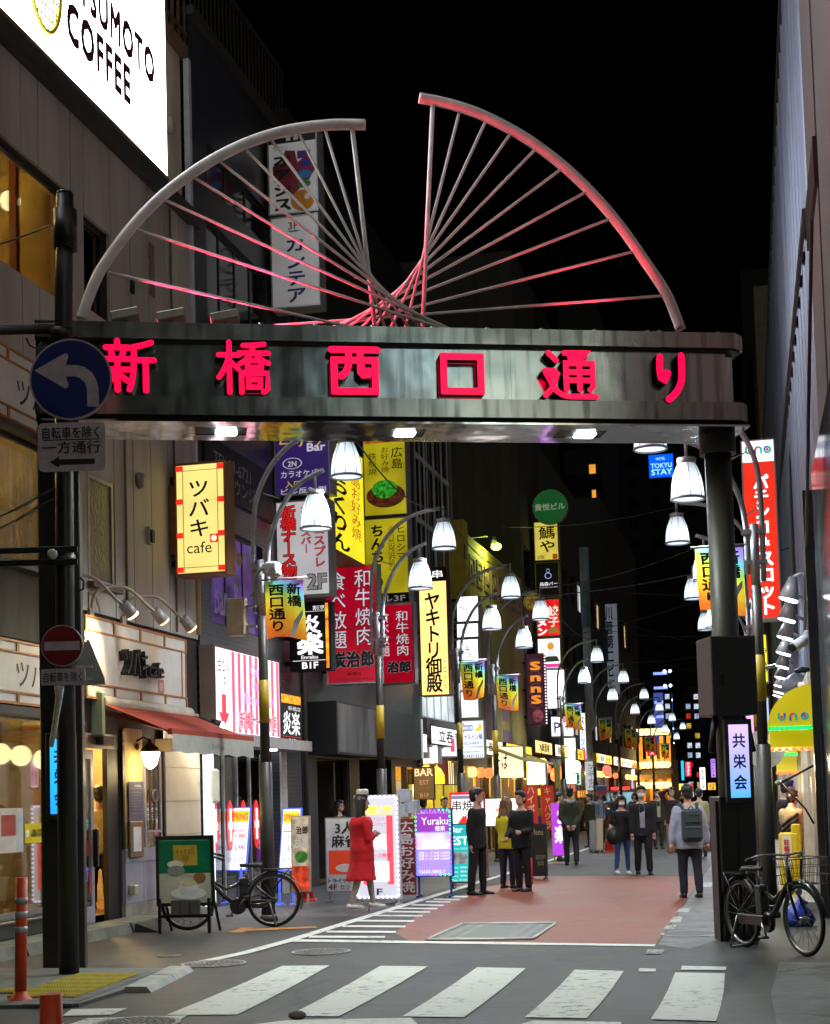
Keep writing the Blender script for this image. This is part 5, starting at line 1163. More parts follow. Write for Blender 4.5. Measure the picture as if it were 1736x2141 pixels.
MB().prism([(3.2, 7.4), (3.9, 7.9), (4.5, 7.0), (5.4, 7.2), (5.5, 5.6), (4.9, 5.0), (5.3, 3.9), (4.6, 3.3), (3.9, 3.9), (3.7, 5.4), (3.1, 6.1)], -.02, -.001).make('mauve_motif', MAU, b5)
for k, (z, w_) in enumerate(((3.4, 1.6), (4.2, 1.1))): MB().box(7.2, 7.2 + w_, -.015, -.001, z, z + .5).make('mauve_motif', MAU, b5)
room(.4, 5.7, .2, 3.5, .02, 2.9, b5, WARM, 'bar_lining'); room(6.4, 11.7, .2, 3.5, .02, 2.9, b5, WARM, 'bar_lining')
shopfront(b5, .35, 5.75, 2.9, 8); shopfront(b5, 6.35, 11.75, 2.9, 11)
for x in (1.5, 4, 7.5, 10.2): lamp_light('bar_light', 'POINT', (x, .9, 2.5), 140, (1, .76, .34), b5, .12)
# -- taller row further down
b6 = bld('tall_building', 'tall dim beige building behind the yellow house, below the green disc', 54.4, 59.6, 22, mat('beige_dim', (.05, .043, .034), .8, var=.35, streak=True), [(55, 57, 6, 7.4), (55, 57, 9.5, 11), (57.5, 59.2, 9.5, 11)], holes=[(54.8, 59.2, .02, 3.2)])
room(.3, 5, .2, 3.5, .02, 3.2, b6, WARM, 'bar_lining'); shopfront(b6, .4, 4.8, 3.2, 14); lamp_light('bar_light', 'POINT', (2.5, .9, 2.7), 90, (1, .7, .4), b6, .12)
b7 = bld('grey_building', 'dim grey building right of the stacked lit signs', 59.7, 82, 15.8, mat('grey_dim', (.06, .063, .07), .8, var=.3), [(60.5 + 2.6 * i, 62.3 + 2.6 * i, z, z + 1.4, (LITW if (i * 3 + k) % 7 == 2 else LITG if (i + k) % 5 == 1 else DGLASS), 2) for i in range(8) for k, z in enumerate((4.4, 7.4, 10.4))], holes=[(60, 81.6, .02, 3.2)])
room(.3, 21.9, .2, 3.0, .02, 3.2, b7, mat('bright_shop', (.7, .66, .6), .7), 'bar_lining')
shopfront(b7, .3, 21.9, 3.2, 21)
for x in (2, 7, 12, 17, 21): lamp_light('shop_light', 'POINT', (x, .9, 2.7), 110, (1, .9, .78), b7, .15)
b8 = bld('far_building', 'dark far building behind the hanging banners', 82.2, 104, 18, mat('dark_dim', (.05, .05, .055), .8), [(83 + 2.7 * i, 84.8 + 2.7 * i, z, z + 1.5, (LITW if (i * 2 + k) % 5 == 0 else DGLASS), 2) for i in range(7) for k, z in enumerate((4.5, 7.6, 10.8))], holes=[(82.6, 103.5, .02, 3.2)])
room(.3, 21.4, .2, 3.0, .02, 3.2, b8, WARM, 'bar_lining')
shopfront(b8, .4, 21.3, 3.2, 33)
for x in (3, 10, 17): lamp_light('shop_light', 'POINT', (x, .9, 2.7), 150, (1, .8, .55), b8, .15)
# -- dim towers standing behind the row
def tower(label, px, v, depth=14, lit=(), m=None):
    x0, y0, x1, _ = px; u0, zt_ = front(x0, y0, v); u1 = front(x1, y0, v)[0]
    t = thing('tower_block', label, 'building', st(u0, v, 0), ROT_F, 'dim tower blocks behind the street'); W = u1 - u0
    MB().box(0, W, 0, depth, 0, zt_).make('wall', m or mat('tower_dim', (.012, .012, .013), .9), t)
    n = max(2, int(W / 3.2)); k = int(zt_ / 3.6)
    win = MB().box(-.75, .75, -.05, -.001, 0, 1.5).mesh('window', [DGLASS])
    cnt = 0
    for i in range(n):
        for j in range(2, k):
            cnt += 1
            if cnt <= 60: put('window', win, t, ((i + .5) * W / n, 0, j * 3.6 + .8))
    for (a, y, c, y2, mm) in lit:
        ua, za = front(a, y, v); uc, zc = front(c, y2, v); MB().box(ua - u0, uc - u0, -.08, -.052, zc, za).make('lit_window', mm, t)
    return t
tower('dim tower block behind the spokes with a flat top', (885, 560, 1082, 700), 75)
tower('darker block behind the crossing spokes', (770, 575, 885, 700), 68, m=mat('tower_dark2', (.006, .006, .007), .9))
AMB = em('#ffab3a', .7)
tower('tall dark tower with two amber windows above the street', (1166, 640, 1245, 1300), 120, lit=((1232, 972, 1246, 990, AMB), (1238, 1025, 1247, 1045, AMB)))
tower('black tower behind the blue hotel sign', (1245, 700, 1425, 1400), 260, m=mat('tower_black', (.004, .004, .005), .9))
tower('far black tower right of the street end', (1425, 900, 1500, 1500), 230, m=MATS['tower_black'])
HB = emi('hotel_blue', (.0, .10, .85), 1.0)
sign_front('hotel_sign', 'small square blue lit hotel sign high over the street', 'sign', (1357, 950, 1408, 998), 150, .5, HB, pl('#101018'), [('HOTEL', (.3, .12, .68, .24), em('#9fe8ff', 1), .02), ('TOKYU', (.08, .38, .94, .58), em('#9fe8ff', 1), .03), ('STAY', (.1, .64, .94, .88), em('#9fe8ff', 1), .03)], (), .0, mount=False)
# ================================================================== upright signs along the left row
GREYC = mat('sign_case_grey', (.4, .4, .4), .4, .4, var=.2)
WHD = emi('sign_face_white_glow', (.75, .73, .72), .16, var=.1)  # faint glow standing in for billboard light on the unlit sign faces
def vof(x, y=1200, du=.12): return wall(x, y, UL + du)[0]
K = pl('#0d0c0c')
sign_front('upright_sign', 'tall unlit white sign with rainbow letters behind the left arch', 'sign', (560, 270, 665, 447), 25.85, .4, WHD, GREYC, [('4F', (.25, -.0, .75, .13), pl('#d8d4d0'), .05), ('サロン', (.12, .19, .42, .245), K), ('オ\nア\nシ\nス', (.14, .29, .46, .95), K, .05)],
  [('rect', (0, 0, 1, .155), K, 'black_band'), ('poly', [(.1, .42), (.3, .38), (.36, .24), (.55, .26), (.6, .4), (.85, .3), (.95, .5), (.82, .62), (.5, .78), (.3, .66), (.12, .6)], pl('#8a1030'), 'red_splash'), ('disc', (.45, .73, .92, .98), pl('#d88a10'), 'fruit_letter'), ('disc', (.72, .78, .84, .85), pl('#e8e4de'), 'fruit_letter'), ('poly', [(.6, .27), (.86, .27), (.86, .36), (.6, .36)], pl('#5a1a7a'), 'rainbow_letter'), ('rect', (.66, .39, .86, .46), pl('#1a2a9a'), 'rainbow_letter'), ('disc', (.58, .5, .88, .6), pl('#1a7ac0'), 'rainbow_letter'), ('disc', (.6, .62, .86, .71), pl('#1a8a3a'), 'rainbow_letter')])
sign_front('upright_sign', 'plain white sign with blue katakana and small red 3F', 'sign', (566, 450, 668, 643), 25.85, .4, WHD, GREYC, [('3F', (.38, .07, .58, .15), pl('#a03038'), .02), ('カ\nン\nテ\nア', (.34, .24, .70, .94), pl('#122a7a'), .035)], [('disc', (.36, .16, .62, .18), pl('#2a8aa8'), 'oval')])
PUR = emi('purple_sign_face', (.03, .012, .13), .55)
sign_front('upright_sign', 'dark purple bar sign with gold script under the gate beam', 'sign', (573, 855, 690, 1035), 26.0, .4, PUR, GREYC, [('Enjoy', (.08, .27, .92, .44), em('#d8a83a', .6), .0, {'slant': .25}), ('Bar', (.6, .41, .92, .5), em('#d8d4e0', .55), .03), ('2N', (.25, .6, .4, .66), em('#d8d4e0', .5), .02), ('カラオケバー', (.12, .71, .9, .79), em('#d8d4e0', .5), .01), ('入口', (.2, .83, .46, .905), em('#d8b83a', .5), .02), ('ビル反対側', (.12, .915, .92, .985), em('#d8d4e0', .5), .01)], [('ring', (.15, .56, .5, .69), em('#d8d4e0', .5), 'oval_ring', .9)])
sign_front('upright_sign', 'white sign with thick red and black outlined vertical letters behind the lamp', 'sign', (577, 1045, 690, 1247), 26.05, .4, emi('nurse_sign_face', (.62, .6, .62), .55), GREYC, [(vert('新橋ナース物語'), (.1, .05, .38, .92), em('#c0181c', .8), .03, {'out': K, 'outw': .09, 'line': .86}), (vert('ガールズバー'), (.48, .06, .66, .55), em('#c0303c', .7), .02, {'out': K, 'outw': .05}), (vert('マジコスプレ'), (.72, .06, .92, .7), em('#c0303c', .7), .02, {'out': K, 'outw': .05}), ('2F', (.58, .78, .92, .93), WHD, .03, {'out': K, 'outw': .08})])
YF = emi('yellow_sign_face', (.80, .68, .02), .95, var=.15)
sign_wall('wall_sign', 'bright yellow sign seen edge on with big black kana behind the lamps', 'sign', (683, 895, 757, 1141), -7.75, .5, YF, pl('#6a5a20'), [('ち\nん\nち\nく\nり\nん', (.08, .02, .55, .96), K, .03), (vert('広島お好み焼'), (.62, .1, .9, .8), em('#c04a18', .6), .0)])
YD = emi('okonomiyaki_yellow', (.55, .46, .01), .5, var=.3)
FOODG = em('#2f9a28', .55, var=.9, scale=14); FOODB = em('#5a2a0c', .45, var=.9, scale=14)
sign_front('upright_sign', 'yellow sign with brush letters and a dish of green onions', 'sign', (760, 912, 850, 1078), vof(760, 1000), .4, YD, GREYC, [(vert('広島'), (.66, .15, .92, .42), K, .01), (vert('お好み焼'), (.42, .14, .6, .46), K), (vert('鉄板焼'), (.12, .2, .32, .48), K)], [('rect', (.02, .02, .98, .08), em('#b8601a', .5, var=.9, scale=6), 'maple_print'), ('disc', (.06, .6, .96, .9), FOODB, 'dish'), ('disc', (.2, .55, .78, .78), FOODG, 'onion_heap')], .02)
sign_front('upright_sign', 'yellow sign with black kana and small square stamps below the dish', 'sign', (763, 1083, 855, 1262), vof(763, 1100), .4, YD, GREYC, [('ち\nん\nち\nく\nり\nん', (.16, .08, .45, .97), K, .04), (vert('ヒロシマ'), (.75, .1, .93, .5), K, .01), (vert('大衆鉄板酒場'), (.56, .1, .68, .62), em('#d8c020', .7), .0, {'out': K, 'outw': .1}), ('ビル3F', (.1, .90, .9, .98), WHD, .02)], [('rect', (.0, .88, 1, 1), K, 'black_band')], .02)
RF = emi('red_sign_face', (.34, .0, .012), .75, var=.2); SIL = em('#c8c4cc', .75)
sign_front('upright_sign', 'large dark red sign with silver letters in two columns', 'sign', (681, 1180, 791, 1430), vof(681, 1300), .35, RF, GREYC, [(vert('食べ放題'), (.1, .06, .4, .7), SIL, .005, {'out': K, 'outw': .04}), (vert('和牛焼肉'), (.57, .05, .9, .68), SIL, .005, {'out': K, 'outw': .04}), ('炭治郎', (.12, .73, .9, .86), em('#141014', .2), .05, {'out': em('#8a8088', .5), 'outw': .09}), ('新橋店', (.4, .9, .66, .93), K), ('TANJIRO YAKINIKU', (.2, .95, .9, .975), em('#701820', .4))])
sign_front('upright_sign', 'smaller dark red sign with silver letters behind the large red one', 'sign', (795, 1257, 866, 1430), vof(803, 1300), .35, RF, GREYC, [(vert('和牛焼肉'), (.48, .12, .85, .66), SIL, .005, {'out': K, 'outw': .04}), (vert('食べ放題'), (.0, .12, .28, .66), SIL, .005), ('治郎', (.2, .73, .88, .86), em('#141014', .2), .05, {'out': em('#8a8088', .5), 'outw': .09})])
t, W, H = sign_front('upright_sign', 'black lit sign with white brush letter and orange edge strip', 'sign', (606, 1258, 692, 1402), vof(606, 1330), .3, pl('#10151a'), pl('#0b0b0c'), [('割烹', (.58, .06, .88, .13), em('#ffffff', .8)), ('炎', (.25, .2, .75, .46), em('#ffffff', 1), .03), ('楽', (.2, .46, .8, .76), em('#ffffff', 1.1), .05), ('Enraku', (.28, .78, .68, .83), em('#ffffff', .8), .02), ('B1F', (.3, .88, .68, .97), em('#ffffff', 1), .03)], [('rect', (.06, .85, .86, .857), em('#ffffff', .9), 'rule'), ('rect', (.88, .03, .95, .97), em('#ff8a10', 1.3, var=.8, scale=8), 'orange_strip'), ('rect', (.06, .14, .86, .146), em('#ffffff', .6), 'rule')])
OF = emi('yakitori_face', (1.0, .66, .20), 1.35, var=.2)
sign_front('upright_sign', 'glowing orange yakitori sign with tall black brush kana', 'sign', (877, 1186, 938, 1455), vof(877, 1320), .4, OF, pl('#5a3010'), [(vert('ヤキトリ御殿'), (.2, .2, .74, .97), K, .03, {'line': .86}), ('串', (.5, .025, .85, .085), em('#ffffff', .8), .03), ('と', (.12, .03, .42, .08), em('#ffffff', .8), .03), (vert('ごてん'), (.8, .72, .9, .95), K)], [('rect', (.0, .0, 1, .11), K, 'black_band')])
WF = emi('white_sign_face', (.92, .97, 1.0), 1.5, var=.1)
vj = vof(955, 1400); BL = em('#2a5aa8', .4)
for i, (y0, y1, tx) in enumerate(((1246, 1300, '5F'), (1303, 1333, 'FIZZ'), (1336, 1385, '香'), (1390, 1443, 'Bar'), (1446, 1501, 'Koda'))):
    sign_front('stacked_sign', ('top panel of the white stacked sign', 'second panel of the white stacked sign', 'panel with a blue letter in the white stacked sign', 'fourth panel of the white stacked sign, behind a banner', 'bottom panel of the white stacked sign')[i], 'sign', (955, y0, 1001, y1), vj, .35, WF, GREYC, [(tx, ((.1, .1, .3, .25), (.25, .45, .75, .6), (.35, .3, .65, .8), (.2, .4, .8, .6), (.25, .78, .75, .95))[i], BL, .0)], (), .02, 'panels of the white stacked sign')
LBF = emi('hotel_panel_face', (.72, .8, .95), .95, var=.12); NV = em('#24305a', .15)
sign_front('hotel_sign', 'rounded white hotel sign with arrow, moon and phone number', 'sign', (959, 1506, 1013, 1586), vof(957, 1545), .3, LBF, GREYC, [('この裏', (.2, .17, .48, .23), NV), ('ホテルイン福', (.08, .36, .92, .5), NV, .02), ('宿泊2,500円〜', (.06, .56, .92, .64), NV, .01), ('シャワーいつでも500円', (.06, .67, .94, .73), NV, .01), ('24時間 年中無休', (.2, .8, .8, .85), NV), ('03-3437-5511', (.08, .9, .92, .97), NV, .02)], [('poly', [(.03, .2), (.22, .06), (.22, .13), (.56, .13), (.56, .27), (.22, .27), (.22, .33)], em('#5a6a9a', .4), 'arrow'), ('poly', [(.07, .2), (.2, .11), (.2, .16), (.54, .16), (.54, .24), (.2, .24), (.2, .29)], em('#d8e0f4', .9), 'arrow'), ('disc', (.62, .08, .92, .3), em('#e8c820', .8), 'moon'), ('disc', (.58, .06, .8, .22), LBF, 'moon')], .02)
# -- green disc over four stacked panels
vk = vof(1117, 1200); KC = mat('stack_case', (.55, .42, .22), .5)
u0, z0 = front(1150, 1060, vk - .15); r = 37 / FPX * vk * 1.02
t = thing('disc_sign', 'round dark green sign with pale lettering above the stacked panels', 'sign', st(u0, vk - .15, z0 - r), ROT_F)
MB().prism(disc(0, r, r), 0, .3).make('case', pl('#b8a48a'), t); MB().prism(disc(0, r, r * .97), -.006, -.001).make('face', emi('green_disc', (.003, .035, .008), 1.5), t); text_mb(MB(), '貴悦ビル', -r * .85, r * .85, r * .82, r * 1.2, -.012, .03).make('lettering', em('#a8b89a', .35), t)
for nm, y0, y1, fm, tx, dc in (('lit yellow fish restaurant panel below the green disc', 1090, 1172, emi('fish_yellow', (.68, .55, .08), .75, var=.2), [('鰢\nや', (.22, .14, .85, .78), K, .02), ('2階', (.1, .86, .4, .95), K)], [('rect', (.74, .84, .94, .97), em('#b84a18', .5), 'stamp')]),
  ('black panel with a small white bird outline', 1175, 1250, pl('#0a0a0b'), [('烏森バー', (.18, .56, .92, .66), em('#e8e8f0', .8), .02), ('KARASUMORI BAR', (.18, .68, .92, .72), em('#d8d8e0', .7), .02)], [('ring', (.4, .3, .68, .47), em('#a0b0ff', .9), 'bird_outline', .82), ('ring', (.47, .19, .61, .3), em('#a0b0ff', .9), 'bird_outline', .8)]),
  ('bright red dumpling and noodle panel', 1253, 1331, emi('ramen_red', (.72, .0, .012), .9), [('餃\n子', (.5, .18, .94, .74), em('#f0e0d0', .9), .03), (vert('ラーメン'), (.06, .06, .42, .95), em('#ffffff', 1), .05), ('専科', (.5, .78, .92, .92), em('#1a9a3a', .6), .03)], []),
  ('lit white panel with a schoolgirl figure', 1334, 1398, emi('snow_white_panel', (1, .97, .93), 1.3), [('B1F', (.1, .08, .35, .16), em('#6a5a70', .5)), ('ナイスープ', (.38, .08, .92, .16), em('#e070b0', .8))], [('disc', (.42, .14, .72, .4), em('#d89a3a', .8), 'hair'), ('poly', [(.45, .38), (.7, .38), (.8, .62), (.4, .62)], em('#e8e4ec', .9), 'blouse'), ('poly', [(.36, .6), (.84, .6), (.95, .78), (.28, .78)], em('#3a4a40', .4), 'skirt'), ('rect', (.2, .84, .95, .96), em('#e0409a', .9), 'pink_caption')])):
    sign_front('stacked_sign', nm, 'sign', (1117 + (y0 - 1090) * .03, y0, 1168 + (y0 - 1090) * .02, y1), vk, .5, fm, KC, tx, dc, .03, 'stacked panels under the green disc')
# -- purple vertical sign with orange loops, far left lit signs
t, W, H = sign_front('upright_sign', 'dark purple vertical sign with orange loop letters and a bulb edge', 'sign', (1100, 1366, 1140, 1516), vof(1100, 1440), .4, emi('plum_face', (.035, .006, .02), .8), pl('#2a1420'), [('S\nn\nn\nS', (.3, .12, .75, .7), em('#e08a30', .9), .06)], [('ring', (.16, .08 + .17 * i, .86, .26 + .17 * i), em('#8a4a50', .5), 'loop', .92) for i in range(4)] + [('disc', (.3, .78, .85, .96), em('#a04858', .4, var=.8, scale=6), 'portrait')])
for i in range(24): MB().ell((W + .02, -.02, H * (i + .5) / 24), (.03, .03, .03), n=6, k=4).make('bulb', em('#ffe0e8', 1.5, var=0), t)
o = thing('no_smoking_sign', 'round orange and cream sign on a bracket by the lamps', 'sign', st(*(lambda a: (a[0], 50, a[1]))(front(1113, 1257, 50))), ROT_F); r = 19 / FPX * 50
MB().prism(disc(0, 0, r), 0, .05).make('plate', pl('#b89a78'), o); MB().add([(r * f * math.cos(a), -.004, r * f * math.sin(a)) for f in (.92, .8) for a in [2 * math.pi * i / 24 for i in range(24)]], [(i, (i + 1) % 24, 24 + (i + 1) % 24, 24 + i) for i in range(24)]).make('ring', pl('#a0401c'), o); text_mb(MB(), '大', -r * .5, r * .5, -r * .5, r * .5, -.006, .06).make('lettering', pl('#a0401c'), o)
def lit(label, px, v, col, s=1.3, tx=(), dc=(), D=.4, cat='sign', border=.03, name='lit_sign'):
    return sign_front(name, label, cat, px, v, D, em(col, s), GREYC, tx, dc, border, mount=False)
for lb_, px_, v_, c_, s_, tx_ in (('narrow white vertical sign beside the utility pole', (1212, 1490, 1226, 1588), 70, '#e8eeff', 1.4, 'スナック'), ('pale green lit panel under the white parking sign', (1195, 1600, 1216, 1642), 66, '#a8e8d0', 1.2, '薬'), ('orange lit shop board left of the utility pole', (1207, 1652, 1230, 1668), 68, '#ffa040', 1.5, '居酒屋'), ('red lit board over the shops near the olive jacket', (1172, 1640, 1204, 1656), 60, '#ff4a38', 1.3, '焼肉'), ('yellow lit board above the red shop flags', (1098, 1648, 1132, 1664), 51, '#ffd040', 1.5, '大衆酒場'), ('small blue sign among the far banners', (1263, 1578, 1273, 1612), 88, '#5a9aff', 1.3, 'BAR'), ('small pink sign among the far banners', (1276, 1556, 1287, 1592), 90, '#ff7ac0', 1.3, 'CLUB'), ('white lit box far down on the right side', (1463, 1604, 1476, 1652), 140, '#f0f4ff', 1.4, 'ホテル'), ('amber lit sign far down on the right side', (1480, 1636, 1497, 1652), 120, '#ffb040', 1.4, 'そば'), ('violet lit sign far down on the right side', (1486, 1586, 1497, 1626), 110, '#b07aff', 1.2, 'Girls'), ('white lit box over the far shop row', (1247, 1636, 1268, 1652), 82, '#fff6e0', 1.5, '寿司'), ('green lit sign over the far shop row', (1271, 1640, 1288, 1656), 92, '#60e080', 1.1, '麺')):
    lit(lb_, px_, v_, c_, s_, [(tx_ if px_[2] - px_[0] > px_[3] - px_[1] else vert(tx_), (.2, .1, .8, .9), K, .03)])
RD = em('#e0203c', 1)
lit('bright white vertical sign beyond the purple sign', (1137, 1400, 1182, 1482), 60, '#f4fbff', 2.2)
lit('white and pink parking sign above the shops', (1152, 1497, 1200, 1540), 58, '#fff4fa', 1.8, [('P', (.15, .3, .4, .8), em('#4a5a9a', .3), .03), ('4F', (.6, .3, .95, .7), em('#4a5a9a', .3), .02)], [('disc', (.4, -.0, .95, .35), em('#ff7a9a', 1.1), 'pink_spot')])
lit('tall white panel with fine vertical lines and bulb edges', (1168, 1542, 1206, 1640), 64, '#e8f0ff', 1.5, (), [('rect', (.6, .02, .63, .98), em('#9a8ae0', .9), 'line'), ('rect', (.8, .02, .83, .98), em('#9a8ae0', .9), 'line')])
lit('warm lit shop fascia with black kana behind the hotel sign', (1028, 1560, 1096, 1628), 47, '#ffe9b0', 1.3, [('そば', (.1, .2, .5, .7), K, .02)])
lit('glowing rounded white lantern sign beside the awning', (1100, 1590, 1142, 1642), 52, '#fff0c8', 1.6)
lit('small tilted white sign with brush letters over the yellow bar', (878, 1522, 917, 1598), 38.6, '#fffdf6', 1.9, [('焼\n鳥', (.3, .2, .48, .8), K), ('立\n飲', (.6, .3, .78, .85), K)])
lit('pale blue fascia with a red stamp beside the tilted sign', (914, 1540, 957, 1583), 40, '#d8ecff', 1.2, (), [('rect', (.66, .1, .86, .75), em('#e04a5a', .9), 'red_stamp')])
lit('red vertical sign above the far lantern house', (1353, 1540, 1372, 1580), 92, '#d01830', 1.1, [(vert('ジンギス'), (.3, .06, .75, .94), em('#ffffff', 1), .02)])
lit('white square sign near the far end of the street', (1308, 1600, 1328, 1622), 96, '#eaf2ff', 1.3)
lit('pink and white picture screen near the far end', (1292, 1620, 1325, 1650), 96, '#c8a8e0', .9, (), [('rect', (.05, .2, .4, .9), em('#ff8ab0', 1, var=.9, scale=3), 'picture'), ('rect', (.5, .1, .95, .6), em('#f4f4ff', 1.2, var=.9, scale=3), 'picture')])
lit('tall neon blue strip sign at the far right side', (1424, 1590, 1431, 1632), 130, '#18b4ff', 1.4); lit('red vertical katakana sign beside the blue strip', (1432, 1592, 1446, 1624), 128, '#e8304a', 1.1, [(vert('カラオケ'), (.28, .06, .75, .94), em('#ffe8ee', 1.2), .03)])
lit('red round logo sign low at the far right', (1432, 1637, 1450, 1652), 120, '#e04050', 1.1, [('の', (.3, .1, .7, .9), em('#ffe8ee', 1.2), .04)]); lit('golden ball shaped sign low at the far end', (1413, 1638, 1431, 1662), 118, '#ffcf5a', 1.5)
lit('dim red poster sign beside the right gate leg', (1502, 1568, 1514, 1606), 75, '#6a1420', .7)
t = thing('utility_pole', 'grey concrete utility pole carrying a blue and white hotel plate', 'pole', st(*(lambda a: (a[0], 62, 0))(front(1237, 1600, 62))), ROT_F)
MB().tube([(0, 0, 0), (0, 0, 8.6)], [.2, .17], 12).make('shaft', mat('pole_concrete', (.3, .34, .38), .8, var=.2), t); MB().tube([(0, 0, 8.6), (0, 0, 11.9)], .2, 10).make('upper_tube', mat('pole_tube_blue', (.16, .24, .30), .5), t)
z1, z0 = front(1237, 1592, 61.7)[1], front(1237, 1652, 61.7)[1]
MB().box(-.24, .24, -.27, -.22, z0, z1).make('plate', emi('pole_plate', (.75, .8, .85), .5), t); text_mb(MB(), vert('レインボーホテル'), -.13, .13, z0 + .1, z1 - .1, -.28, .03).make('lettering', pl('#1a3a8a'), t)
sign_front('building_sign', 'dim white vertical sign with blue letters high on the left row', 'sign', (1258, 1262, 1294, 1452), 84, .5, emi('dim_white_sign', (.16, .18, .22), .5), GREYC, [(vert('川管第二ビル'), (.3, .04, .7, .96), pl('#14247a'), .03)])
# lantern house
vl = 100; u0, zt_ = front(1329, 1588, vl); u1 = front(1402, 1588, vl)[0]; LH = thing('lantern_house', 'golden lit restaurant front hung with round lanterns at the far end', 'restaurant', st(u0, vl, 0), ROT_F); W = u1 - u0
MB().box(0, W, .1, 8, 0, zt_).make('wall', mat('lantern_wall', (.5, .28, .06), .7), LH); MB().box(.8, W, .5, 6, zt_ + .01, zt_ + 1.1).make('tower_top', mat('dim_roof_box', (.18, .12, .07), .7), LH)
MB().add([(-.2, -.8, 2.9), (W + .2, -.8, 2.9), (W + .2, .09, 3.4), (-.2, .09, 3.4)], [(0, 1, 2, 3)]).make('eave', WOODD, LH)
GOLD = em('#ff9a24', .9, var=.5, scale=1.2)
for i in range(5): MB().box(.25 + i * W / 5, .12 + (i + .8) * W / 5, .0, .09, 3.5, 5.4).make('lit_panel', GOLD, LH)
for i in range(4): MB().box(.3 + i * W / 4, .1 + (i + .8) * W / 4, .02, .09, 1.2, 2.6).make('lit_panel', GOLD, LH)
LM = em('#ffe2a0', 1.5, var=0); lm = MB().lathe([(.12, -.22), (.24, -.1), (.26, 0), (.24, .1), (.12, .22)], n=10).mesh('lantern', [LM])
for k, z in enumerate((2.2, 5.7, zt_ - .4)):
    for i in range(7): put('lantern', lm, LH, (.2 + i * (W - .4) / 6, -.4, z))
lamp_light('lantern_glow', 'POINT', (W / 2, -1.5, 4), 120, (1, .7, .25), LH, .4)
# blue lit tower frame and column of small shop signs at the far end
t = thing('lit_tower', 'slim far tower lit blue with rows of white spots', 'building', st(*(lambda a: (a[0], 200, 0))(front(1372, 1600, 200))), ROT_F); zt_ = front(1385, 1448, 200)[1]
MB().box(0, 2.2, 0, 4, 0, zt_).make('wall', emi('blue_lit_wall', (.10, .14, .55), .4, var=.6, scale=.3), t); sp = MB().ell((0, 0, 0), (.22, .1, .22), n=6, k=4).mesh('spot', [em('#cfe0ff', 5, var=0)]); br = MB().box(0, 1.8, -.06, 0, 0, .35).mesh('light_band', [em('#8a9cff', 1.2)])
for i in range(8): put('light_band', br, t, (.1, -.01, 4 + i * 1.9)); [put('spot', sp, t, (x, -.3, 4.4 + i * 1.9)) for x in (1.6, 2.3)]
for px, lb in ((1397, 'left column of small white shop panels at the far end'), (1440, 'left of two far columns of red and white shop panels'), (1457, 'right of two far columns of red and white shop panels')):
    u_, _ = front(px, 1500, 180); t = thing('sign_column', lb, 'sign', st(u_, 180, 0), ROT_F, 'far columns of shop panels'); ztop_ = front(px, 1445, 180)[1]; MB().box(-.5, .5, .02, .6, 0, ztop_).make('column', pl('#0c0c10'), t)
    for i in range(11):
        if (i * 5 + px) % 4: MB().box(-.26, .26, -.03, .015, ztop_ - .95 - i * 1.15, ztop_ - .35 - i * 1.15).make('shop_panel', em(('#dfe8ff', '#c0382c', '#e8ecff', '#a8b4d8', '#d8b040')[(i * 3 + px) % 5], .6, var=.5, scale=4), t)
# ================================================================== street lamps with twin bell shades, banners
LPG = mat('lamp_pole_grey', (.34, .35, .37), .45, .3, var=.2); LPD = mat('lamp_pole_dark', (.05, .045, .038), .45, .2, var=.3)
SHADE, _t, _b = _nodes('lamp_shade_glass'); _b.inputs['Base Color'].default_value = (.6, .65, .68, 1); _b.inputs['Roughness'].default_value = .25; _b.inputs['Emission Color'].default_value = (.72, .88, 1.0, 1)
_tc = _t.nodes.new('ShaderNodeTexCoord'); _sp = _t.nodes.new('ShaderNodeSeparateXYZ'); _t.links.new(_tc.outputs['Generated'], _sp.inputs[0]); _rp = _t.nodes.new('ShaderNodeValToRGB'); _e = _rp.color_ramp.elements
_e[0].position = 0; _e[0].color = (.5, .5, .5, 1); _e[1].position = 1; _e[1].color = (.16, .16, .16, 1); _q = _e.new(.38); _q.color = (1, 1, 1, 1); _q = _e.new(.7); _q.color = (.4, .4, .4, 1)  # glow graded by height, in place of a bulb inside the shade
_t.links.new(_sp.outputs[2], _rp.inputs[0]); _mu = _t.nodes.new('ShaderNodeMath'); _mu.operation = 'MULTIPLY'; _mu.inputs[1].default_value = 1.9; _t.links.new(_rp.outputs[0], _mu.inputs[0]); _t.links.new(_mu.outputs[0], _b.inputs['Emission Strength']); HOT = emi('lamp_core', (.9, .97, 1.0), 14, var=0)
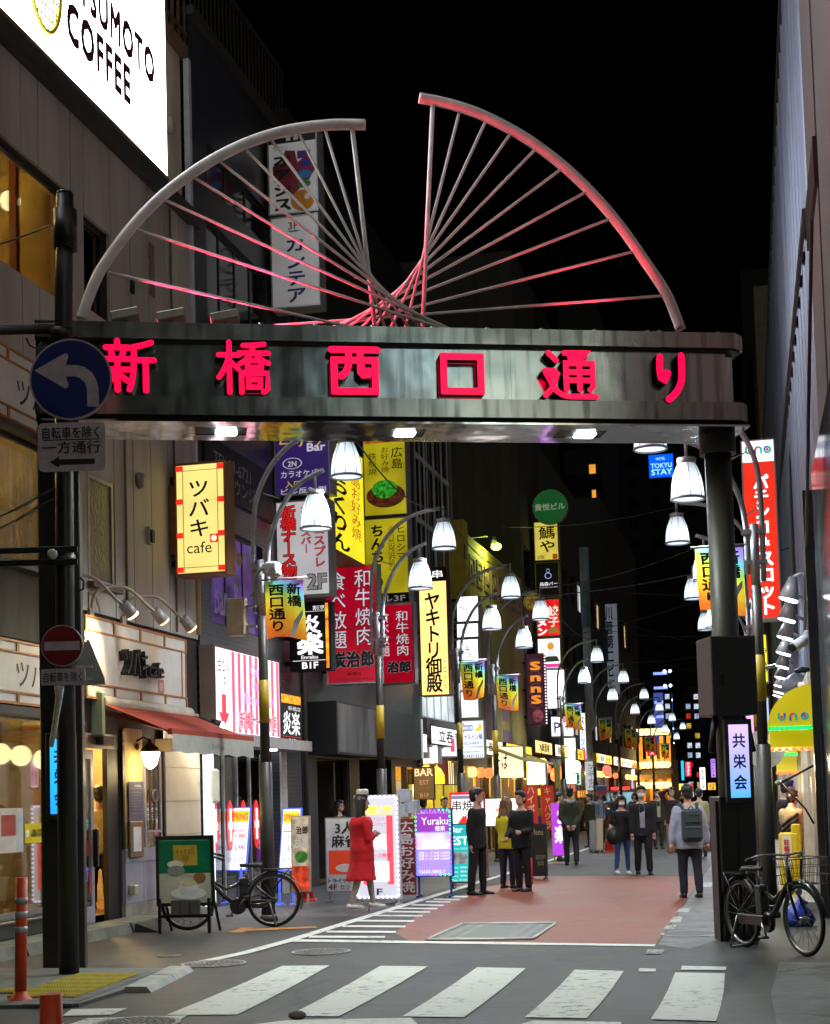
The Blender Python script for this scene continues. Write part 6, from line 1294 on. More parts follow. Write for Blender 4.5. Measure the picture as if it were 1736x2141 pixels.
def street_lamp(sg):
    t = thing('street_lamp', '', 'street lamp', (0, 0, 0), ROT_F, 'street lamps with twin bell shades')
    MB().tube([(0, 0, 0), (0, 0, 2.2)], [.1, .095], 12).make('lower_pole', LPD, t); MB().tube([(0, 0, 2.2), (0, 0, 4.25)], [.07, .065], 12).make('pole', LPD, t); MB().lathe([(.13, 0), (.13, .05), (.105, .09)], n=12).make('base_plate', LPD, t)
    MB().tube([(0, 0, 4.25), (0, 0, 5.05)], .06, 10).make('upper_pole', LPG, t)
    MB().lathe([(.074, 2.75), (.074, 3.35)], n=12).make('yellow_sticker', pl('#b89a10'), t)
    for dx, pts in ((-.1, [(0, 4.3), (0, 5.5), (.1, 6.05), (.38, 6.5), (.8, 6.78), (1.32, 6.88)]), (.1, [(0, 4.4), (0, 5.0), (.06, 5.4), (.25, 5.82), (.5, 6.1), (.85, 6.26)])):
        MB().tube(spline([(sg * (dx + x), 0, z) for x, z in pts], 5), .036, 9).make('arm', LPG, t)
    for z in (4.55, 4.95): MB().box(-.16, .16, -.05, .05, z - .03, z + .03).make('clamp', LPG, t)
    MB().tube([(-.1 * sg, 0, 5.3), (.12 * sg, 0, 5.15)], .01, 5).tube([(.05 * sg, 0, 6.0), (.3 * sg, 0, 5.9)], .01, 5).make('stay_wire', LPG, t)
    for x, z in ((1.28, 6.4), (.82, 5.7)):
        x *= sg
        sh = MB().lathe([(.215, -.25), (.212, -.18), (.20, -.08), (.178, .04), (.14, .15), (.105, .22)], (x, 0, z), n=20).make('lamp_shade', SHADE, t)
        MB().lathe([(.0, -.235), (.19, -.235)], (x, 0, z), n=16, caps=False).make('diffuser', HOT, sh)
        MB().lathe([(.205, -.275), (.228, -.27), (.228, -.245), (.217, -.24)], (x, 0, z), n=20, caps=False).make('shade_ring', LPG, sh)
        for k in range(8):
            a = k * math.pi / 4 + .2; MB().tube([(x + r * math.cos(a), r * math.sin(a), z + h) for r, h in ((.219, -.25), (.205, -.08), (.182, .04), (.11, .22))], .005, 4).make('shade_rib', LPG, sh)
        MB().lathe([(.11, .2), (.125, .22), (.125, .28), (.03, .3)], (x, 0, z), n=14).make('lamp_cap', LPG, t); MB().tube([(x, 0, z + .29), (x, 0, z + .52)], .022, 8).make('hanger', LPG, t)
        lamp_light('lamp_beam', 'SPOT', (x, 0, z - .3), 260, (.88, .95, 1), t, .15, 165, .5, (0, 0, -1))
    return t
NAMES = ['nearest', 'second', 'third', 'fourth', 'fifth', 'sixth', 'seventh', 'eighth', 'ninth', 'tenth']
LV = [20.0, 26.4, 33.5, 38.0, 51, 61, 72, 83, 95, 108]; RV = [(19.8, -.12), (27.5, -.24), (35.6, -.37), (42.6, -.4), (50, -.5), (58, -.55), (66, -.65), (76, -.75), (88, -.85), (100, -.9)]
protos = {}
def place_lamp(sg, v, u, lb):
    if sg in protos: t = copy_tree(protos[sg])
    else: t = protos[sg] = street_lamp(sg)
    t.location = st(u, v, 0); t['label'] = lb
    if v > 56:
        for ch in list(t.children):
            if ch.type == 'LIGHT': bpy.data.objects.remove(ch)
for i, v in enumerate(LV): place_lamp(1, v, -6.9 - max(0, v - 45) * .008, '%s twin bell street lamp of the left row, counted from the gate' % NAMES[i])
for i, (v, u) in enumerate(RV): place_lamp(-1, v, u, '%s twin bell street lamp of the right row, counted from the gate' % NAMES[i])
def banner_mat():
    m, t, b = _nodes('banner_cloth'); tc = t.nodes.new('ShaderNodeTexCoord'); sp = t.nodes.new('ShaderNodeSeparateXYZ'); t.links.new(tc.outputs['Generated'], sp.inputs[0])
    n = t.nodes.new('ShaderNodeTexNoise'); n.inputs['Scale'].default_value = 2.5; t.links.new(tc.outputs['Generated'], n.inputs['Vector'])
    a = t.nodes.new('ShaderNodeMath'); a.operation = 'MULTIPLY_ADD'; a.inputs[1].default_value = .38; t.links.new(sp.outputs[0], a.inputs[0]); t.links.new(sp.outputs[2], a.inputs[2])
    c = t.nodes.new('ShaderNodeMath'); c.operation = 'MULTIPLY_ADD'; c.inputs[1].default_value = .25; t.links.new(n.outputs['Fac'], c.inputs[0]); t.links.new(a.outputs[0], c.inputs[2])
    rp = t.nodes.new('ShaderNodeValToRGB'); e = rp.color_ramp.elements; e[0].position = .25; e[0].color = (.8, .17, .02, 1); e[1].position = 1.35 / 1.5; e[1].color = (.28, .16, .55, 1)
    for p, col in ((.42, (.85, .42, .02)), (.58, (.85, .72, .04)), (.70, (.36, .66, .10)), (.8, (.12, .45, .6))): q = e.new(p); q.color = (*col, 1)
    d = t.nodes.new('ShaderNodeMath'); d.operation = 'MULTIPLY'; d.inputs[1].default_value = .66; t.links.new(c.outputs[0], d.inputs[0]); t.links.new(d.outputs[0], rp.inputs[0]); t.links.new(rp.outputs[0], b.inputs['Base Color']); b.inputs['Roughness'].default_value = .7
    tl = t.nodes.new('ShaderNodeBsdfTranslucent'); t.links.new(rp.outputs[0], tl.inputs[0]); ms = t.nodes.new('ShaderNodeAddShader'); t.links.new(b.outputs[0], ms.inputs[0]); t.links.new(tl.outputs[0], ms.inputs[1]); t.links.new(ms.outputs[0], t.nodes['Material Output'].inputs[0])
    return m
BAN = banner_mat(); SWOOSH = mat('banner_white', (.5, .52, .5), .7)
def banner(label, u, v, sg, z1=4.72, ph=0.0, w=.55, h=.84):
    t = thing('street_banner', label, 'banner', st(u, v - .1, z1 - h), ROT_F, 'rainbow street banners on the lamp posts'); nx, nz = 8, 10
    x0 = .06 if sg > 0 else -.06 - w
    def P(a, c): return (x0 + a * w + .05 * (1 - c) * math.sin(ph + 2.2 * a) * (1 - c), -.03 - .05 * math.sin(a * 4.5 + ph) * (1 - c * .6), c * h + .05 * (1 - c) * math.sin(ph * 2 + a * 3))
    MB().add([P(i / nx, j / nz) for j in range(nz + 1) for i in range(nx + 1)], [(j * (nx + 1) + i, j * (nx + 1) + i + 1, (j + 1) * (nx + 1) + i + 1, (j + 1) * (nx + 1) + i) for j in range(nz) for i in range(nx)], 0, True).make('cloth', BAN, t)
    for a0, a1, c0, c1, body, bo in ((.1, .5, .1, .92, '西\n口\n通\nり', .05), (.58, .92, .55, .94, '新\n橋', .02)):
        vs_, fs_, *_ = text_geo(body); b = MB(); [b.add([tuple(Vector(P(a0 + p[0] * (a1 - a0), c0 + p[1] * (c1 - c0))) + Vector((dx, -.008 - .0005 * i_, dz))) for p in vs_], [list(f) for f in fs_]) for i_, (dx, dz) in enumerate(((0, 0), (.006, .004), (-.006, -.004), (.004, -.006), (-.004, .006)))]; b.make('lettering', pl('#14120c'), t)
    b = MB(); q = [(.55, .02), (.7, .3), (.95, .52), (.95, .42), (.8, .25), (.66, .02)]; b.add([tuple(Vector(P(*s)) + Vector((0, -.006, 0))) for s in q], [list(range(6))]); b.make('white_swoosh', SWOOSH, t)
    MB().tube([(0, 0, h + .03), (sg * (w + .12), 0, h + .03)], .012, 6).make('rod', LPG, t)
for i, (v, ph) in enumerate(((20, .3), (33.5, 1.9), (38, 1.2), (51, .7), (61, 2.4), (72, 1.0), (83, .2), (95, 1.4))): banner('street banner on the %s lamp post of the left row' % (NAMES[[0, 2, 3, 4, 5, 6, 7, 8][i]]), -6.86, v, 1, ph=ph)
banner('street banner half hidden behind the right gate column', -.2, 19.6, -1, 4.72, .8, .6); banner('street banner on the third lamp post of the right row', -.42, 35.6, -1, 4.72, 2.0); banner('street banner on the fifth lamp post of the right row', -.56, 50, -1, 4.72, 1.0)
# boxes and camera on the first left lamp post
q = st(-6.9, 19.9, 0)
t = thing('junction_box', 'beige metal box strapped to the first left lamp post', 'box', q + N * -.33, ROT_F); z0, z1 = front(528, 1328, 19.9)[1], front(528, 1250, 19.9)[1]
MB().bbox(-.13, .13, -.1, .1, z0, z1, .012).make('body', mat('box_beige', (.42, .35, .24), .5), t); [MB().box(.13, .28, -.03, .03, q_, q_ + .04).make('strap', LPG, t) for q_ in (z0 + .1, z1 - .14)]
t = thing('security_camera', 'white security camera on a bent arm of the first left lamp post', 'camera', q, ROT_F); z = front(605, 1190, 19.9)[1]
MB().tube([(0, -.08, z - .5), (-.04, -.08, z - .1), (.06, -.08, z + .02), (.2, -.08, z + .02)], .025, 7).make('arm', LPG, t); MB().bbox(.14, .33, -.2, .02, z - .1, z + .1, .03).make('body', pl('#cfd0d0', .35), t); MB().lathe([(.03, 0), (.05, .06), (.05, .12)], (.3, -.2, z - .06), n=10, ax='y').make('lens', pl('#a8adb0', .3), t)
# ================================================================== overhead wires
WIRE = mat('wire_dark', (.05, .055, .06), .6)
def wire(label, a, c, sag, r=.012, grp='overhead wires across the street'):
    P0, P1 = a, c; pts = [P0.lerp(P1, i / 14) - Vector((0, 0, sag * 4 * (i / 14) * (1 - i / 14))) for i in range(15)]
    b = MB().tube([p - P0 for p in pts], r, 5); tag(b.make('overhead_wire', WIRE, None, P0), label, 'wire', grp)
for i in range(11):
    v0 = 42 + i * 5.5; wire('%s thin overhead wire across the street, counted from the gate' % (NAMES + ['eleventh'])[i], st(-8.2, v0, 7.4 + (i * 37 % 10) * .42), st(.6, v0 - 9 + (i * 53 % 7), 6.8 + (i * 29 % 10) * .4), .35 + .1 * (i % 3), .014)
for i in range(4): wire('sagging cord between the %s and next lamp arm of the left row' % NAMES[i], st(-5.6, (20, 26.4, 33.5, 38)[i], 6.86), st(-5.6, (26.4, 33.5, 38, 51)[i], 6.86), .35, .012, 'cords along the left lamp arms')
# ================================================================== bicycles
TYRE = mat('tyre', (.012, .012, .012), .7); RIM = mat('rim_alloy', (.35, .35, .36), .3, .9); BFR = mat('bike_black', (.012, .012, .013), .3, var=.2, coat=.3); SADD = mat('saddle', (.015, .015, .016), .45)
def bicycle(label, p, rz, basket=True, lean=0):
    t = thing('bicycle', label, 'bicycle', p, rz, 'parked bicycles'); t.rotation_euler = (lean, 0, rz); R = .335; WB = 1.12
    for x, nm in ((0, 'rear_wheel'), (WB, 'front_wheel')):
        w_ = MB().lathe([(.31, -.018), (.335, -.02), (.352, 0), (.335, .02), (.31, .018), (.31, -.018)], (x, 0, .352), n=36, ax='y').make(nm, TYRE, t)
        MB().lathe([(.312, -.014), (.298, -.012), (.298, .012), (.312, .014)], (x, 0, .352), n=36, ax='y', caps=False).make('rim', RIM, w_); MB().lathe([(.03, -.05), (.04, 0), (.03, .05)], (x, 0, .352), n=10, ax='y').make('hub', RIM if x else BFR, w_)
        sp = MB()
        for k in range(18):
            a = 2 * math.pi * k / 18; sp.tube([(x + .03 * math.cos(a + .7), .02 * (-1) ** k, .352 + .03 * math.sin(a + .7)), (x + .3 * math.cos(a), 0, .352 + .3 * math.sin(a))], .0022, 3)
        sp.make('spokes', RIM, w_)['kind'] = 'stuff'
        a0, a1 = (R_(20), R_(200)) if x == 0 else (R_(10), R_(150)); f = MB(); vs_ = []; n = 16
        for i in range(n + 1):
            a = a0 + (a1 - a0) * i / n
            for yy, rr in ((-.035, .37), (-.02, .388), (.02, .388), (.035, .37)): vs_.append((x + rr * math.cos(a), yy, .352 + rr * math.sin(a)))
        f.add(vs_, [(i * 4 + j, i * 4 + j + 1, i * 4 + j + 5, i * 4 + j + 4) for i in range(n) for j in range(3)], 0, True); f.make('mudguard', BFR, t)
    BB = (.47, 0, .29); HT = (.93, 0, .72); HT2 = (.9, 0, .86); ST = (.36, 0, .62)
    b = MB(); b.tube([BB, (.64, 0, .42), (.82, 0, .62), HT], .03, 9); b.tube([ST, (.62, 0, .52), (.86, 0, .66)], .022, 8); b.tube([BB, ST, (.335, 0, .74)], .022, 8); b.tube([HT, HT2], .026, 9)
    for y in (-.06, .06): b.tube([(0, y, .352), (.2, y * .9, .31), BB], .013, 6); b.tube([(0, y, .352), (.33, y * .4, .62)], .011, 6); b.tube([HT, (.95, y * .7, .66), (WB, y, .352)], .015, 6)
    b.make('frame', BFR, t); MB().bbox(.33, .45, -.05, .05, .34, .66, .015).make('battery', BFR, t); MB().lathe([(.10, -.03), (.11, 0), (.10, .03)], BB, n=20, ax='y').make('chain_case', BFR, t)
    MB().bbox(.02, .5, -.075, -.045, .25, .36, .03).make('chain_cover', BFR, t)
    sd = MB(); vs_ = []; prof = [(.14, .095), (.2, .1), (.28, .07), (.36, .03), (.42, .022), (.44, .012)]
    for x, w2 in prof: vs_ += [(x, -w2, .80), (x, -w2 * .6, .845), (x, w2 * .6, .845), (x, w2, .80)]
    sd.add(vs_, [(i * 4 + j, i * 4 + (j + 1) % 4, i * 4 + 4 + (j + 1) % 4, i * 4 + 4 + j) for i in range(5) for j in range(4)] + [(3, 2, 1, 0), (20, 21, 22, 23)], 0, True); sd.make('saddle', SADD, t); MB().tube([(.335, 0, .7), (.32, 0, .81)], .014, 8).make('seat_post', RIM, t)
    for y in (-.04, .04): MB().tube([(.2, y, .78), (.24, y * .6, .8)], .02, 6).make('saddle_spring', RIM, t)
    h = MB(); h.tube(spline([(.72, -.29, .95), (.8, -.24, .98), (.9, -.1, .98), (.91, 0, .97), (.9, .1, .98), (.8, .24, .98), (.72, .29, .95)], 4), .012, 7); h.tube([HT2, (.905, 0, .97)], .014, 7); h.make('handlebar', RIM, t)
    for y in (-1, 1): MB().tube([(.73, .285 * y, .955), (.64, .3 * y, .93)], .018, 8).make('grip', SADD, t); MB().tube([(.78, .25 * y, .96), (.7, .25 * y, .93)], .006, 5).make('brake_lever', RIM, t)
    MB().tube([(.0, .07, .5), (-.2, .06, .76), (-.22, -.06, .76), (.0, -.07, .5)], .008, 5).box(-.24, .12, -.06, .06, .755, .77).make('rear_rack', BFR, t)
    MB().tube([(.06, .1, .34), (-.02, .16, .02)], .012, 6).tube([(.06, -.1, .34), (-.02, -.16, .02)], .012, 6).tube([(-.02, .16, .02), (-.02, -.16, .02)], .012, 6).make('stand', RIM, t)
    cr = MB(); cr.tube([(.47, -.07, .29), (.57, -.09, .16)], .012, 6).tube([(.47, .07, .29), (.37, .09, .42)], .012, 6); cr.make('crank', RIM, t)
    for (x, y, z) in ((.58, -.13, .155), (.36, .13, .425)): MB().bbox(x - .05, x + .05, y - .04, y + .04, z - .012, z + .012, .006).make('pedal', SADD, t)
    MB().lathe([(.02, 0), (.035, .03), (.035, .05)], (1.03, 0, .62), n=10, ax='x').make('headlamp', RIM, t)
    if basket:
        k = MB(); X0, X1, Y, Z0, Z1 = .98, 1.3, .2, .7, .95
        for i in range(9):
            x = X0 + (X1 - X0) * i / 8; k.tube([(x, -Y, Z1), (x, -Y * .8, Z0), (x, Y * .8, Z0), (x, Y, Z1)], .003, 3)
        for i in range(9):
            y = -Y + 2 * Y * i / 8; k.tube([(X0, y, Z1), (X0, y * .8, Z0), (X1 - .04, y * .8, Z0), (X1, y, Z1)], .003, 3)
        for z in (Z1, .87, .79): k.tube([(X0, -Y, z), (X1, -Y, z), (X1, Y, z), (X0, Y, z)], .005 if z == Z1 else .003, 4, closed=True)
        k.make('basket', BFR, t)
    return t
p = gnd(574, 1938); bicycle('black city bicycle parked behind the cafe menu board', p, R_(188), lean=R_(-3))
bicycle('black electric bicycle with a basket leaning by the right gate leg', Vector((3.34, 15.72, 0)), math.atan2(-.946, .323), lean=R_(2))
p = gnd(1505, 1790); bicycle('bicycle partly hidden behind the right gate leg', p + Vector((0, 0, 0)), R_(75), False)
# ================================================================== standing signs in front of the shops
def stand(label, px, foot, face, texts=(), decos=(), D=.1, case=None, tilt=0, feet=True, name='standing_sign', border=.02, led=None, group=None):
    xm = (px[0] + px[2]) / 2; v = uvz(gnd(xm, foot))[1]; u0, z0 = front(px[0], px[3], v); u1, z1 = front(px[2], px[1], v)
    z0 = front(xm, px[3], v)[1]; z1 = front(xm, px[1], v)[1]; z0 = max(z0, .03)
    t = thing(name, label, 'sign', st(u0, v, 0), ROT_F, group); W, H = u1 - u0, z1 - z0
    s = bpy.data.objects.new('panel', None)
    C_ = case or pl('#1c1c1e'); b = MB(); bb = border
    off = lambda z: tilt * z
    def sl(mb): 
        for q in mb.v: q.z += z0; q.y += q.z * tilt
        return mb
    sl(MB().box(0, W, .003, D, 0, H)).make('case', C_, t)
    sl(MB().box(bb, W - bb, -.004, .002, bb, H - bb)).make('face', face, t)
    i = 0
    for d in decos:
        i += 1; x0, x1, a, c = face_rect(W, H, d[1]) if d[0] != 'poly' else (0, 0, 0, 0); yy = -.004 - .002 * i; mb = MB()
        if d[0] == 'rect': mb.box(x0, x1, yy, yy + .0015, a, c)
        elif d[0] == 'disc': mb.prism([((x0 + x1) / 2 + (x1 - x0) / 2 * math.cos(q * math.pi / 12), (a + c) / 2 + (c - a) / 2 * math.sin(q * math.pi / 12)) for q in range(24)], yy, yy + .0015)
        else: mb.prism([(q[0] * W, H * (1 - q[1])) for q in d[1]], yy, yy + .0015)
        sl(mb).make(d[3] if len(d) > 3 else 'printed_panel', d[2], t)
    for tx in texts:
        i += 1; x0, x1, a, c = face_rect(W, H, tx[1]); sl(text_mb(MB(), tx[0], x0, x1, a, c, -.004 - .002 * i, tx[3] if len(tx) > 3 else 0)).make('lettering', tx[2], t)
    if led:
        lm_ = MB().ell((0, 0, 0), (.018, .012, .018), n=6, k=4)
        k = 0
        for (xa, za, xb, zb, n) in ((.03, .03, .03, H - .03, int(H / .075)), (W - .03, .03, W - .03, H - .03, int(H / .075)), (.03, H - .03, W - .03, H - .03, int(W / .075)), (.03, .03, W - .03, .03, int(W / .075))):
            for j in range(n):
                f = (j + .5) / n; k += 1; x, z = xa + (xb - xa) * f, za + (zb - za) * f; c_ = led[int(f * len(led)) % len(led)] if len(led) > 1 else led[0]
                sl(MB().ell((x, -.02, z), (.017, .012, .02), n=6, k=4)).make('led', em(c_, 2.4, var=0), t)
    if feet:
        for x in (.05, W - .05): MB().box(x - .02, x + .02, -.12, .22, .0, .03).box(x - .015, x + .015, .03, .06, .03, z0 + .05).make('foot', C_, t)
    return t, W, H, z0
# cafe menu board on black trestle
v = uvz(gnd(385, 1952))[1]; u0 = front(325, 1850, v)[0]; u1 = front(444, 1850, v)[0]; zt_ = front(385, 1748, v)[1]
t = thing('menu_board', 'tilted cafe menu board with green poster of cakes on black trestle legs', 'sign', st(u0, v, 0), ROT_F + R_(4)); W = u1 - u0; zb_ = front(385, 1895, v)[1]; H = zt_ - zb_; sk = Matrix.Rotation(R_(4), 4, 'Y')
def tl_(mb):
    for q in mb.v: q.x, q.y = q.x - .06 * (q.z - zb_) + .0, q.y + .16 * q.z
    return mb
tl_(MB().box(0, W, -.02, .02, zb_, zb_ + .04).box(0, W, -.02, .02, zt_ - .04, zt_).box(0, .04, -.02, .02, zb_ + .04, zt_ - .04).box(W - .04, W, -.02, .02, zb_ + .04, zt_ - .04)).make('frame', pl('#0a0a0a', .4), t)
def pr(fr, m, k, nm='printed_panel', kind='rect'):
    x0, x1 = .04 + fr[0] * (W - .08), .04 + fr[2] * (W - .08); a, c = zt_ - .04 - fr[3] * (H - .08), zt_ - .04 - fr[1] * (H - .08); b = MB()
    if kind == 'rect': b.box(x0, x1, -.006 - .002 * k, -.005 - .002 * k, a, c)
    else: b.prism([((x0 + x1) / 2 + (x1 - x0) / 2 * math.cos(q * math.pi / 14), (a + c) / 2 + (c - a) / 2 * math.sin(q * math.pi / 14)) for q in range(28)], -.006 - .002 * k, -.005 - .002 * k)
    tl_(b).make(nm, m, t)
pr((0, 0, 1, 1), pl('#b8b4a2', .25), 0, 'poster'); pr((0, 0, 1, .54), pl('#0e6a48', .25), 1); pr((.28, .1, .74, .42), pl('#c09a3a', .3), 2, 'label_print'); pr((.16, .34, .48, .46), pl('#d8d4c8', .3), 3, 'cream_print', 'disc'); pr((.16, .42, .5, .58), pl('#8a8a80', .2), 4, 'cup_print', 'disc')
pr((.22, .76, .9, .95), pl('#dcdcd8', .25), 5, 'saucer_print', 'disc'); pr((.36, .66, .76, .9), pl('#d2d2d0', .25), 6, 'cup_print', 'disc'); pr((.4, .6, .72, .74), pl('#cfc0a0', .25), 7, 'cream_print', 'disc'); pr((.66, .54, .9, .68), pl('#8a6030', .3), 8, 'cake_print', 'disc'); pr((.03, .02, .96, .03), pl('#5aa080'), 2)
tl_(text_mb(MB(), 'キャラメル\nラテ', W * .36, W * .68, zt_ - H * .36, zt_ - H * .19, -.03)).make('lettering', pl('#3a2c10'), t)
for x in (.04, W - .08): MB().box(x, x + .035, -.03, .01, .0, zb_ + .1).make('front_leg', pl('#0a0a0a', .4), t); MB().tube([(x + .02, .12, zb_ + .2), (x + .03, .42, .0)], .018, 6).make('back_leg', pl('#0a0a0a', .4), t)
MB().box(.07, W - .08, -.02, .0, .2, .24).box(.07, W - .08, .2, .22, .2, .23).make('stretcher', pl('#0a0a0a', .4), t)
for i in range(3): MB().box(.22 + i * .13, .33 + i * .13, -.05, .02, .25, .42).make('leaflet_box', pl('#55504c'), t)
MW = emi('menu_lit', (.92, .9, 1), 1.0, var=.1)
for lb, px, foot, t1 in (('leaning lit menu board with yellow heading nearest the glass doors', (462, 1688, 506, 1822), 1890, '#e8b81a'), ('leaning blue edged lit menu board by the first lamp post', (576, 1690, 614, 1822), 1893, '#d8d81a')):
    stand(lb, px, foot, MW, [('SPRING', (.12, .1, .9, .2), em('#e0501a', .9), .03), ('60分', (.12, .3, .5, .36), em('#c03a5a', .8)), ('1,980', (.4, .42, .9, .5), em('#e0402a', .9), .02), ('2,980', (.4, .6, .9, .68), em('#8a5ad0', .8), .02), ('飲放題', (.15, .78, .85, .86), em('#8a8ad0', .8))], [('rect', (.08, .06, .94, .24), em(t1, 1), 'heading'), ('rect', (.1, .37, .8, .385), em('#c03a5a', .7), 'rule')], .05, em('#4a6aff', .8), .28)
stand('framed food poster of the grill restaurant by the black doorway', (610, 1706, 645, 1865), 1893, emi('food_poster', (.5, .4, .3), .6, var=.8, scale=6), [('治郎', (.3, .14, .9, .24), K, .04), ('放題', (.2, .3, .95, .42), pl('#ecebe0'), .04)], [('disc', (.2, .46, .9, .62), em('#3a7a2a', .5, var=.8, scale=20)), ('rect', (.05, .66, .95, .98), em('#c83a1a', .7, var=.8, scale=8))], .08, pl('#b8a890'), .03)
stand('white board with bold black letters and an orange square behind the red coat', (682, 1709, 748, 1866), 1886, pl('#cfcdc8'), [('3人\n麻雀', (.2, .06, .95, .4), K, .03), ('トライデント', (.08, .81, .95, .87), K, .02), ('4F', (.08, .89, .34, .96), pl('#5a4a40'), .03), ('セット', (.42, .89, .9, .96), pl('#5a4a40'), .01)], [('rect', (.1, .44, .95, .76), em('#d83a12', .35), 'orange_square'), ('disc', (.3, .62, .9, .73), pl('#d8d0c8'), 'white_shape')], .06, pl('#8a8680'), .02)
LEDW = emi('led_sign_face', (.80, .78, .92), .62, var=.05)
stand('bright white signboard framed in white light dots behind the red coat', (745, 1662, 833, 1880), 1893, LEDW, [('新橋初上陸!!', (.2, .1, .86, .19), em('#e8d018', 1.2), .03), ('マイクロミニ', (.2, .215, .8, .25), em('#d05a8a', .8)), ('ナースコスチューム!!', (.2, .26, .82, .3), em('#d05a8a', .8)), ('ガールズ\nバー', (.35, .42, .8, .5), em('#e060a0', 1), .02), ('ナース物語', (.3, .56, .82, .6), em('#e0203a', 1), .02), ('90分 ¥4,000', (.3, .68, .72, .71), NV), ('飲放題', (.4, .74, .74, .78), em('#e8d018', 1)), ('1F', (.36, .9, .6, .96), NV, .03)], [('rect', (.72, .2, .86, .86), em('#ff4a5a', 1.1), 'red_stripe'), ('rect', (.18, .2, .28, .86), em('#ff4a5a', 1.1), 'red_stripe'), ('rect', (.3, .38, .7, .52), em('#ffffff', 1.3), 'white_panel'), ('rect', (.28, .64, .76, .83), em('#eef0ff', 1.2), 'white_panel')], .1, pl('#c8c8d0'), .0, led=['#eef2ff'])
NB = mat('nobori_red', (.22, .012, .03), .7, var=.3)
t = thing('banner_flag', 'dark red upright cloth flag with white brush letters beside the bright sign', 'banner', st(*(lambda a: (a[0], a[1], 0))(uvz(gnd(850, 1884)))), ROT_F); MB().box(-.14, .17, 0, .01, .1, 1.32).make('cloth', NB, t); text_mb(MB(), vert('広島お好み焼'), -.12, .15, .14, 1.28, -.006, .02).make('lettering', pl('#d8d0d0'), t); MB().tube([(-.16, .02, 0), (-.16, .02, 1.5)], .012, 6).make('pole', ALU, t)
for i, (dx, z) in enumerate(((-.05, 1.34), (-.02, 1.58), (.1, 1.4))): MB().bbox(dx - .12, dx + .1, .1, .3, z - .0, z + .22, .01).make('taped_paper_box', pl('#b8bcc8'), t)
stand('purple massage sign edged with blue and green light dots', (869, 1690, 944, 1833), 1876, emi('purple_lit', (.40, .26, .80), 1.0, var=.1), [('Yuraku', (.2, .13, .9, .24), em('#ffffff', 1), .0), ('癒楽', (.56, .26, .82, .33), em('#ffffff', 1), .01), ('台湾式リラクゼーション', (.1, .04, .9, .08), em('#e8d0ff', .9)), ('足裏コース 30分 2,000円\n足裏コース 60分 3,500円\n全身コース 60分 4,500円', (.1, .63, .92, .76), em('#ffffff', .9)), ('Tel.03-5843-7', (.1, .9, .8, .95), em('#ffffff', .9))], [('rect', (.06, .36, .95, .6), emi('hands_photo', (.75, .65, .8), .9, var=.5, scale=3), 'photo'), ('rect', (.04, .02, .96, .34), em('#a03ac0', .8), 'panel')], .1, pl('#2a3a9a'), .0, led=['#2a5aff', '#2a5aff', '#a04aff', '#20e0a0', '#20ff6a'])
TEAL = emi('teal_lit', (.0, .42, .42), .9, var=.1)
stand('teal lit bar menu sign between the purple sign and the two men', (940, 1722, 982, 1846), 1860, TEAL, [('Bar', (.1, .05, .66, .15), em('#eafff8', 1), .02), ('EST', (.1, .22, .9, .36), em('#eafff8', 1), .03), ('Since 2000', (.15, .4, .85, .44), em('#bff0e8', .8))] + [('Menu  ¥%d00~' % (7 + i), (.12, .72 + .07 * i, .9, .76 + .07 * i), em('#d8fff4', .8)) for i in range(4)], [('rect', (.12, .48, .85, .68), emi('bar_photo', (.3, .32, .32), .6, var=.9, scale=8), 'photo')], .08, pl('#0a0c0e'), .04)
stand('red bordered white skewer sign behind the man in black', (944, 1656, 1012, 1800), 1852, em('#fff4f4', 1.2), [('串焼き', (.08, .12, .95, .27), K, .02), ('49', (.15, .36, .9, .68), em('#e02a2a', 1.1), .06), ('ホルモン', (.1, .82, .6, .9), em('#c03a3a', .9))], [('rect', (.0, .0, 1, .04), em('#d81a34', 1), 'red_band'), ('rect', (.0, .04, .05, 1), em('#d81a34', 1), 'red_band'), ('rect', (.05, .05, .95, .1), em('#8a8aa8', .6), 'caption')], .12, pl('#b81a2a'), .0)
stand('white lit sushi board behind the two men', (1012, 1668, 1092, 1728), 1835, em('#fff8ee', 1.2), [('にぎり寿司立って', (.1, .08, .9, .28), K), ('つまみ', (.4, .6, .8, .75), K)], [('disc', (.3, .36, .45, .48), em('#ff9a6a', 1)), ('disc', (.55, .4, .7, .5), em('#ff7a5a', 1))], .1, pl('#7a6a58'), .0)
stand('black chalkboard with gold script beyond the two men', (1106, 1722, 1142, 1832), 1838, pl('#16120e', .4), [('Menu', (.2, .1, .8, .22), pl('#a89868'), .0), ('BEER\n500', (.4, .6, .9, .8), pl('#8a7a50'))], (), .05, pl('#2a2018'), .06)
stand('small white paper sign on a black metal stand', (1086, 1716, 1108, 1800), 1834, pl('#8a8e90'), [('MENU', (.15, .08, .85, .16), K)], (), .03, pl('#1a1a1a'), .0)
stand('violet lit sign with white brush letters beyond the chalkboard', (1155, 1678, 1186, 1790), 1806, em('#b03ad8', .9), [('S\n楽', (.2, .15, .85, .75), em('#fff0ff', 1.1), .04)], (), .08, pl('#b89a60'), .0)
for i, (x, lb) in enumerate(((1232, 'leaning dark easel board beside the man in suspenders'), (1246, 'leaning golden easel board beside the man in suspenders'))): stand(lb, (x, 1715 - 5 * i, x + 14, 1778), 1782, pl(('#2a2622', '#8a6a2a')[i], .3), (), (), .04, pl('#0e0c0a'), .25)
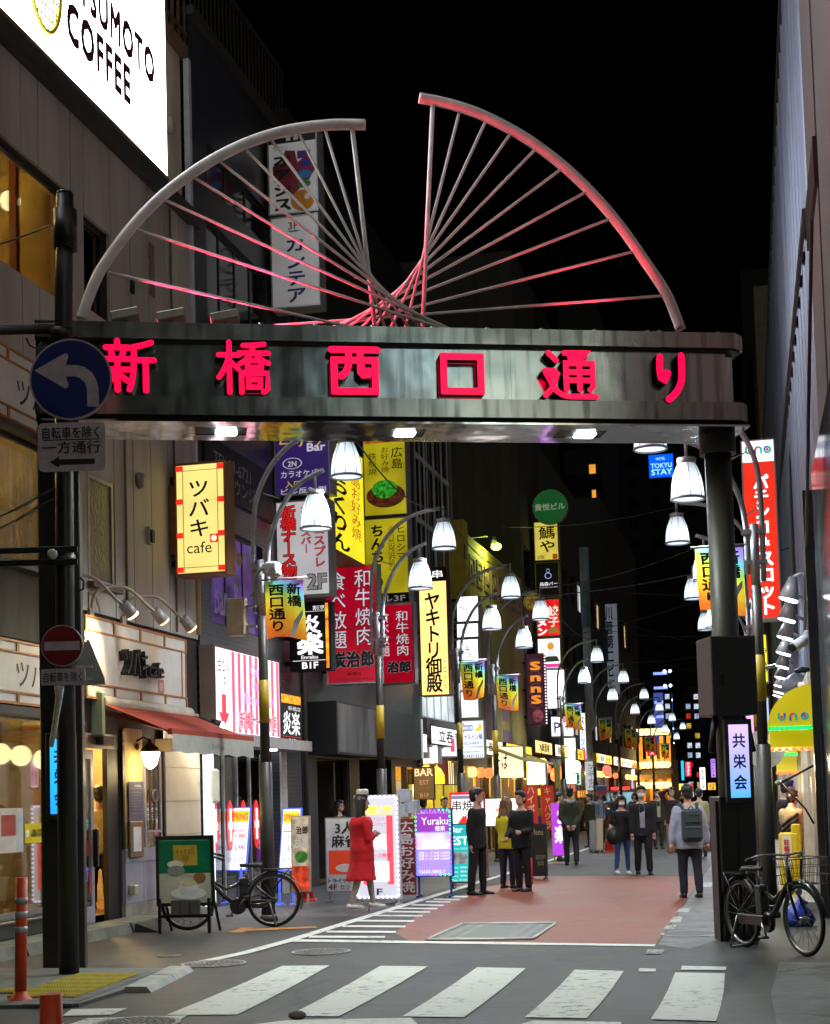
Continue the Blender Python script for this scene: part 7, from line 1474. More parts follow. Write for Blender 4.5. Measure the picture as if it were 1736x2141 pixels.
# yellow shop curtain
t = thing('shop_curtain', 'yellow half curtain hanging over the bar counter', 'curtain', st(-8.05, 33.2, 0), ROT_L)
for i in range(5):
    b = MB(); n = 6; x0 = i * 1.25
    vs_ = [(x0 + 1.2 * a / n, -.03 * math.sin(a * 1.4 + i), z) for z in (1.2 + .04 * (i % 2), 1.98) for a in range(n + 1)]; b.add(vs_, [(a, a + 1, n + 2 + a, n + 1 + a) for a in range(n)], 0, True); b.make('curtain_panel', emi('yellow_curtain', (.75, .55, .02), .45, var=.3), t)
MB().tube([(-.05, 0, 2.0), (6.3, 0, 2.0)], .015, 6).make('rod', WOODD, t)
t = thing('pendant_lamp', 'round yellow pendant lamp glowing over the bar counter', 'lamp', st(-7.9, 35.4, 2.0), 0); MB().lathe([(.2, 0), (.2, .2), (.12, .36), (.03, .42)], n=16).make('shade', em('#ffd820', 1.8, var=0), t); MB().tube([(0, 0, .4), (0, 0, .9)], .01, 5).make('cord', STEEL_D, t); lamp_light('pendant_light', 'POINT', (0, -.1, -.1), 25, (1, .75, .2), t, .15)
# cones
def cone(lb, px, py, striped):
    t = thing('traffic_cone', lb, 'traffic cone', gnd(px, py), 0, 'traffic cones'); CO = pl('#d8341c'); MB().bbox(-.18, .18, -.18, .18, 0, .03, .01).make('base', CO, t); MB().lathe([(.14, .03), (.025, .68), (.001, .69)], n=14).make('body', CO, t)
    for z in ((.2, .42) if striped else (.3,)): MB().lathe([(.142 - z * .176, z), (.142 - (z + .12) * .176, z + .12)], n=14).make('white_band', pl('#cfccd0'), t)
cone('striped red and white cone beside the leaning menu board', 640, 1883, True); cone('orange cone near the man in suspenders', 1275, 1781, False)
# awning strip, lamps, lanterns along the far left shops
t = thing('shop_awning', 'dull yellow shop awning with hanging cloth beyond the bar', 'awning', st(UL, 44.0, 0), ROT_L); MB().add([(0, 0, 3.3), (7.5, 0, 3.3), (7.5, -1.5, 2.7), (0, -1.5, 2.7)], [(0, 1, 2, 3)]).make('sheet', mat('awning_yellow', (.4, .32, .06), .7), t); MB().box(6.4, 7.6, -1.56, -1.52, 1.9, 2.72).make('hanging_cloth', mat('stained_cloth', (.42, .36, .08), .8, var=.7, scale=5), t)
for i, (v, z, col) in enumerate(((49, 2.3, '#ffb030'), (53.5, 2.5, '#ffd060'), (57, 2.2, '#ff7a3a'), (63, 2.6, '#fff0d0'), (68, 2.4, '#ffb050'), (75, 2.6, '#ff5a4a'))):
    t = thing('paper_lantern', ('yellow', 'large cream', 'small red orange', 'white', 'amber', 'red')[i] + ' paper lantern hanging at the left shop fronts', 'lantern', st(-8.05, v, z), 0, 'paper lanterns at the left shops'); MB().lathe([(.1, 0), (.19, .08), (.22, .25), (.19, .42), (.1, .5)], n=14).make('body', em(col, 2.2, var=0), t); MB().tube([(0, 0, .5), (0, 0, .9)], .01, 4).make('cord', STEEL_D, t)
    MB().lathe([(.1, -.04), (.1, .0)], n=10).make('ring', WOODD, t)
for i, (v, col, tx) in enumerate(((47.2, '#c8281c', 'ハイボール'), (50.8, '#c8281c', 'キャバクラ'), (56.2, '#d8b020', '生ビール'))):
    t = thing('banner_flag', ('red shop flag nearest the awning', 'red shop flag beyond the awning', 'yellow shop flag near the green jacket')[i] , 'banner', st(-7.7, v, 0), ROT_F); MB().box(0, .42, 0, .01, .5, 2.0).make('cloth', em(col, .35), t); text_mb(MB(), vert(tx), .1, .32, .56, 1.94, -.006, .02).make('lettering', pl('#e8e4d8'), t); MB().tube([(-.02, 0, 0), (-.02, 0, 2.1)], .012, 5).make('pole', ALU, t)
t = thing('yellow_wall_lamp', 'greenish yellow lamp on a long arm above the yellow building', 'lamp', st(*(lambda a: (a[0], 47, a[1]))(front(985, 1140, 47))), ROT_F); MB().tube(spline([(-.9, .2, -.9), (-.85, .2, .0), (-.5, 0, .18), (.55, 0, .26)], 4), .025, 6).make('arm', pl('#a8a890'), t); MB().ell((.82, 0, -.1), (.17, .14, .12)).make('bulb', em('#e8ff4a', 8, var=0), t); MB().lathe([(.12, .0), (.05, .25)], (.75, 0, -.02), n=10).make('cap', pl('#a8a890'), t); lamp_light('sodium_light', 'POINT', (.82, -.1, -.3), 90, (.8, 1, .15), t, .12)
# ================================================================== right side of the street
CORG = mat('corrugated_steel', (.20, .24, .32), .42, .45, var=.35, scale=1.2, streak=True)
RBEI = mat('right_pier_beige', (.17, .155, .15), .6, var=.2)
def RF(name, label, cat, v, u=UR, group=None):   # local x = towards the viewer along the right wall, -y = into the street
    return thing(name, label, cat, str_(u, v, 0), -math.pi / 2 - THR, group)
rb = RF('metal_building', 'tall building with vertical ribbed metal cladding at the right edge', 'building', 60, 1.13)
# local x = 60 - v (grows towards the viewer); y = u - 1.13
xe = 39.8
b = MB(); n = int(xe / .2)
for i in range(n):
    x = i * .2; d_ = .05 + .03 * ((i * 7) % 5 == 0); b.add([(x + dx, y, z) for z in (3.3, 14.7) for dx, y in ((0, 0), (.06, 0), (.1, -d_), (.16, -d_), (.2, 0))], [(j, j + 1, j + 6, j + 5) for j in range(4)])
b.make('ribbed_cladding', CORG, rb)
MB().box(0, xe, .06, 9, 3.2, 14.69).make('wall_core', pl('#2a2a30'), rb); MB().box(-.02, xe, -.1, .3, 14.7, 14.95).make('coping', mat('fin_dark', (.05, .045, .04), .6), rb)
MB().box(0, xe, -.13, -.085, 9.12, 9.3).make('ledge', pl('#4a4440'), rb)
MB().box(xe + .01, xe + 2.2, -.05, 5, 0, 8.7).make('near_pier', RBEI, rb); MB().box(xe + .01, xe + 2.2, -.05, 5, 9.3, 18).make('near_pier', RBEI, rb); MB().box(xe - .02, xe + 2.3, -.09, 4, 8.72, 9.28).make('beam', pl('#3a302a'), rb)
MB().box(xe + 2.21, xe + 2.5, .0, 4, 0, 18).make('dark_joint', pl('#0c0b0b'), rb); MB().box(xe + 2.51, xe + 7.5, -.05, 5, 0, 18).make('near_pier', RBEI, rb)
GWALL = mat('right_shop_wall', (.5, .46, .42), .5, var=.2)
MB().box(12, 38.3, -.28, -.09, 0, 3.25).make('shop_wall', GWALL, rb)
for x in (19, 23, 27, 31, 34.2, 36.6): MB().box(x, x + .45, -.36, -.281, .0, 3.2).make('pilaster', mat('pilaster_cream', (.62, .56, .48), .5), rb)
for x in (24.2, 28.4, 35.0): MB().box(x, x + 1.4, -.3, -.281, .5, 2.6).make('red_panel', emi('red_shop_panel', (.55, .03, .03), .35, var=.4), rb)
for x in (20.2, 32.2): MB().box(x, x + 1.6, -.3, -.281, .2, 2.6).make('glass_panel', emi('violet_glass', (.25, .2, .7), .4, var=.6), rb)
MB().box(12, 39, -.75, -.29, .0, .1).make('kerb', KERB, rb)
MB().box(40.3, 40.44, -.32, -.2, 0, 5.4).make('corner_post', pl('#4a4846', .35, metal=.5), rb)
MB().box(40.45, 47, -.2, -.17, .2, 5.6).make('glass_screen', mat('glass_screen_grey', (.20, .22, .25), .1, .35, var=.3), rb); MB().tube([(38.5, -.3, 3.6), (40.3, -.3, 4.6), (45, -.3, 7.2)], .022, 6).make('rail', pl('#5a5048'), rb)
MB().box(40.5, 40.62, -.24, -.205, .1, 2.3).make('door_edge', pl('#141414'), rb)
rf = RF('far_right_building', 'dim beige building behind the ribbed one, with a roof railing', 'building', 86, 1.0); MB().box(0, 24.6, 0, 8, 0, 22).make('wall', mat('beige_far', (.16, .13, .1), .8), rf)
u_, z_ = frontr(1600, 725, 46.5)
MB().box(22.5, 24.4, -.35, -.02, 0, frontr(1600, 800, 47)[1]).make('stair_block', mat('stair_beige', (.2, .15, .1), .8), rf)
for i in range(6): MB().box(22.6 + i * .34, 22.65 + i * .34, -.33, -.29, frontr(1600, 800, 47)[1], frontr(1600, 725, 47)[1]).make('railing_bar', pl('#6a6258'), rf)
MB().box(22.5, 24.4, -.34, -.28, frontr(1600, 725, 47)[1], frontr(1600, 725, 47)[1] + .07).make('railing_rail', pl('#6a6258'), rf)
for k in range(9):
    tx = 2 + k * 2.5; MB().box(tx, tx + 1.4, -.05, -.001, 4.5 + (k % 3) * 3, 5.9 + (k % 3) * 3).make('window', (DGLASS, LITW, DGLASS)[k % 3], rf)
fr2 = RF('end_right_building', 'black building far down on the right behind the gate leg', 'building', 130, .6); MB().box(0, 59, 0, 10, 0, 26).make('wall', MATS['tower_black'], fr2)
for k in range(10): MB().box(3 + k * 5.4, 5 + k * 5.4, -.05, -.001, .6, 2.8).make('shop_window', (LITW, LITG)[k % 2], fr2)
def sign_r(name, label, px, v, D, face, case, texts=(), decos=(), border=.03, group=None):
    x0, y0, x1, y1 = px; ym = (y0 + y1) / 2; xm = (x0 + x1) / 2; a = frontr(x0, ym, v)[0]; c = frontr(x1, ym, v)[0]; z0 = frontr(xm, y1, v)[1]; z1 = frontr(xm, y0, v)[1]
    t = thing(name, label, 'sign', str_(a, v, z0), -THR, group); sign_parts(t, c - a, z1 - z0, D, face, case, texts, decos, border); return t, c - a, z1 - z0
def uno(t, x0, x1, z0, z1, y, s=.9):
    """logo: three round letters in teal, blue and red"""
    w_ = (x1 - x0) / 3.2; h = z1 - z0; T_, B_, R__ = em('#12a8a0', s), em('#3a50d8', s), em('#e0402a', s); th = h * .28
    def arc(cx, cz, r, a0, a1, m):
        n = 10; b = MB(); b.add([(cx + rr * math.cos(a0 + (a1 - a0) * i / n), y, cz + rr * math.sin(a0 + (a1 - a0) * i / n)) for rr in (r, r - th) for i in range(n + 1)], [(i, i + 1, n + 2 + i, n + 1 + i) for i in range(n)]); b.make('logo_letter', m, t)
    def bar(a, c, d, e, m): MB().box(a, c, y, y + .001, d, e).make('logo_letter', m, t)
    r = h / 2; cx = x0 + r; arc(cx, z0 + r, r, math.pi, 2 * math.pi, T_); bar(cx - r, cx - r + th, z0 + r, z1, T_); bar(cx + r - th, cx + r, z0 + r, z1, B_); MB().prism([(cx + .2 * h * math.cos(a), z0 + r + .2 * h * math.sin(a)) for a in [i * math.pi / 6 for i in range(12)]], y - .002, y - .001).make('logo_dot', R__, t)
    cx = (x0 + x1) / 2; arc(cx, z1 - r, r, 0, math.pi / 2, T_); arc(cx, z1 - r, r, math.pi / 2, math.pi, R__); bar(cx - r, cx - r + th, z0, z1 - r, B_); bar(cx + r - th, cx + r, z0, z1 - r, T_)
    cx = x1 - r; arc(cx, z0 + r, r, -math.pi * .5, math.pi * .5, T_); arc(cx, z0 + r, r, math.pi * .5, math.pi, B_); arc(cx, z0 + r, r, math.pi, math.pi * 1.5, T_); MB().prism([(cx + .2 * h * math.cos(a), z0 + r + .2 * h * math.sin(a)) for a in [i * math.pi / 6 for i in range(12)]], y - .002, y - .001).make('logo_dot', R__, t)
UNR = emi('pachinko_red', (.90, .03, .010), .78, var=.12); WHL = em('#ffffff', 1.25)
t, W, H = sign_r('upright_sign', 'tall lit red and white pachinko sign on the right side', (1556, 918, 1628, 1296), 30, .5, UNR, pl('#a8a8a8', .4), [(vert('パチンコ'), (.34, .20, .76, .52), WHL, .04, {'line': .92}), ('&', (.4, .545, .72, .59), WHL, .05), (vert('スロット'), (.38, .63, .8, .97), WHL, .04, {'line': .92})], [('rect', (.02, .005, .98, .125), em('#ffffff', 1.5), 'white_panel')])
uno(t, W * .12, W * .9, H * (1 - .083), H * (1 - .038), -.012)
t, W, H = sign_r('upright_sign', 'yellow lit sign half hidden behind the right lamp post', (1590, 1325, 1606, 1428), 36, .4, em('#ffe010', 1.2), pl('#8a8a80'), [(vert('ラーメン'), (.35, .3, .85, .8), K, .03)])
t, W, H = sign_r('upright_sign', 'pink picture sign behind the right gate leg', (1556, 1490, 1584, 1602), 33, .4, emi('pink_picture', (.9, .45, .75), 1.0, var=.4, scale=2), pl('#1a1a1a'), [('B1F', (.3, .93, .8, .98), WHL, .03)], [('poly', [(.3, .7), (.4, .55), (.5, .7), (.45, .9), (.35, .9)], em('#8a5a7a', .6), 'figure'), ('poly', [(.6, .65), (.75, .5), (.8, .7), (.7, .88)], em('#8a5a7a', .6), 'figure')])
t, W, H = sign_r('upright_sign', 'pale blue lit sign left of the yellow dome awning', (1594, 1456, 1612, 1580), 31, .3, em('#b8c8ff', .9), pl('#1a1a1a'), (), [('rect', (.0, .44, 1, .46), K, 'band')])
# dome awnings
YDOM = emi('dome_awning_yellow_glow', (.80, .66, .005), .42, var=.15)  # fabric given its own glow, in place of light shining through it
def dome(lb, pxl, pxr, ytop, ybot, v, D=1.4):
    a = frontr(pxl, ybot, v)[0]; c = frontr(pxr, ybot, v)[0]; z0 = frontr(pxl, ybot, v)[1]; z1 = frontr(pxr, ytop, v)[1]; W, H = c - a, z1 - z0
    t = thing('dome_awning', lb, 'awning', str_(a, v, z0), -THR, 'yellow dome awnings'); n = 14
    pf = [(W - W * math.cos(i * math.pi / 2 / n), H * math.sin(i * math.pi / 2 / n)) for i in range(n + 1)]
    MB().prism(pf + [(W, 0)], 0, .012).make('end_panel', YDOM, t); b = MB(); b.add([(x, y, z) for y in (.012, D) for x, z in pf], [(i, n + 1 + i, n + 2 + i, i + 1) for i in range(n)], 0, True); b.make('curved_sheet', YDOM, t)
    MB().prism(pf + [(W, 0)], D, D + .012).make('end_panel', YDOM, t)
    lamp_light('awning_bulbs', 'POINT', (W * .4, .2, -.5), 22, (1, .82, .5), t, .12)
    uno(t, W * .2, W * .82, H * .13, H * .32, -.006, .5)
    MB().box(-.02, W, -.03, -.003, -.05, .0).make('led_strip', em('#20ff70', 1.0, var=.8, scale=30), t); MB().box(.02, W - .02, .1, D, -.28, -.055).make('valance', YDOM, t)
    for i in range(7): MB().lathe([(.03, -.33), (.03, -.285)], (W * (i + .5) / 7, .08, 0), n=8).make('led_bulb', em('#ff8a40', 1, var=0), t)
    return t
dome('large yellow dome awning with a round letter logo at the right edge', 1606, 1712, 1428, 1520, 20.7); dome('smaller yellow dome awning behind the large one', 1622, 1668, 1480, 1575, 24.3, 1.0)
# row of downlight heads on arms
DLH = mat('downlight_grey', (.36, .36, .38), .45, .3)
for i in range(9):
    px = 1657 - i * 4.6 + (i * i) * .15; py = 1232 + 47 * i - i * i * 2.55
    v = 22 + i * 1.9 + i * i * .12; a, z = frontr(px, py, v)
    t = thing('wall_downlight', '%s of the grey wall lamps stepping down along the ribbed wall' % (('highest and nearest', 'second', 'third', 'fourth', 'fifth', 'sixth', 'seventh', 'eighth', 'lowest and farthest')[i]), 'lamp', str_(a, v, z), -THR, 'grey wall lamps on the ribbed wall')
    MB().tube([(.02, 0, .17), (-.06, 0, -.14)], [.06, .15], 14).make('head', DLH, t); MB().tube([(-.061, 0, -.141), (-.068, 0, -.16)], [.14, .13], 14).make('lens', em('#f4f8ff', 7, var=0), t)
    MB().tube([(.02, 0, .17), (.12, 0, .22), (max(.3, 1.1 - a), 0, .12)], .03, 7).make('arm', DLH, t); MB().lathe([(.07, 0), (.07, .03)], (max(.3, 1.1 - a) - .03, 0, .12), n=10, ax='x').make('wall_plate', DLH, t)
    if i in (0, 2, 4, 6, 8): lamp_light('downlight_beam', 'SPOT', (-.09, 0, -.2), 110, (.9, .95, 1), t, .08, 120, .6, (-.1, 0, -1))
t = thing('security_camera', 'white bullet camera on the right shop wall above the dome awning', 'camera', str_(*(lambda a: (a[0], 21, a[1]))(frontr(1670, 1345, 21))), -THR); MB().tube([(-.08, -.1, -.06), (.14, .1, .08)], .075, 12).make('body', pl('#cfd2d4', .35), t); MB().tube([(-.081, -.101, -.061), (-.1, -.12, -.075)], .06, 12).make('lens', pl('#0a0a0c', .2), t); MB().tube([(.08, .05, .1), (.1, .1, .16), (.35, .2, .14)], .025, 6).make('arm', pl('#cfd2d4', .35), t)
t = thing('security_camera', 'small beige camera below the yellow lit sign', 'camera', str_(*(lambda a: (a[0], 26, a[1]))(frontr(1585, 1412, 26))), -THR); MB().ell((0, 0, 0), (.13, .16, .13)).make('body', pl('#8a8478'), t); MB().tube([(.05, 0, .1), (.3, 0, .16)], .03, 6).make('arm', pl('#8a8478'), t)
t = thing('wall_lamp', 'dark round shade lamp above the dome awning', 'lamp', str_(*(lambda a: (a[0], 25, a[1]))(frontr(1664, 1432, 25))), -THR); MB().lathe([(.24, -.1), (.22, .05), (.1, .16), (.03, .2)], n=16).make('shade', pl('#7a8290', .4), t); MB().tube([(0, 0, .2), (.1, 0, .24), (.4, 0, .2)], .05, 7).make('arm', STEEL_D, t)
# round sign seen from behind on a thin grey pole
v = 23.5; a, z = frontr(1603, 1565, v); t = thing('road_sign', 'grey back of a round road sign on a thin pole by the right gate leg', 'road sign', str_(a, v, 0), -THR); MB().tube([(.02, 0, 0), (.02, 0, z + .2)], .035, 9).make('pole', pl('#9a9ea4', .4), t); MB().prism(disc(-.02, z, .3), .04, .06).make('plate', GREYM, t)
# yellow folding stand, blue bag, wall arms
p = gnd(1655, 1885); t = thing('yellow_stand', 'yellow plastic floor sign with red lettering behind the right bicycle', 'floor sign', p, -TH); YP = pl('#d8b81a', .4)
MB().bbox(-.14, .14, -.05, .03, .06, 1.0, .03).make('panel', YP, t); MB().bbox(.04, .18, -.04, .04, .6, 1.12, .02).make('handle', YP, t); MB().bbox(-.2, .2, -.18, .18, 0, .06, .02).make('base', YP, t); MB().box(-.1, .04, -.056, -.051, .5, .95).make('label_sheet', pl('#d8d4c8'), t); text_mb(MB(), vert('駐輪禁止'), -.07, .01, .54, .9, -.06, .03).make('lettering', pl('#c02a20'), t)
p = gnd(1672, 1936); t = thing('plastic_bag', 'blue plastic bag on the ground behind the front wheel', 'bag', p, 0); MB().tube([(0, 0, 0), (0, 0, .08), (.01, 0, .2), (.03, .01, .27), (.06, .0, .31)], [.16, .2, .14, .05, .09], 9).make('body', mat('blue_plastic', (.02, .06, .5), .3, var=.5, scale=9), t)
t = thing('folding_bracket', 'black folded sign arm reaching out from the right shop wall', 'bracket', str_(*(lambda a: (a[0], 20.5, a[1]))(frontr(1690, 1635, 20.5))), -THR); MB().tube([(.15, 0, .25), (-.35, 0, 0)], .015, 6).make('upper_arm', STEEL_D, t); MB().tube([(-.35, 0, 0), (-.05, 0, -.35), (.05, 0, -.55)], .013, 6).make('lower_arm', STEEL_D, t); MB().ell((-.38, 0, 0), (.05, .035, .035)).make('end_cap', pl('#a8a8a8'), t)
# motor scooter with bright headlamp far down the road
p = gnd(1482, 1780); t = thing('motor_scooter', 'scooter coming up the street with a dazzling headlamp', 'scooter', p, R_(5)); MB().lathe([(.2, -.05), (.26, 0), (.2, .05)], (0, -.1, .26), n=16, ax='x').make('front_wheel', TYRE, t); MB().bbox(-.22, .22, -.05, .2, .45, 1.0, .08).make('front_shield', BFR, t); MB().bbox(-.16, .16, .2, 1.2, .45, .82, .08).make('body', BFR, t); MB().tube([(-.34, .05, 1.05), (.34, .05, 1.05)], .025, 6).make('handlebar', BFR, t); MB().ell((0, -.08, .98), (.11, .06, .09)).make('headlamp', em('#f0f6ff', 60, var=0), t); MB().lathe([(.2, -.05), (.26, 0), (.2, .05)], (0, 1.2, .26), n=16, ax='x').make('rear_wheel', TYRE, t)
t = thing('parked_van', 'white van with a red roof light far down the left side', 'van', gnd(1300, 1726), R_(-8)); MB().bbox(-.85, .85, 0, 3.6, .3, 1.9, .12).make('body', pl('#8a98a8', .3), t); MB().box(-.72, .72, -.012, -.001, 1.15, 1.75).make('windscreen', emi('van_screen', (.3, .6, .7), .5, var=.5), t); MB().bbox(-.5, .5, .2, .5, 1.9, 2.05, .03).make('light_bar', em('#ff2a20', 3, var=0), t)
for x in (-.6, .6): MB().bbox(x - .12, x + .12, -.03, .0, .75, .92, .02).make('headlight', em('#fff4d8', 2, var=0), t); MB().lathe([(.3, -.1), (.3, .1)], (x * 1.25, .7, .3), n=14, ax='x').make('wheel', TYRE, t)
# ================================================================== people
from mathutils import noise
TS = bpy.data.scenes.new('work'); JOBS = []
def remesh(mb, vox, name, m, it=3, wrinkle=0.0, seed=0, extra=None):
    """one continuous skin over overlapping volumes; all of them are grown together in grow_all()"""
    o = bpy.data.objects.new('w', mb.mesh('w', [])); TS.collection.objects.link(o)
    r = o.modifiers.new('r', 'REMESH'); r.mode = 'VOXEL'; r.voxel_size = vox; r.use_smooth_shade = True
    s = o.modifiers.new('s', 'SMOOTH'); s.iterations = it; s.factor = .5
    me = bpy.data.meshes.new(name); me.materials.append(m); JOBS.append((o, me, wrinkle, seed, extra)); return me
def grow_all():
    with bpy.context.temp_override(scene=TS, view_layer=TS.view_layers[0]): dg = bpy.context.evaluated_depsgraph_get()
    for o, me, wr, seed, ex in JOBS:
        bm = bmesh.new(); bm.from_mesh(o.evaluated_get(dg).data)
        if wr:
            bm.normal_update()
            for q in bm.verts: q.co += q.normal * wr * noise.noise(Vector((q.co.x * 9 + seed, q.co.y * 9, q.co.z * 5)))
        if ex: bm.from_mesh(ex)
        for f in bm.faces: f.smooth = True
        bm.to_mesh(me); bm.free()
    for o, *_ in JOBS: bpy.data.objects.remove(o)
SKIN = mat('skin', (.50, .29, .20), .5, var=.12, scale=9); HAIRB = mat('hair_black', (.012, .010, .009), .4, var=.3, scale=30, bump=.3, bscale=120); HAIRN = mat('hair_brown', (.16, .07, .025), .45, var=.3, scale=30); EYE = pl('#120c0a')
MASK = pl('#d8d8d4'); SHOE = pl('#0c0b0b', .4)
def person(label, p, rz, h=1.72, top='#101012', bot='#0d0d10', shoes=None, la=((.1, 0, -1), (.05, -.15, -1)), ra=((-.1, 0, -1), (-.05, -.15, -1)), ll=((.03, 0, -1), (0, .05, -1)), rl=((-.03, 0, -1), (0, .05, -1)), lean=(0, 0), hyaw=0, hair='short', hairm=None, mask=False, sleeve=1.0, fat=1.0, coat=None, skirt=False, lowres=False, extra=None, opened=None, group='people in the street', nod=0, skinlegs=None):
    """one figure: body (head, torso, limbs and hands in one surface) and garments over it; faces -y before turning"""
    t = thing('person', label, 'person', p, rz, group); k = h / 1.72; t.scale = (k, k, k)
    V = Vector; vox = .034 if lowres else .021
    def nd(v): return V(v).normalized()
    hips = {}; legs = {}
    foot_z = []
    for s, L in ((1, ll), (-1, rl)):
        a = V((.088 * s, 0, 0)); b = a + nd(L[0]) * .42; c = b + nd(L[1]) * .41; legs[s] = [a, b, c]; foot_z.append(c.z)
    hz = .075 - min(foot_z)
    for s in legs: legs[s] = [q + V((0, 0, hz)) for q in legs[s]]
    sh = V((lean[0], lean[1], hz + .52)); arms = {}; HS = 1.13
    for s, A in ((1, la), (-1, ra)):
        a = sh + V((.168 * s * fat ** .4, 0, -.075)); b = a + nd(A[0]) * .28; c = b + nd(A[1]) * .25; arms[s] = [a, b, c, nd(A[1])]
    def torso(mb, g=0.0, z0=-.06, z1=.54):
        prof = [(-.15, .158, .115), (-.06, .155, .11), (.0, .165, .115), (.1, .155, .105), (.2, .145, .1), (.32, .165, .11), (.40, .185, .112), (.455, .168, .1), (.5, .115, .082), (.535, .065, .06)]; n = 14; vs_ = []; rings = []
        for z, a, b in prof:
            if z < z0 - 1e-6 or z > z1 + 1e-6: continue
            f = max(0, z) / .52; cx, cy_ = lean[0] * f, lean[1] * f; a *= fat; b *= fat ** 1.5; rings.append(z)
            vs_ += [(cx + (a + g) * math.cos(2 * math.pi * i / n), cy_ + (b + g) * math.sin(2 * math.pi * i / n), hz + z) for i in range(n)]
        q = len(rings); mb.add(vs_, [(i * n + j, i * n + (j + 1) % n, (i + 1) * n + (j + 1) % n, (i + 1) * n + j) for i in range(q - 1) for j in range(n)] + [list(range(n))[::-1], [(q - 1) * n + j for j in range(n)]])
    def limb(mb, pts, rs, n=10): mb.tube(pts, rs, n); [mb.ell(q, (r * .98,) * 3, n=8, k=6) for q, r in zip(pts, rs)]
    # --- body
    b = MB(); torso(b)
    for s in (1, -1):
        a, e, w_, d = arms[s]; limb(b, [a, a.lerp(e, .4), e, e.lerp(w_, .3), w_], [.05, .046, .037, .038, .026])
        a, kn, an = legs[s]; limb(b, [a, a.lerp(kn, .3), kn, kn.lerp(an, .3), an], [.085, .078, .052, .053, .036])
        fd = nd((V((0, -1, 0)) - V((0, 0, 0)))); b.ell(an + V((0, -.06, -.04)), (.036, .1, .034), n=8, k=6)
    nb = sh + V((0, 0, .01)); hc = sh + V((lean[0] * .15, -.02 + lean[1] * .15 - nod * .5, .185 - abs(nod) * .2)); b.tube([nb - V((0, 0, .05)), nb + V((0, -.005, .06)), hc - V((0, -.01, .06))], [.066, .056, .054], 10)
    M_ = Matrix.Rotation(hyaw, 3, 'Z')
    def H(x, y, z): return hc + M_ @ V((x, y, z)) * HS
    hd = MB(); hd.ell((0, .008, .025), (.074, .092, .09), n=14, k=10); hd.ell((0, -.018, -.035), (.058, .068, .078), n=12, k=8); hd.tube([(0, -.078, .02), (0, -.1, -.018)], [.008, .016], 6); hd.ell((0, -.085, -.06), (.024, .012, .009), n=8, k=5)
    for s in (1, -1): hd.ell((.075 * s, .012, -.005), (.012, .022, .032), n=8, k=6)
    hb = MB(); hb.add([H(*q) for q in hd.v], hd.f, 0, True)
    for s in (1, -1):
        e, w_, d = arms[s][1:]; side = d.cross(V((0, 1, 0))); side = side.normalized() if side.length > .2 else V((1, 0, 0)); up = side.cross(d).normalized()
        hb.tube([w_, w_ + d * .035, w_ + d * .085], [.026, .036, .03], 8)
        for f in range(4):
            o = (f - 1.5) * .017; L = (.055, .07, .074, .064)[f]; q0 = w_ + d * .08 + side * o; bend = up * -.25
            if extra == 'peace' and s == 1 and f in (1, 2): q = [q0, q0 + (d + side * (o * 14)).normalized() * .05, q0 + (d + side * (o * 14)).normalized() * .085]
            elif extra == 'peace' and s == 1: q = [q0, q0 + (d * .5 + up * -.8).normalized() * .03, q0 + (d * -.1 + up * -1).normalized() * .04]
            else: q = [q0, q0 + (d + bend).normalized() * L * .55, q0 + (d + bend * 2.6).normalized() * L]
            hb.tube(q, [.0092, .0085, .0065], 6)
        th = w_ + d * .03 + side * .03 * (-1 if s > 0 else 1); hb.tube([th, th + (d * .7 - side * (.7 if s > 0 else -.7)).normalized() * .035, th + (d - side * (.3 if s > 0 else -.3)).normalized() * .065], [.012, .011, .008], 6)
    bo = put('body', remesh(b, vox, 'body', SKIN, 2, extra=hb.mesh('h', [SKIN])), t)
    # --- face
    f = MB()
    for s in (1, -1): f.ell(H(.03 * s, -.085, .012), (.012, .006, .006), n=8, k=5); f.ell(H(.031 * s, -.085, .032), (.018, .006, .004), n=8, k=4)
    f.make('eyes_and_brows', EYE, t)
    if not mask: MB().ell(H(0, -.088, -.062), (.022, .008, .005), n=8, k=4).make('lips', mat('lips', (.36, .12, .1), .5), t)
    else: q = MB().ell((0, -.045, -.045), (.062, .068, .052), n=14, k=8); MB().add([H(*s) for s in q.v], q.f, 0, True).make('face_mask', MASK, t); MB().tube([H(-.076, .01, -.01), H(-.06, -.06, -.03)], .003, 4).tube([H(.076, .01, -.01), H(.06, -.06, -.03)], .003, 4).make('mask_loop', MASK, t)
    # --- hair
    hm_ = hairm or HAIRB; hr = MB(); hr.ell((0, .022, .045), (.085, .1, .088), n=14, k=10); hr.ell((0, -.035, .09), (.07, .055, .035), n=12, k=8); hr.ell((0, .06, -.02), (.072, .055, .07), n=12, k=8)
    if hair == 'long':
        for s in (-1, 0, 1): hr.tube([(.05 * s, .05, .04), (.075 * s, .06, -.08), (.08 * s, .075, -.2), (.07 * s, .07, -.36)], [.05, .05, .052, .03], 8)
        for s in (-1, 1): hr.tube([(.068 * s, -.01, .06), (.082 * s, -.005, -.04), (.085 * s, .0, -.18)], [.03, .028, .02], 8)
    if hair == 'bob':
        for s in (-1, 0, 1): hr.tube([(.055 * s, .045, .05), (.075 * s, .05, -.06), (.07 * s, .05, -.12)], [.05, .05, .035], 8)
        for s in (-1, 1): hr.tube([(.07 * s, -.02, .06), (.085 * s, -.015, -.04), (.08 * s, -.005, -.1)], [.03, .026, .015], 8)
        hr.ell((0, -.07, .06), (.06, .03, .025), n=10, k=6)
    if hair == 'bun': hr.ell((0, .1, .02), (.045, .04, .045), n=10, k=7)
    h2 = MB(); h2.add([H(*q) for q in hr.v], hr.f); put('hair', remesh(h2, .02 if lowres else .015, 'hair', hm_, 2, .008, 3), t)
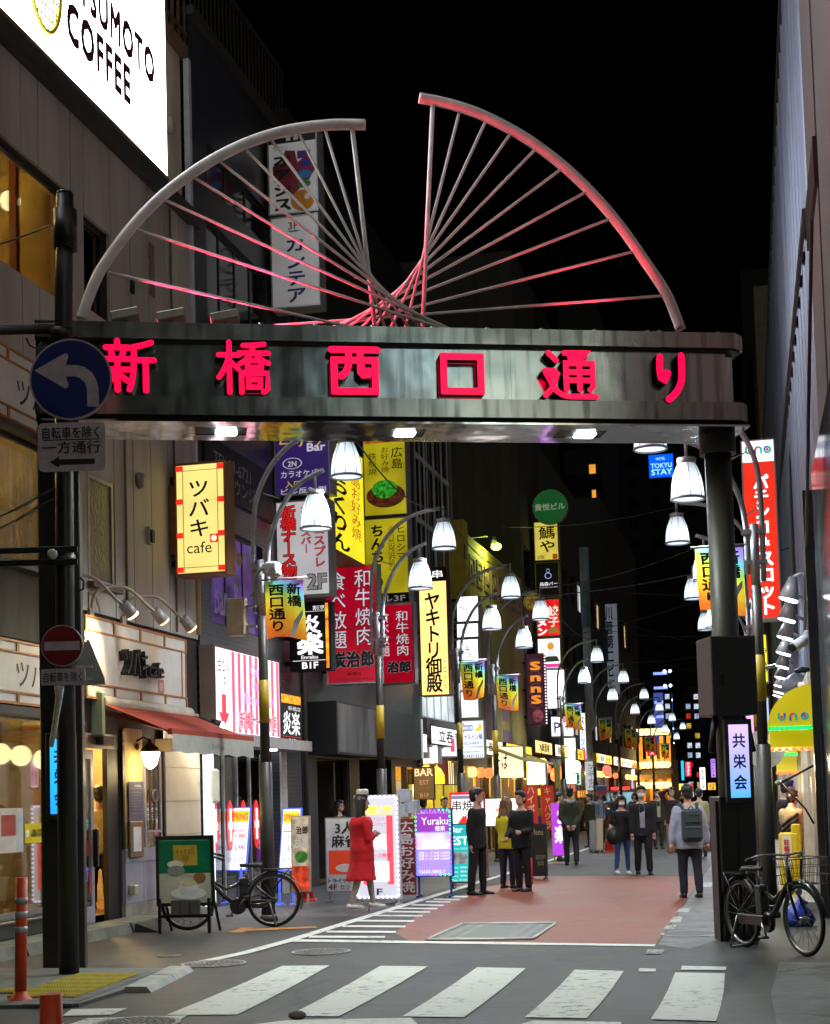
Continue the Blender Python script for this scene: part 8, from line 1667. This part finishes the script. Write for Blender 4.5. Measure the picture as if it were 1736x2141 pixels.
    # --- garments
    tm = pl(top, .8, scale=12) if isinstance(top, str) else top; bmt = pl(bot, .8, scale=12) if isinstance(bot, str) else bot
    g_ = MB(); torso(g_, .03 if not coat else .042, -.15, .5)
    for s in (1, -1):
        a, e, w_, d = arms[s]; ext = sleeve; ends = e.lerp(w_, .93) if ext >= 1 else a.lerp(e, .75)
        if ext >= 1: limb(g_, [a, a.lerp(e, .5), e, e.lerp(w_, .5), ends], [.075, .07, .063, .058, .05])
        else: limb(g_, [a, a.lerp(e, .4), ends], [.066, .062, .062])
    if coat:
        n = 16; vs_ = []; rows = [(0.0, .2, .155), (-.15, .215, .18), (-.35, .235, .21), (coat - hz, .25, .235)]
        for z, a, c in rows: vs_ += [(a * math.cos(2 * math.pi * i / n), c * math.sin(2 * math.pi * i / n) + .02 * (z < -.2), hz + z) for i in range(n)]
        g_.add(vs_, [(i * n + (j + 1) % n, i * n + j, (i + 1) * n + j, (i + 1) * n + (j + 1) % n) for i in range(len(rows) - 1) for j in range(n)] + [list(range(n)), [(len(rows) - 1) * n + j for j in range(n)][::-1]])
    to = put('coat' if coat else 'top', remesh(g_, vox, 'top', tm, 2, .012, rz), t)
    if opened: MB().add([(lean[0] + x, lean[1] - .142 * fat ** 1.5 - y, hz + z) for x, y, z in ((-.045, .012, .02), (.045, .012, .02), (.05, .01, .25), (.055, .008, .41), (.03, -.03, .5), (-.03, -.03, .5), (-.055, .008, .41), (-.05, .01, .25))], [list(range(8))]).make('shirt_front', pl(opened), t)
    if not skinlegs:
        g_ = MB(); torso(g_, .014, -.06, .1)
        for s in (1, -1):
            a, kn, an = legs[s]; limb(g_, [a, a.lerp(kn, .35), kn, kn.lerp(an, .4), an + V((0, 0, .02))], [.105, .098, .075, .068, .062] if skirt is False else [.098, .088, .062, .058, .045])
        put('trousers', remesh(g_, vox, 'trousers', bmt, 2, .012, rz + 5), t)
    else:
        g_ = MB()
        for s in (1, -1): a, kn, an = legs[s]; limb(g_, [a, kn, kn.lerp(an, .3), an], [.088, .057, .058, .04]); g_.ell(an + V((0, -.06, -.03)), (.04, .1, .035), n=8, k=6)
        put('stockings', remesh(g_, .018, 'stockings', pl(skinlegs, .7), 2), t)
    sm = pl(shoes, .35) if shoes else SHOE
    for s in (1, -1):
        an = legs[s][2]; fl = nd((legs[s][2] - legs[s][1])); q = MB(); base = an + V((0, -.005, -.07)); vs_ = []
        for y, w_, z in ((.07, .032, .07), (.03, .042, .085), (-.05, .045, .075), (-.13, .048, .05), (-.19, .032, .035)):
            vs_ += [base + V((x * w_, y, zz)) for x, zz in ((-1, 0), (-.9, z * .7), (0, z), (.9, z * .7), (1, 0))]
        q.add(vs_, [(i * 5 + j, i * 5 + j + 1, i * 5 + 6 + j, i * 5 + 5 + j) for i in range(4) for j in range(4)] + [(i * 5 + 4, i * 5, i * 5 + 5, i * 5 + 9) for i in range(4)] + [(4, 3, 2, 1, 0), (20, 21, 22, 23, 24)], 0, True)
        if skinlegs: q.tube([base + V((0, .06, .03)), base + V((0, .075, -.06))], [.014, .008], 6)
        q.make('shoe', sm, t)
    return t, hz, sh, hc, arms, legs
def at(px, py): return gnd(px, py)
UPF = ((.25, -.35, -.9), (-.5, -.85, .1))
# woman in the red coat
t, hz, sh, hc, ar, lg = person('woman in a long red coat and white cap walking past the bright sign', at(760, 1908) + Vector((0, 0, .06)), R_(105), 1.66, '#cc101e', shoes='#d8d4c8', coat=.42, hair='long', skinlegs='#a8968c', la=((.12, -.2, -1), (-.9, -.5, .2)), ra=((-.12, -.2, -1), (.85, -.55, .12)), ll=((.02, -.32, -1), (.02, -.12, -1)), rl=((-.02, .2, -1), (-.02, .32, -1)), fat=1.16)
b = MB().bbox(-.09, .09, -.09, .07, .12, .215, .02)
for q in b.v: q += hc
b.make('nurse_cap', pl('#cfcac4'), t); MB().box(-.2, .2, -.15, .15, 1.22, 1.25).make('shoulder_strap', pl('#1a1012'), t) if 0 else None
person('slim man in black standing sideways by the teal sign', at(1002, 1871), R_(62), 1.77, '#050506', '#060607', la=((.12, .12, -1), (.0, -.1, -1)), ra=((-.12, .15, -1), (.05, -.05, -1)), ll=((.06, -.05, -1), (.02, .0, -1)), rl=((-.1, .08, -1), (-.02, .1, -1)), hyaw=R_(25))
t, hz, sh, hc, ar, lg = person('man in black with a pink trouser stripe facing the slim man', at(1095, 1864), R_(-38), 1.70, '#040405', '#060608', la=((.15, -.1, -1), (-.2, -.9, -.15)), ra=((-.15, -.1, -1), (.2, -.75, -.5)), ll=((.03, 0, -1), (0, .03, -1)), rl=((-.03, .03, -1), (0, .06, -1)), fat=1.08)
for dx in (0, .022): MB().tube([lg[1][1] + Vector((.075 + dx * .2, dx, .1)), lg[1][1] + Vector((.08, dx, -.1)), lg[1][2] + Vector((.066, dx, .05))], .008, 5).make('trouser_stripe', em('#c8204a', .25), t)
t, hz, sh, hc, ar, lg = person('woman with brown hair in a yellow T-shirt between the two men', at(1064, 1857), R_(150), 1.60, '#c8b818', '#1c1430', hair='long', hairm=HAIRN, sleeve=.5, la=((.1, -.1, -1), (-.3, -.8, -.3)))
q = at(1083, 1856); ap = thing('work_apron', 'dark hanging cloth with white lettering between the two standing men', 'apron', q, R_(-20)); MB().add([(x, .03 * math.sin(x * 30), z) for z in (.25, .95) for x in (-.16, -.08, 0, .08, .16)], [(i, i + 1, i + 6, i + 5) for i in range(4)], 0, True).make('cloth', pl('#0a0c18'), ap); text_mb(MB(), '和牛\n炭火', -.12, .12, .35, .85, -.035, .02).make('lettering', pl('#a8acc0'), ap)
t, hz, sh, hc, ar, lg = person('man in an olive jacket with grey hood walking away', at(1196, 1809), R_(178), 1.82, '#2a2e18', '#10121a', la=((.2, .2, -1), (-.45, .3, -.7)), ra=((-.2, .2, -1), (.45, .3, -.7)), ll=((.03, -.12, -1), (0, .05, -1)), rl=((-.03, .1, -1), (0, .28, -1)))
MB().tube([(-.11, .02, sh.z + .02), (-.06, .09, sh.z - .02), (0, .12, sh.z - .05), (.06, .09, sh.z - .02), (.11, .02, sh.z + .02)], [.04, .05, .055, .05, .04], 8).make('hood', pl('#6a6862'), t)
t, hz, sh, hc, ar, lg = person('woman in black with a face mask making a peace sign', at(1304, 1828), R_(6), 1.58, '#050506', '#3a5a94', shoes='#c8c8c8', hair='bob', mask=True, sleeve=.5, la=((.28, -.1, -1), (.1, -.35, 1)), ra=((-.3, .1, -1), (-.1, -.7, -.35)), extra='peace', skirt=None, ll=((.03, -.06, -1), (.02, .0, -1)), rl=((-.05, .1, -1), (-.03, .2, -1)))
bg_ = thing('tote_bag', 'dark tote bag hanging from the arm of the masked woman', 'bag', at(1284, 1830) + Vector((-.0, -.05, .62)), 0); MB().tube([(-.02, 0, 0), (0, 0, .12), (.02, 0, .26), (.04, 0, .36)], [.06, .15, .13, .04], 9).make('body', pl('#17130f'), bg_); MB().tube([(.0, 0, .3), (.05, 0, .5), (.12, 0, .42)], .008, 5).make('handle', pl('#17130f'), bg_)
person('man in a dark suit and face mask beside the masked woman', at(1347, 1829), R_(-6), 1.76, '#080a10', '#050507', mask=True, opened='#8a8694', la=((.14, .05, -1), (.05, -.12, -1)), ra=((-.12, 0, -1), (.0, -.1, -1)), ll=((.05, -.1, -1), (.03, .02, -1)), rl=((-.03, .1, -1), (-.02, .22, -1)))
t, hz, sh, hc, ar, lg = person('man in a white shirt with a grey backpack walking away', at(1446, 1877), R_(183), 1.72, '#9aa0b4', '#10142a', fat=1.18, la=((.28, .05, -1), (.12, .1, -1)), ra=((-.28, .0, -1), (-.12, -.1, -1)), ll=((.04, -.1, -1), (0, .05, -1)), rl=((-.04, .08, -1), (0, .2, -1)))
bp = thing('backpack', 'slate grey backpack worn by the man in the white shirt', 'backpack', at(1446, 1877), R_(183)); GB = pl('#2c3a40', .6, bump=.3); z0 = hz * 1 - .04
MB().bbox(-.155, .155, .14, .30, z0, z0 + .5, .04).make('main_bag', GB, bp); MB().bbox(-.13, .13, .302, .345, z0 + .05, z0 + .24, .02).make('front_pocket', GB, bp); MB().bbox(-.12, .12, .302, .33, z0 + .29, z0 + .44, .015).make('upper_pocket', GB, bp); MB().box(-.11, .11, .334, .338, z0 + .4, z0 + .408).box(-.12, .12, .348, .352, z0 + .2, z0 + .208).make('zip', pl('#0c1012'), bp); MB().tube([(-.05, .2, z0 + .49), (0, .2, z0 + .55), (.05, .2, z0 + .49)], .01, 6).make('top_handle', GB, bp)
for s in (-1, 1): MB().tube([(s * .1, .16, z0 + .47), (s * .13, .06, z0 + .585), (s * .145, -.1, z0 + .53), (s * .15, -.19, z0 + .35), (s * .17, -.05, z0 + .1)], [.022, .028, .028, .022, .012], 6).make('shoulder_strap', GB, bp)
t, *_ = person('woman in a cream and black striped sweater by the right shop', at(1662, 1864), R_(130), 1.60, '#b09a74', '#0c0c0e', hair='bun', nod=.09, la=((.1, -.35, -1), (-.2, -.9, .15)), ra=((-.1, -.35, -1), (.2, -.9, .1)), fat=1.1)
SB = pl('#14100e')
for i in range(3): MB().tube([(.2 - .06 * i, .06 - .02 * i, 1.2 - .1 * i), (.08, .155, 1.12 - .1 * i), (-.06, .17, 1.22 - .09 * i), (-.2, .08, 1.33 - .08 * i)], .026, 6).make('sweater_stripe', SB, t)
MB().tube([(.12, .02, 1.36), (.0, .17, 1.2), (-.15, .12, .95), (-.22, .02, .82)], .014, 6).make('bag_strap', pl('#8a5a20'), t)
person('man in a dark shirt looking down behind the striped sweater', at(1650, 1850), R_(100), 1.78, '#17171a', '#101014', nod=.08, la=((.1, -.3, -1), (-.2, -.9, .1)), ra=((-.1, -.3, -1), (.2, -.9, .1)))
t, *_ = person('man in suspenders and white shirt holding up a card', at(1257, 1764), R_(10), 1.72, '#8a94ac', '#0b0c12', la=((.5, -.4, .1), (-.35, -.3, 1)), ra=((-.5, -.4, .1), (.35, -.3, 1)), lowres=True)
for s in (-1, 1): MB().tube([(s * .07, -.14, 1.38), (s * .08, -.15, 1.15), (s * .09, -.14, .95)], .01, 5).make('suspender', pl('#060607'), t)
cdp = thing('placard', 'framed red and blue card held up by the man in suspenders', 'placard', at(1257, 1764), R_(10)); MB().bbox(-.2, .2, -.27, -.25, 1.62, 1.95, .01).make('frame', pl('#8a8a90'), cdp); MB().box(-.17, .17, -.276, -.271, 1.65, 1.78).make('red_half', pl('#a03040'), cdp); MB().box(-.17, .17, -.276, -.271, 1.785, 1.92).make('blue_half', pl('#3a4a80'), cdp)
for a in (('man in an open beige jacket and mask behind the suit', (1378, 1775), 5, 1.74, '#2a2620', '#2a261c', dict(mask=True, opened='#a8a080')), ('man in a maroon sweater with one arm over his head', (1408, 1783), 12, 1.76, '#2a0c10', '#7a6248', dict(ra=((-.6, -.1, .9), (.75, -.1, .3)))), ('person in a pale yellow jacket behind the backpack', (1467, 1790), 170, 1.70, '#a89c70', '#14141a', {}), ('person in dark clothes left of the man in suspenders', (1236, 1772), -60, 1.66, '#101412', '#0c0c10', {}), ('distant person in grey between the couple and the cone', (1290, 1752), 20, 1.7, '#2a2e38', '#101018', {}), ('distant person in black right of the masked woman', (1330, 1750), -10, 1.66, '#0e0e12', '#14141c', dict(hair='bob')), ('distant person in white near the lantern house', (1390, 1742), 10, 1.7, '#8a8a8a', '#16161c', {}), ('distant person in navy near the street end', (1428, 1745), 160, 1.72, '#10162a', '#101014', {}), ('person in brown trousers at the violet sign', (1172, 1800), 90, 1.7, '#1a1814', '#5a442a', {})):
    person(a[0], at(*a[1]), R_(a[2]), a[3], a[4], a[5], lowres=True, **a[6])
# people at the bar counter and in the cafe
for i, (u, v, rz, c, hr) in enumerate(((-7.75, 33.3, 150, '#20242c', 'short'), (-7.7, 35.3, 20, '#2c2018', 'short'), (-7.6, 37.6, 10, '#2a5a4a', 'bob'))): person(('bar guest in dark blue behind the paper boxes', 'bar guest in brown behind the purple sign', 'woman in green at the bar counter behind the purple sign')[i], st(u, v, 0), R_(rz), 1.66, c, '#121216', hair=hr, lowres=True, group='guests at the bar')
person('woman in dark green standing inside the black doorway', st(-8.6, 29.4, .02), R_(60), 1.62, '#0c2c20', '#060607', hair='long', lowres=True)
person('waiter seen from behind inside the cafe door', st(UL - .72, 20.0, .2), R_(190), 1.72, '#b8a878', '#0a0a0a', lowres=True, lean=(0, -.05), ra=((-.4, -.3, -1), (-.3, -.8, -.2)))
grow_all(); bpy.data.scenes.remove(TS)
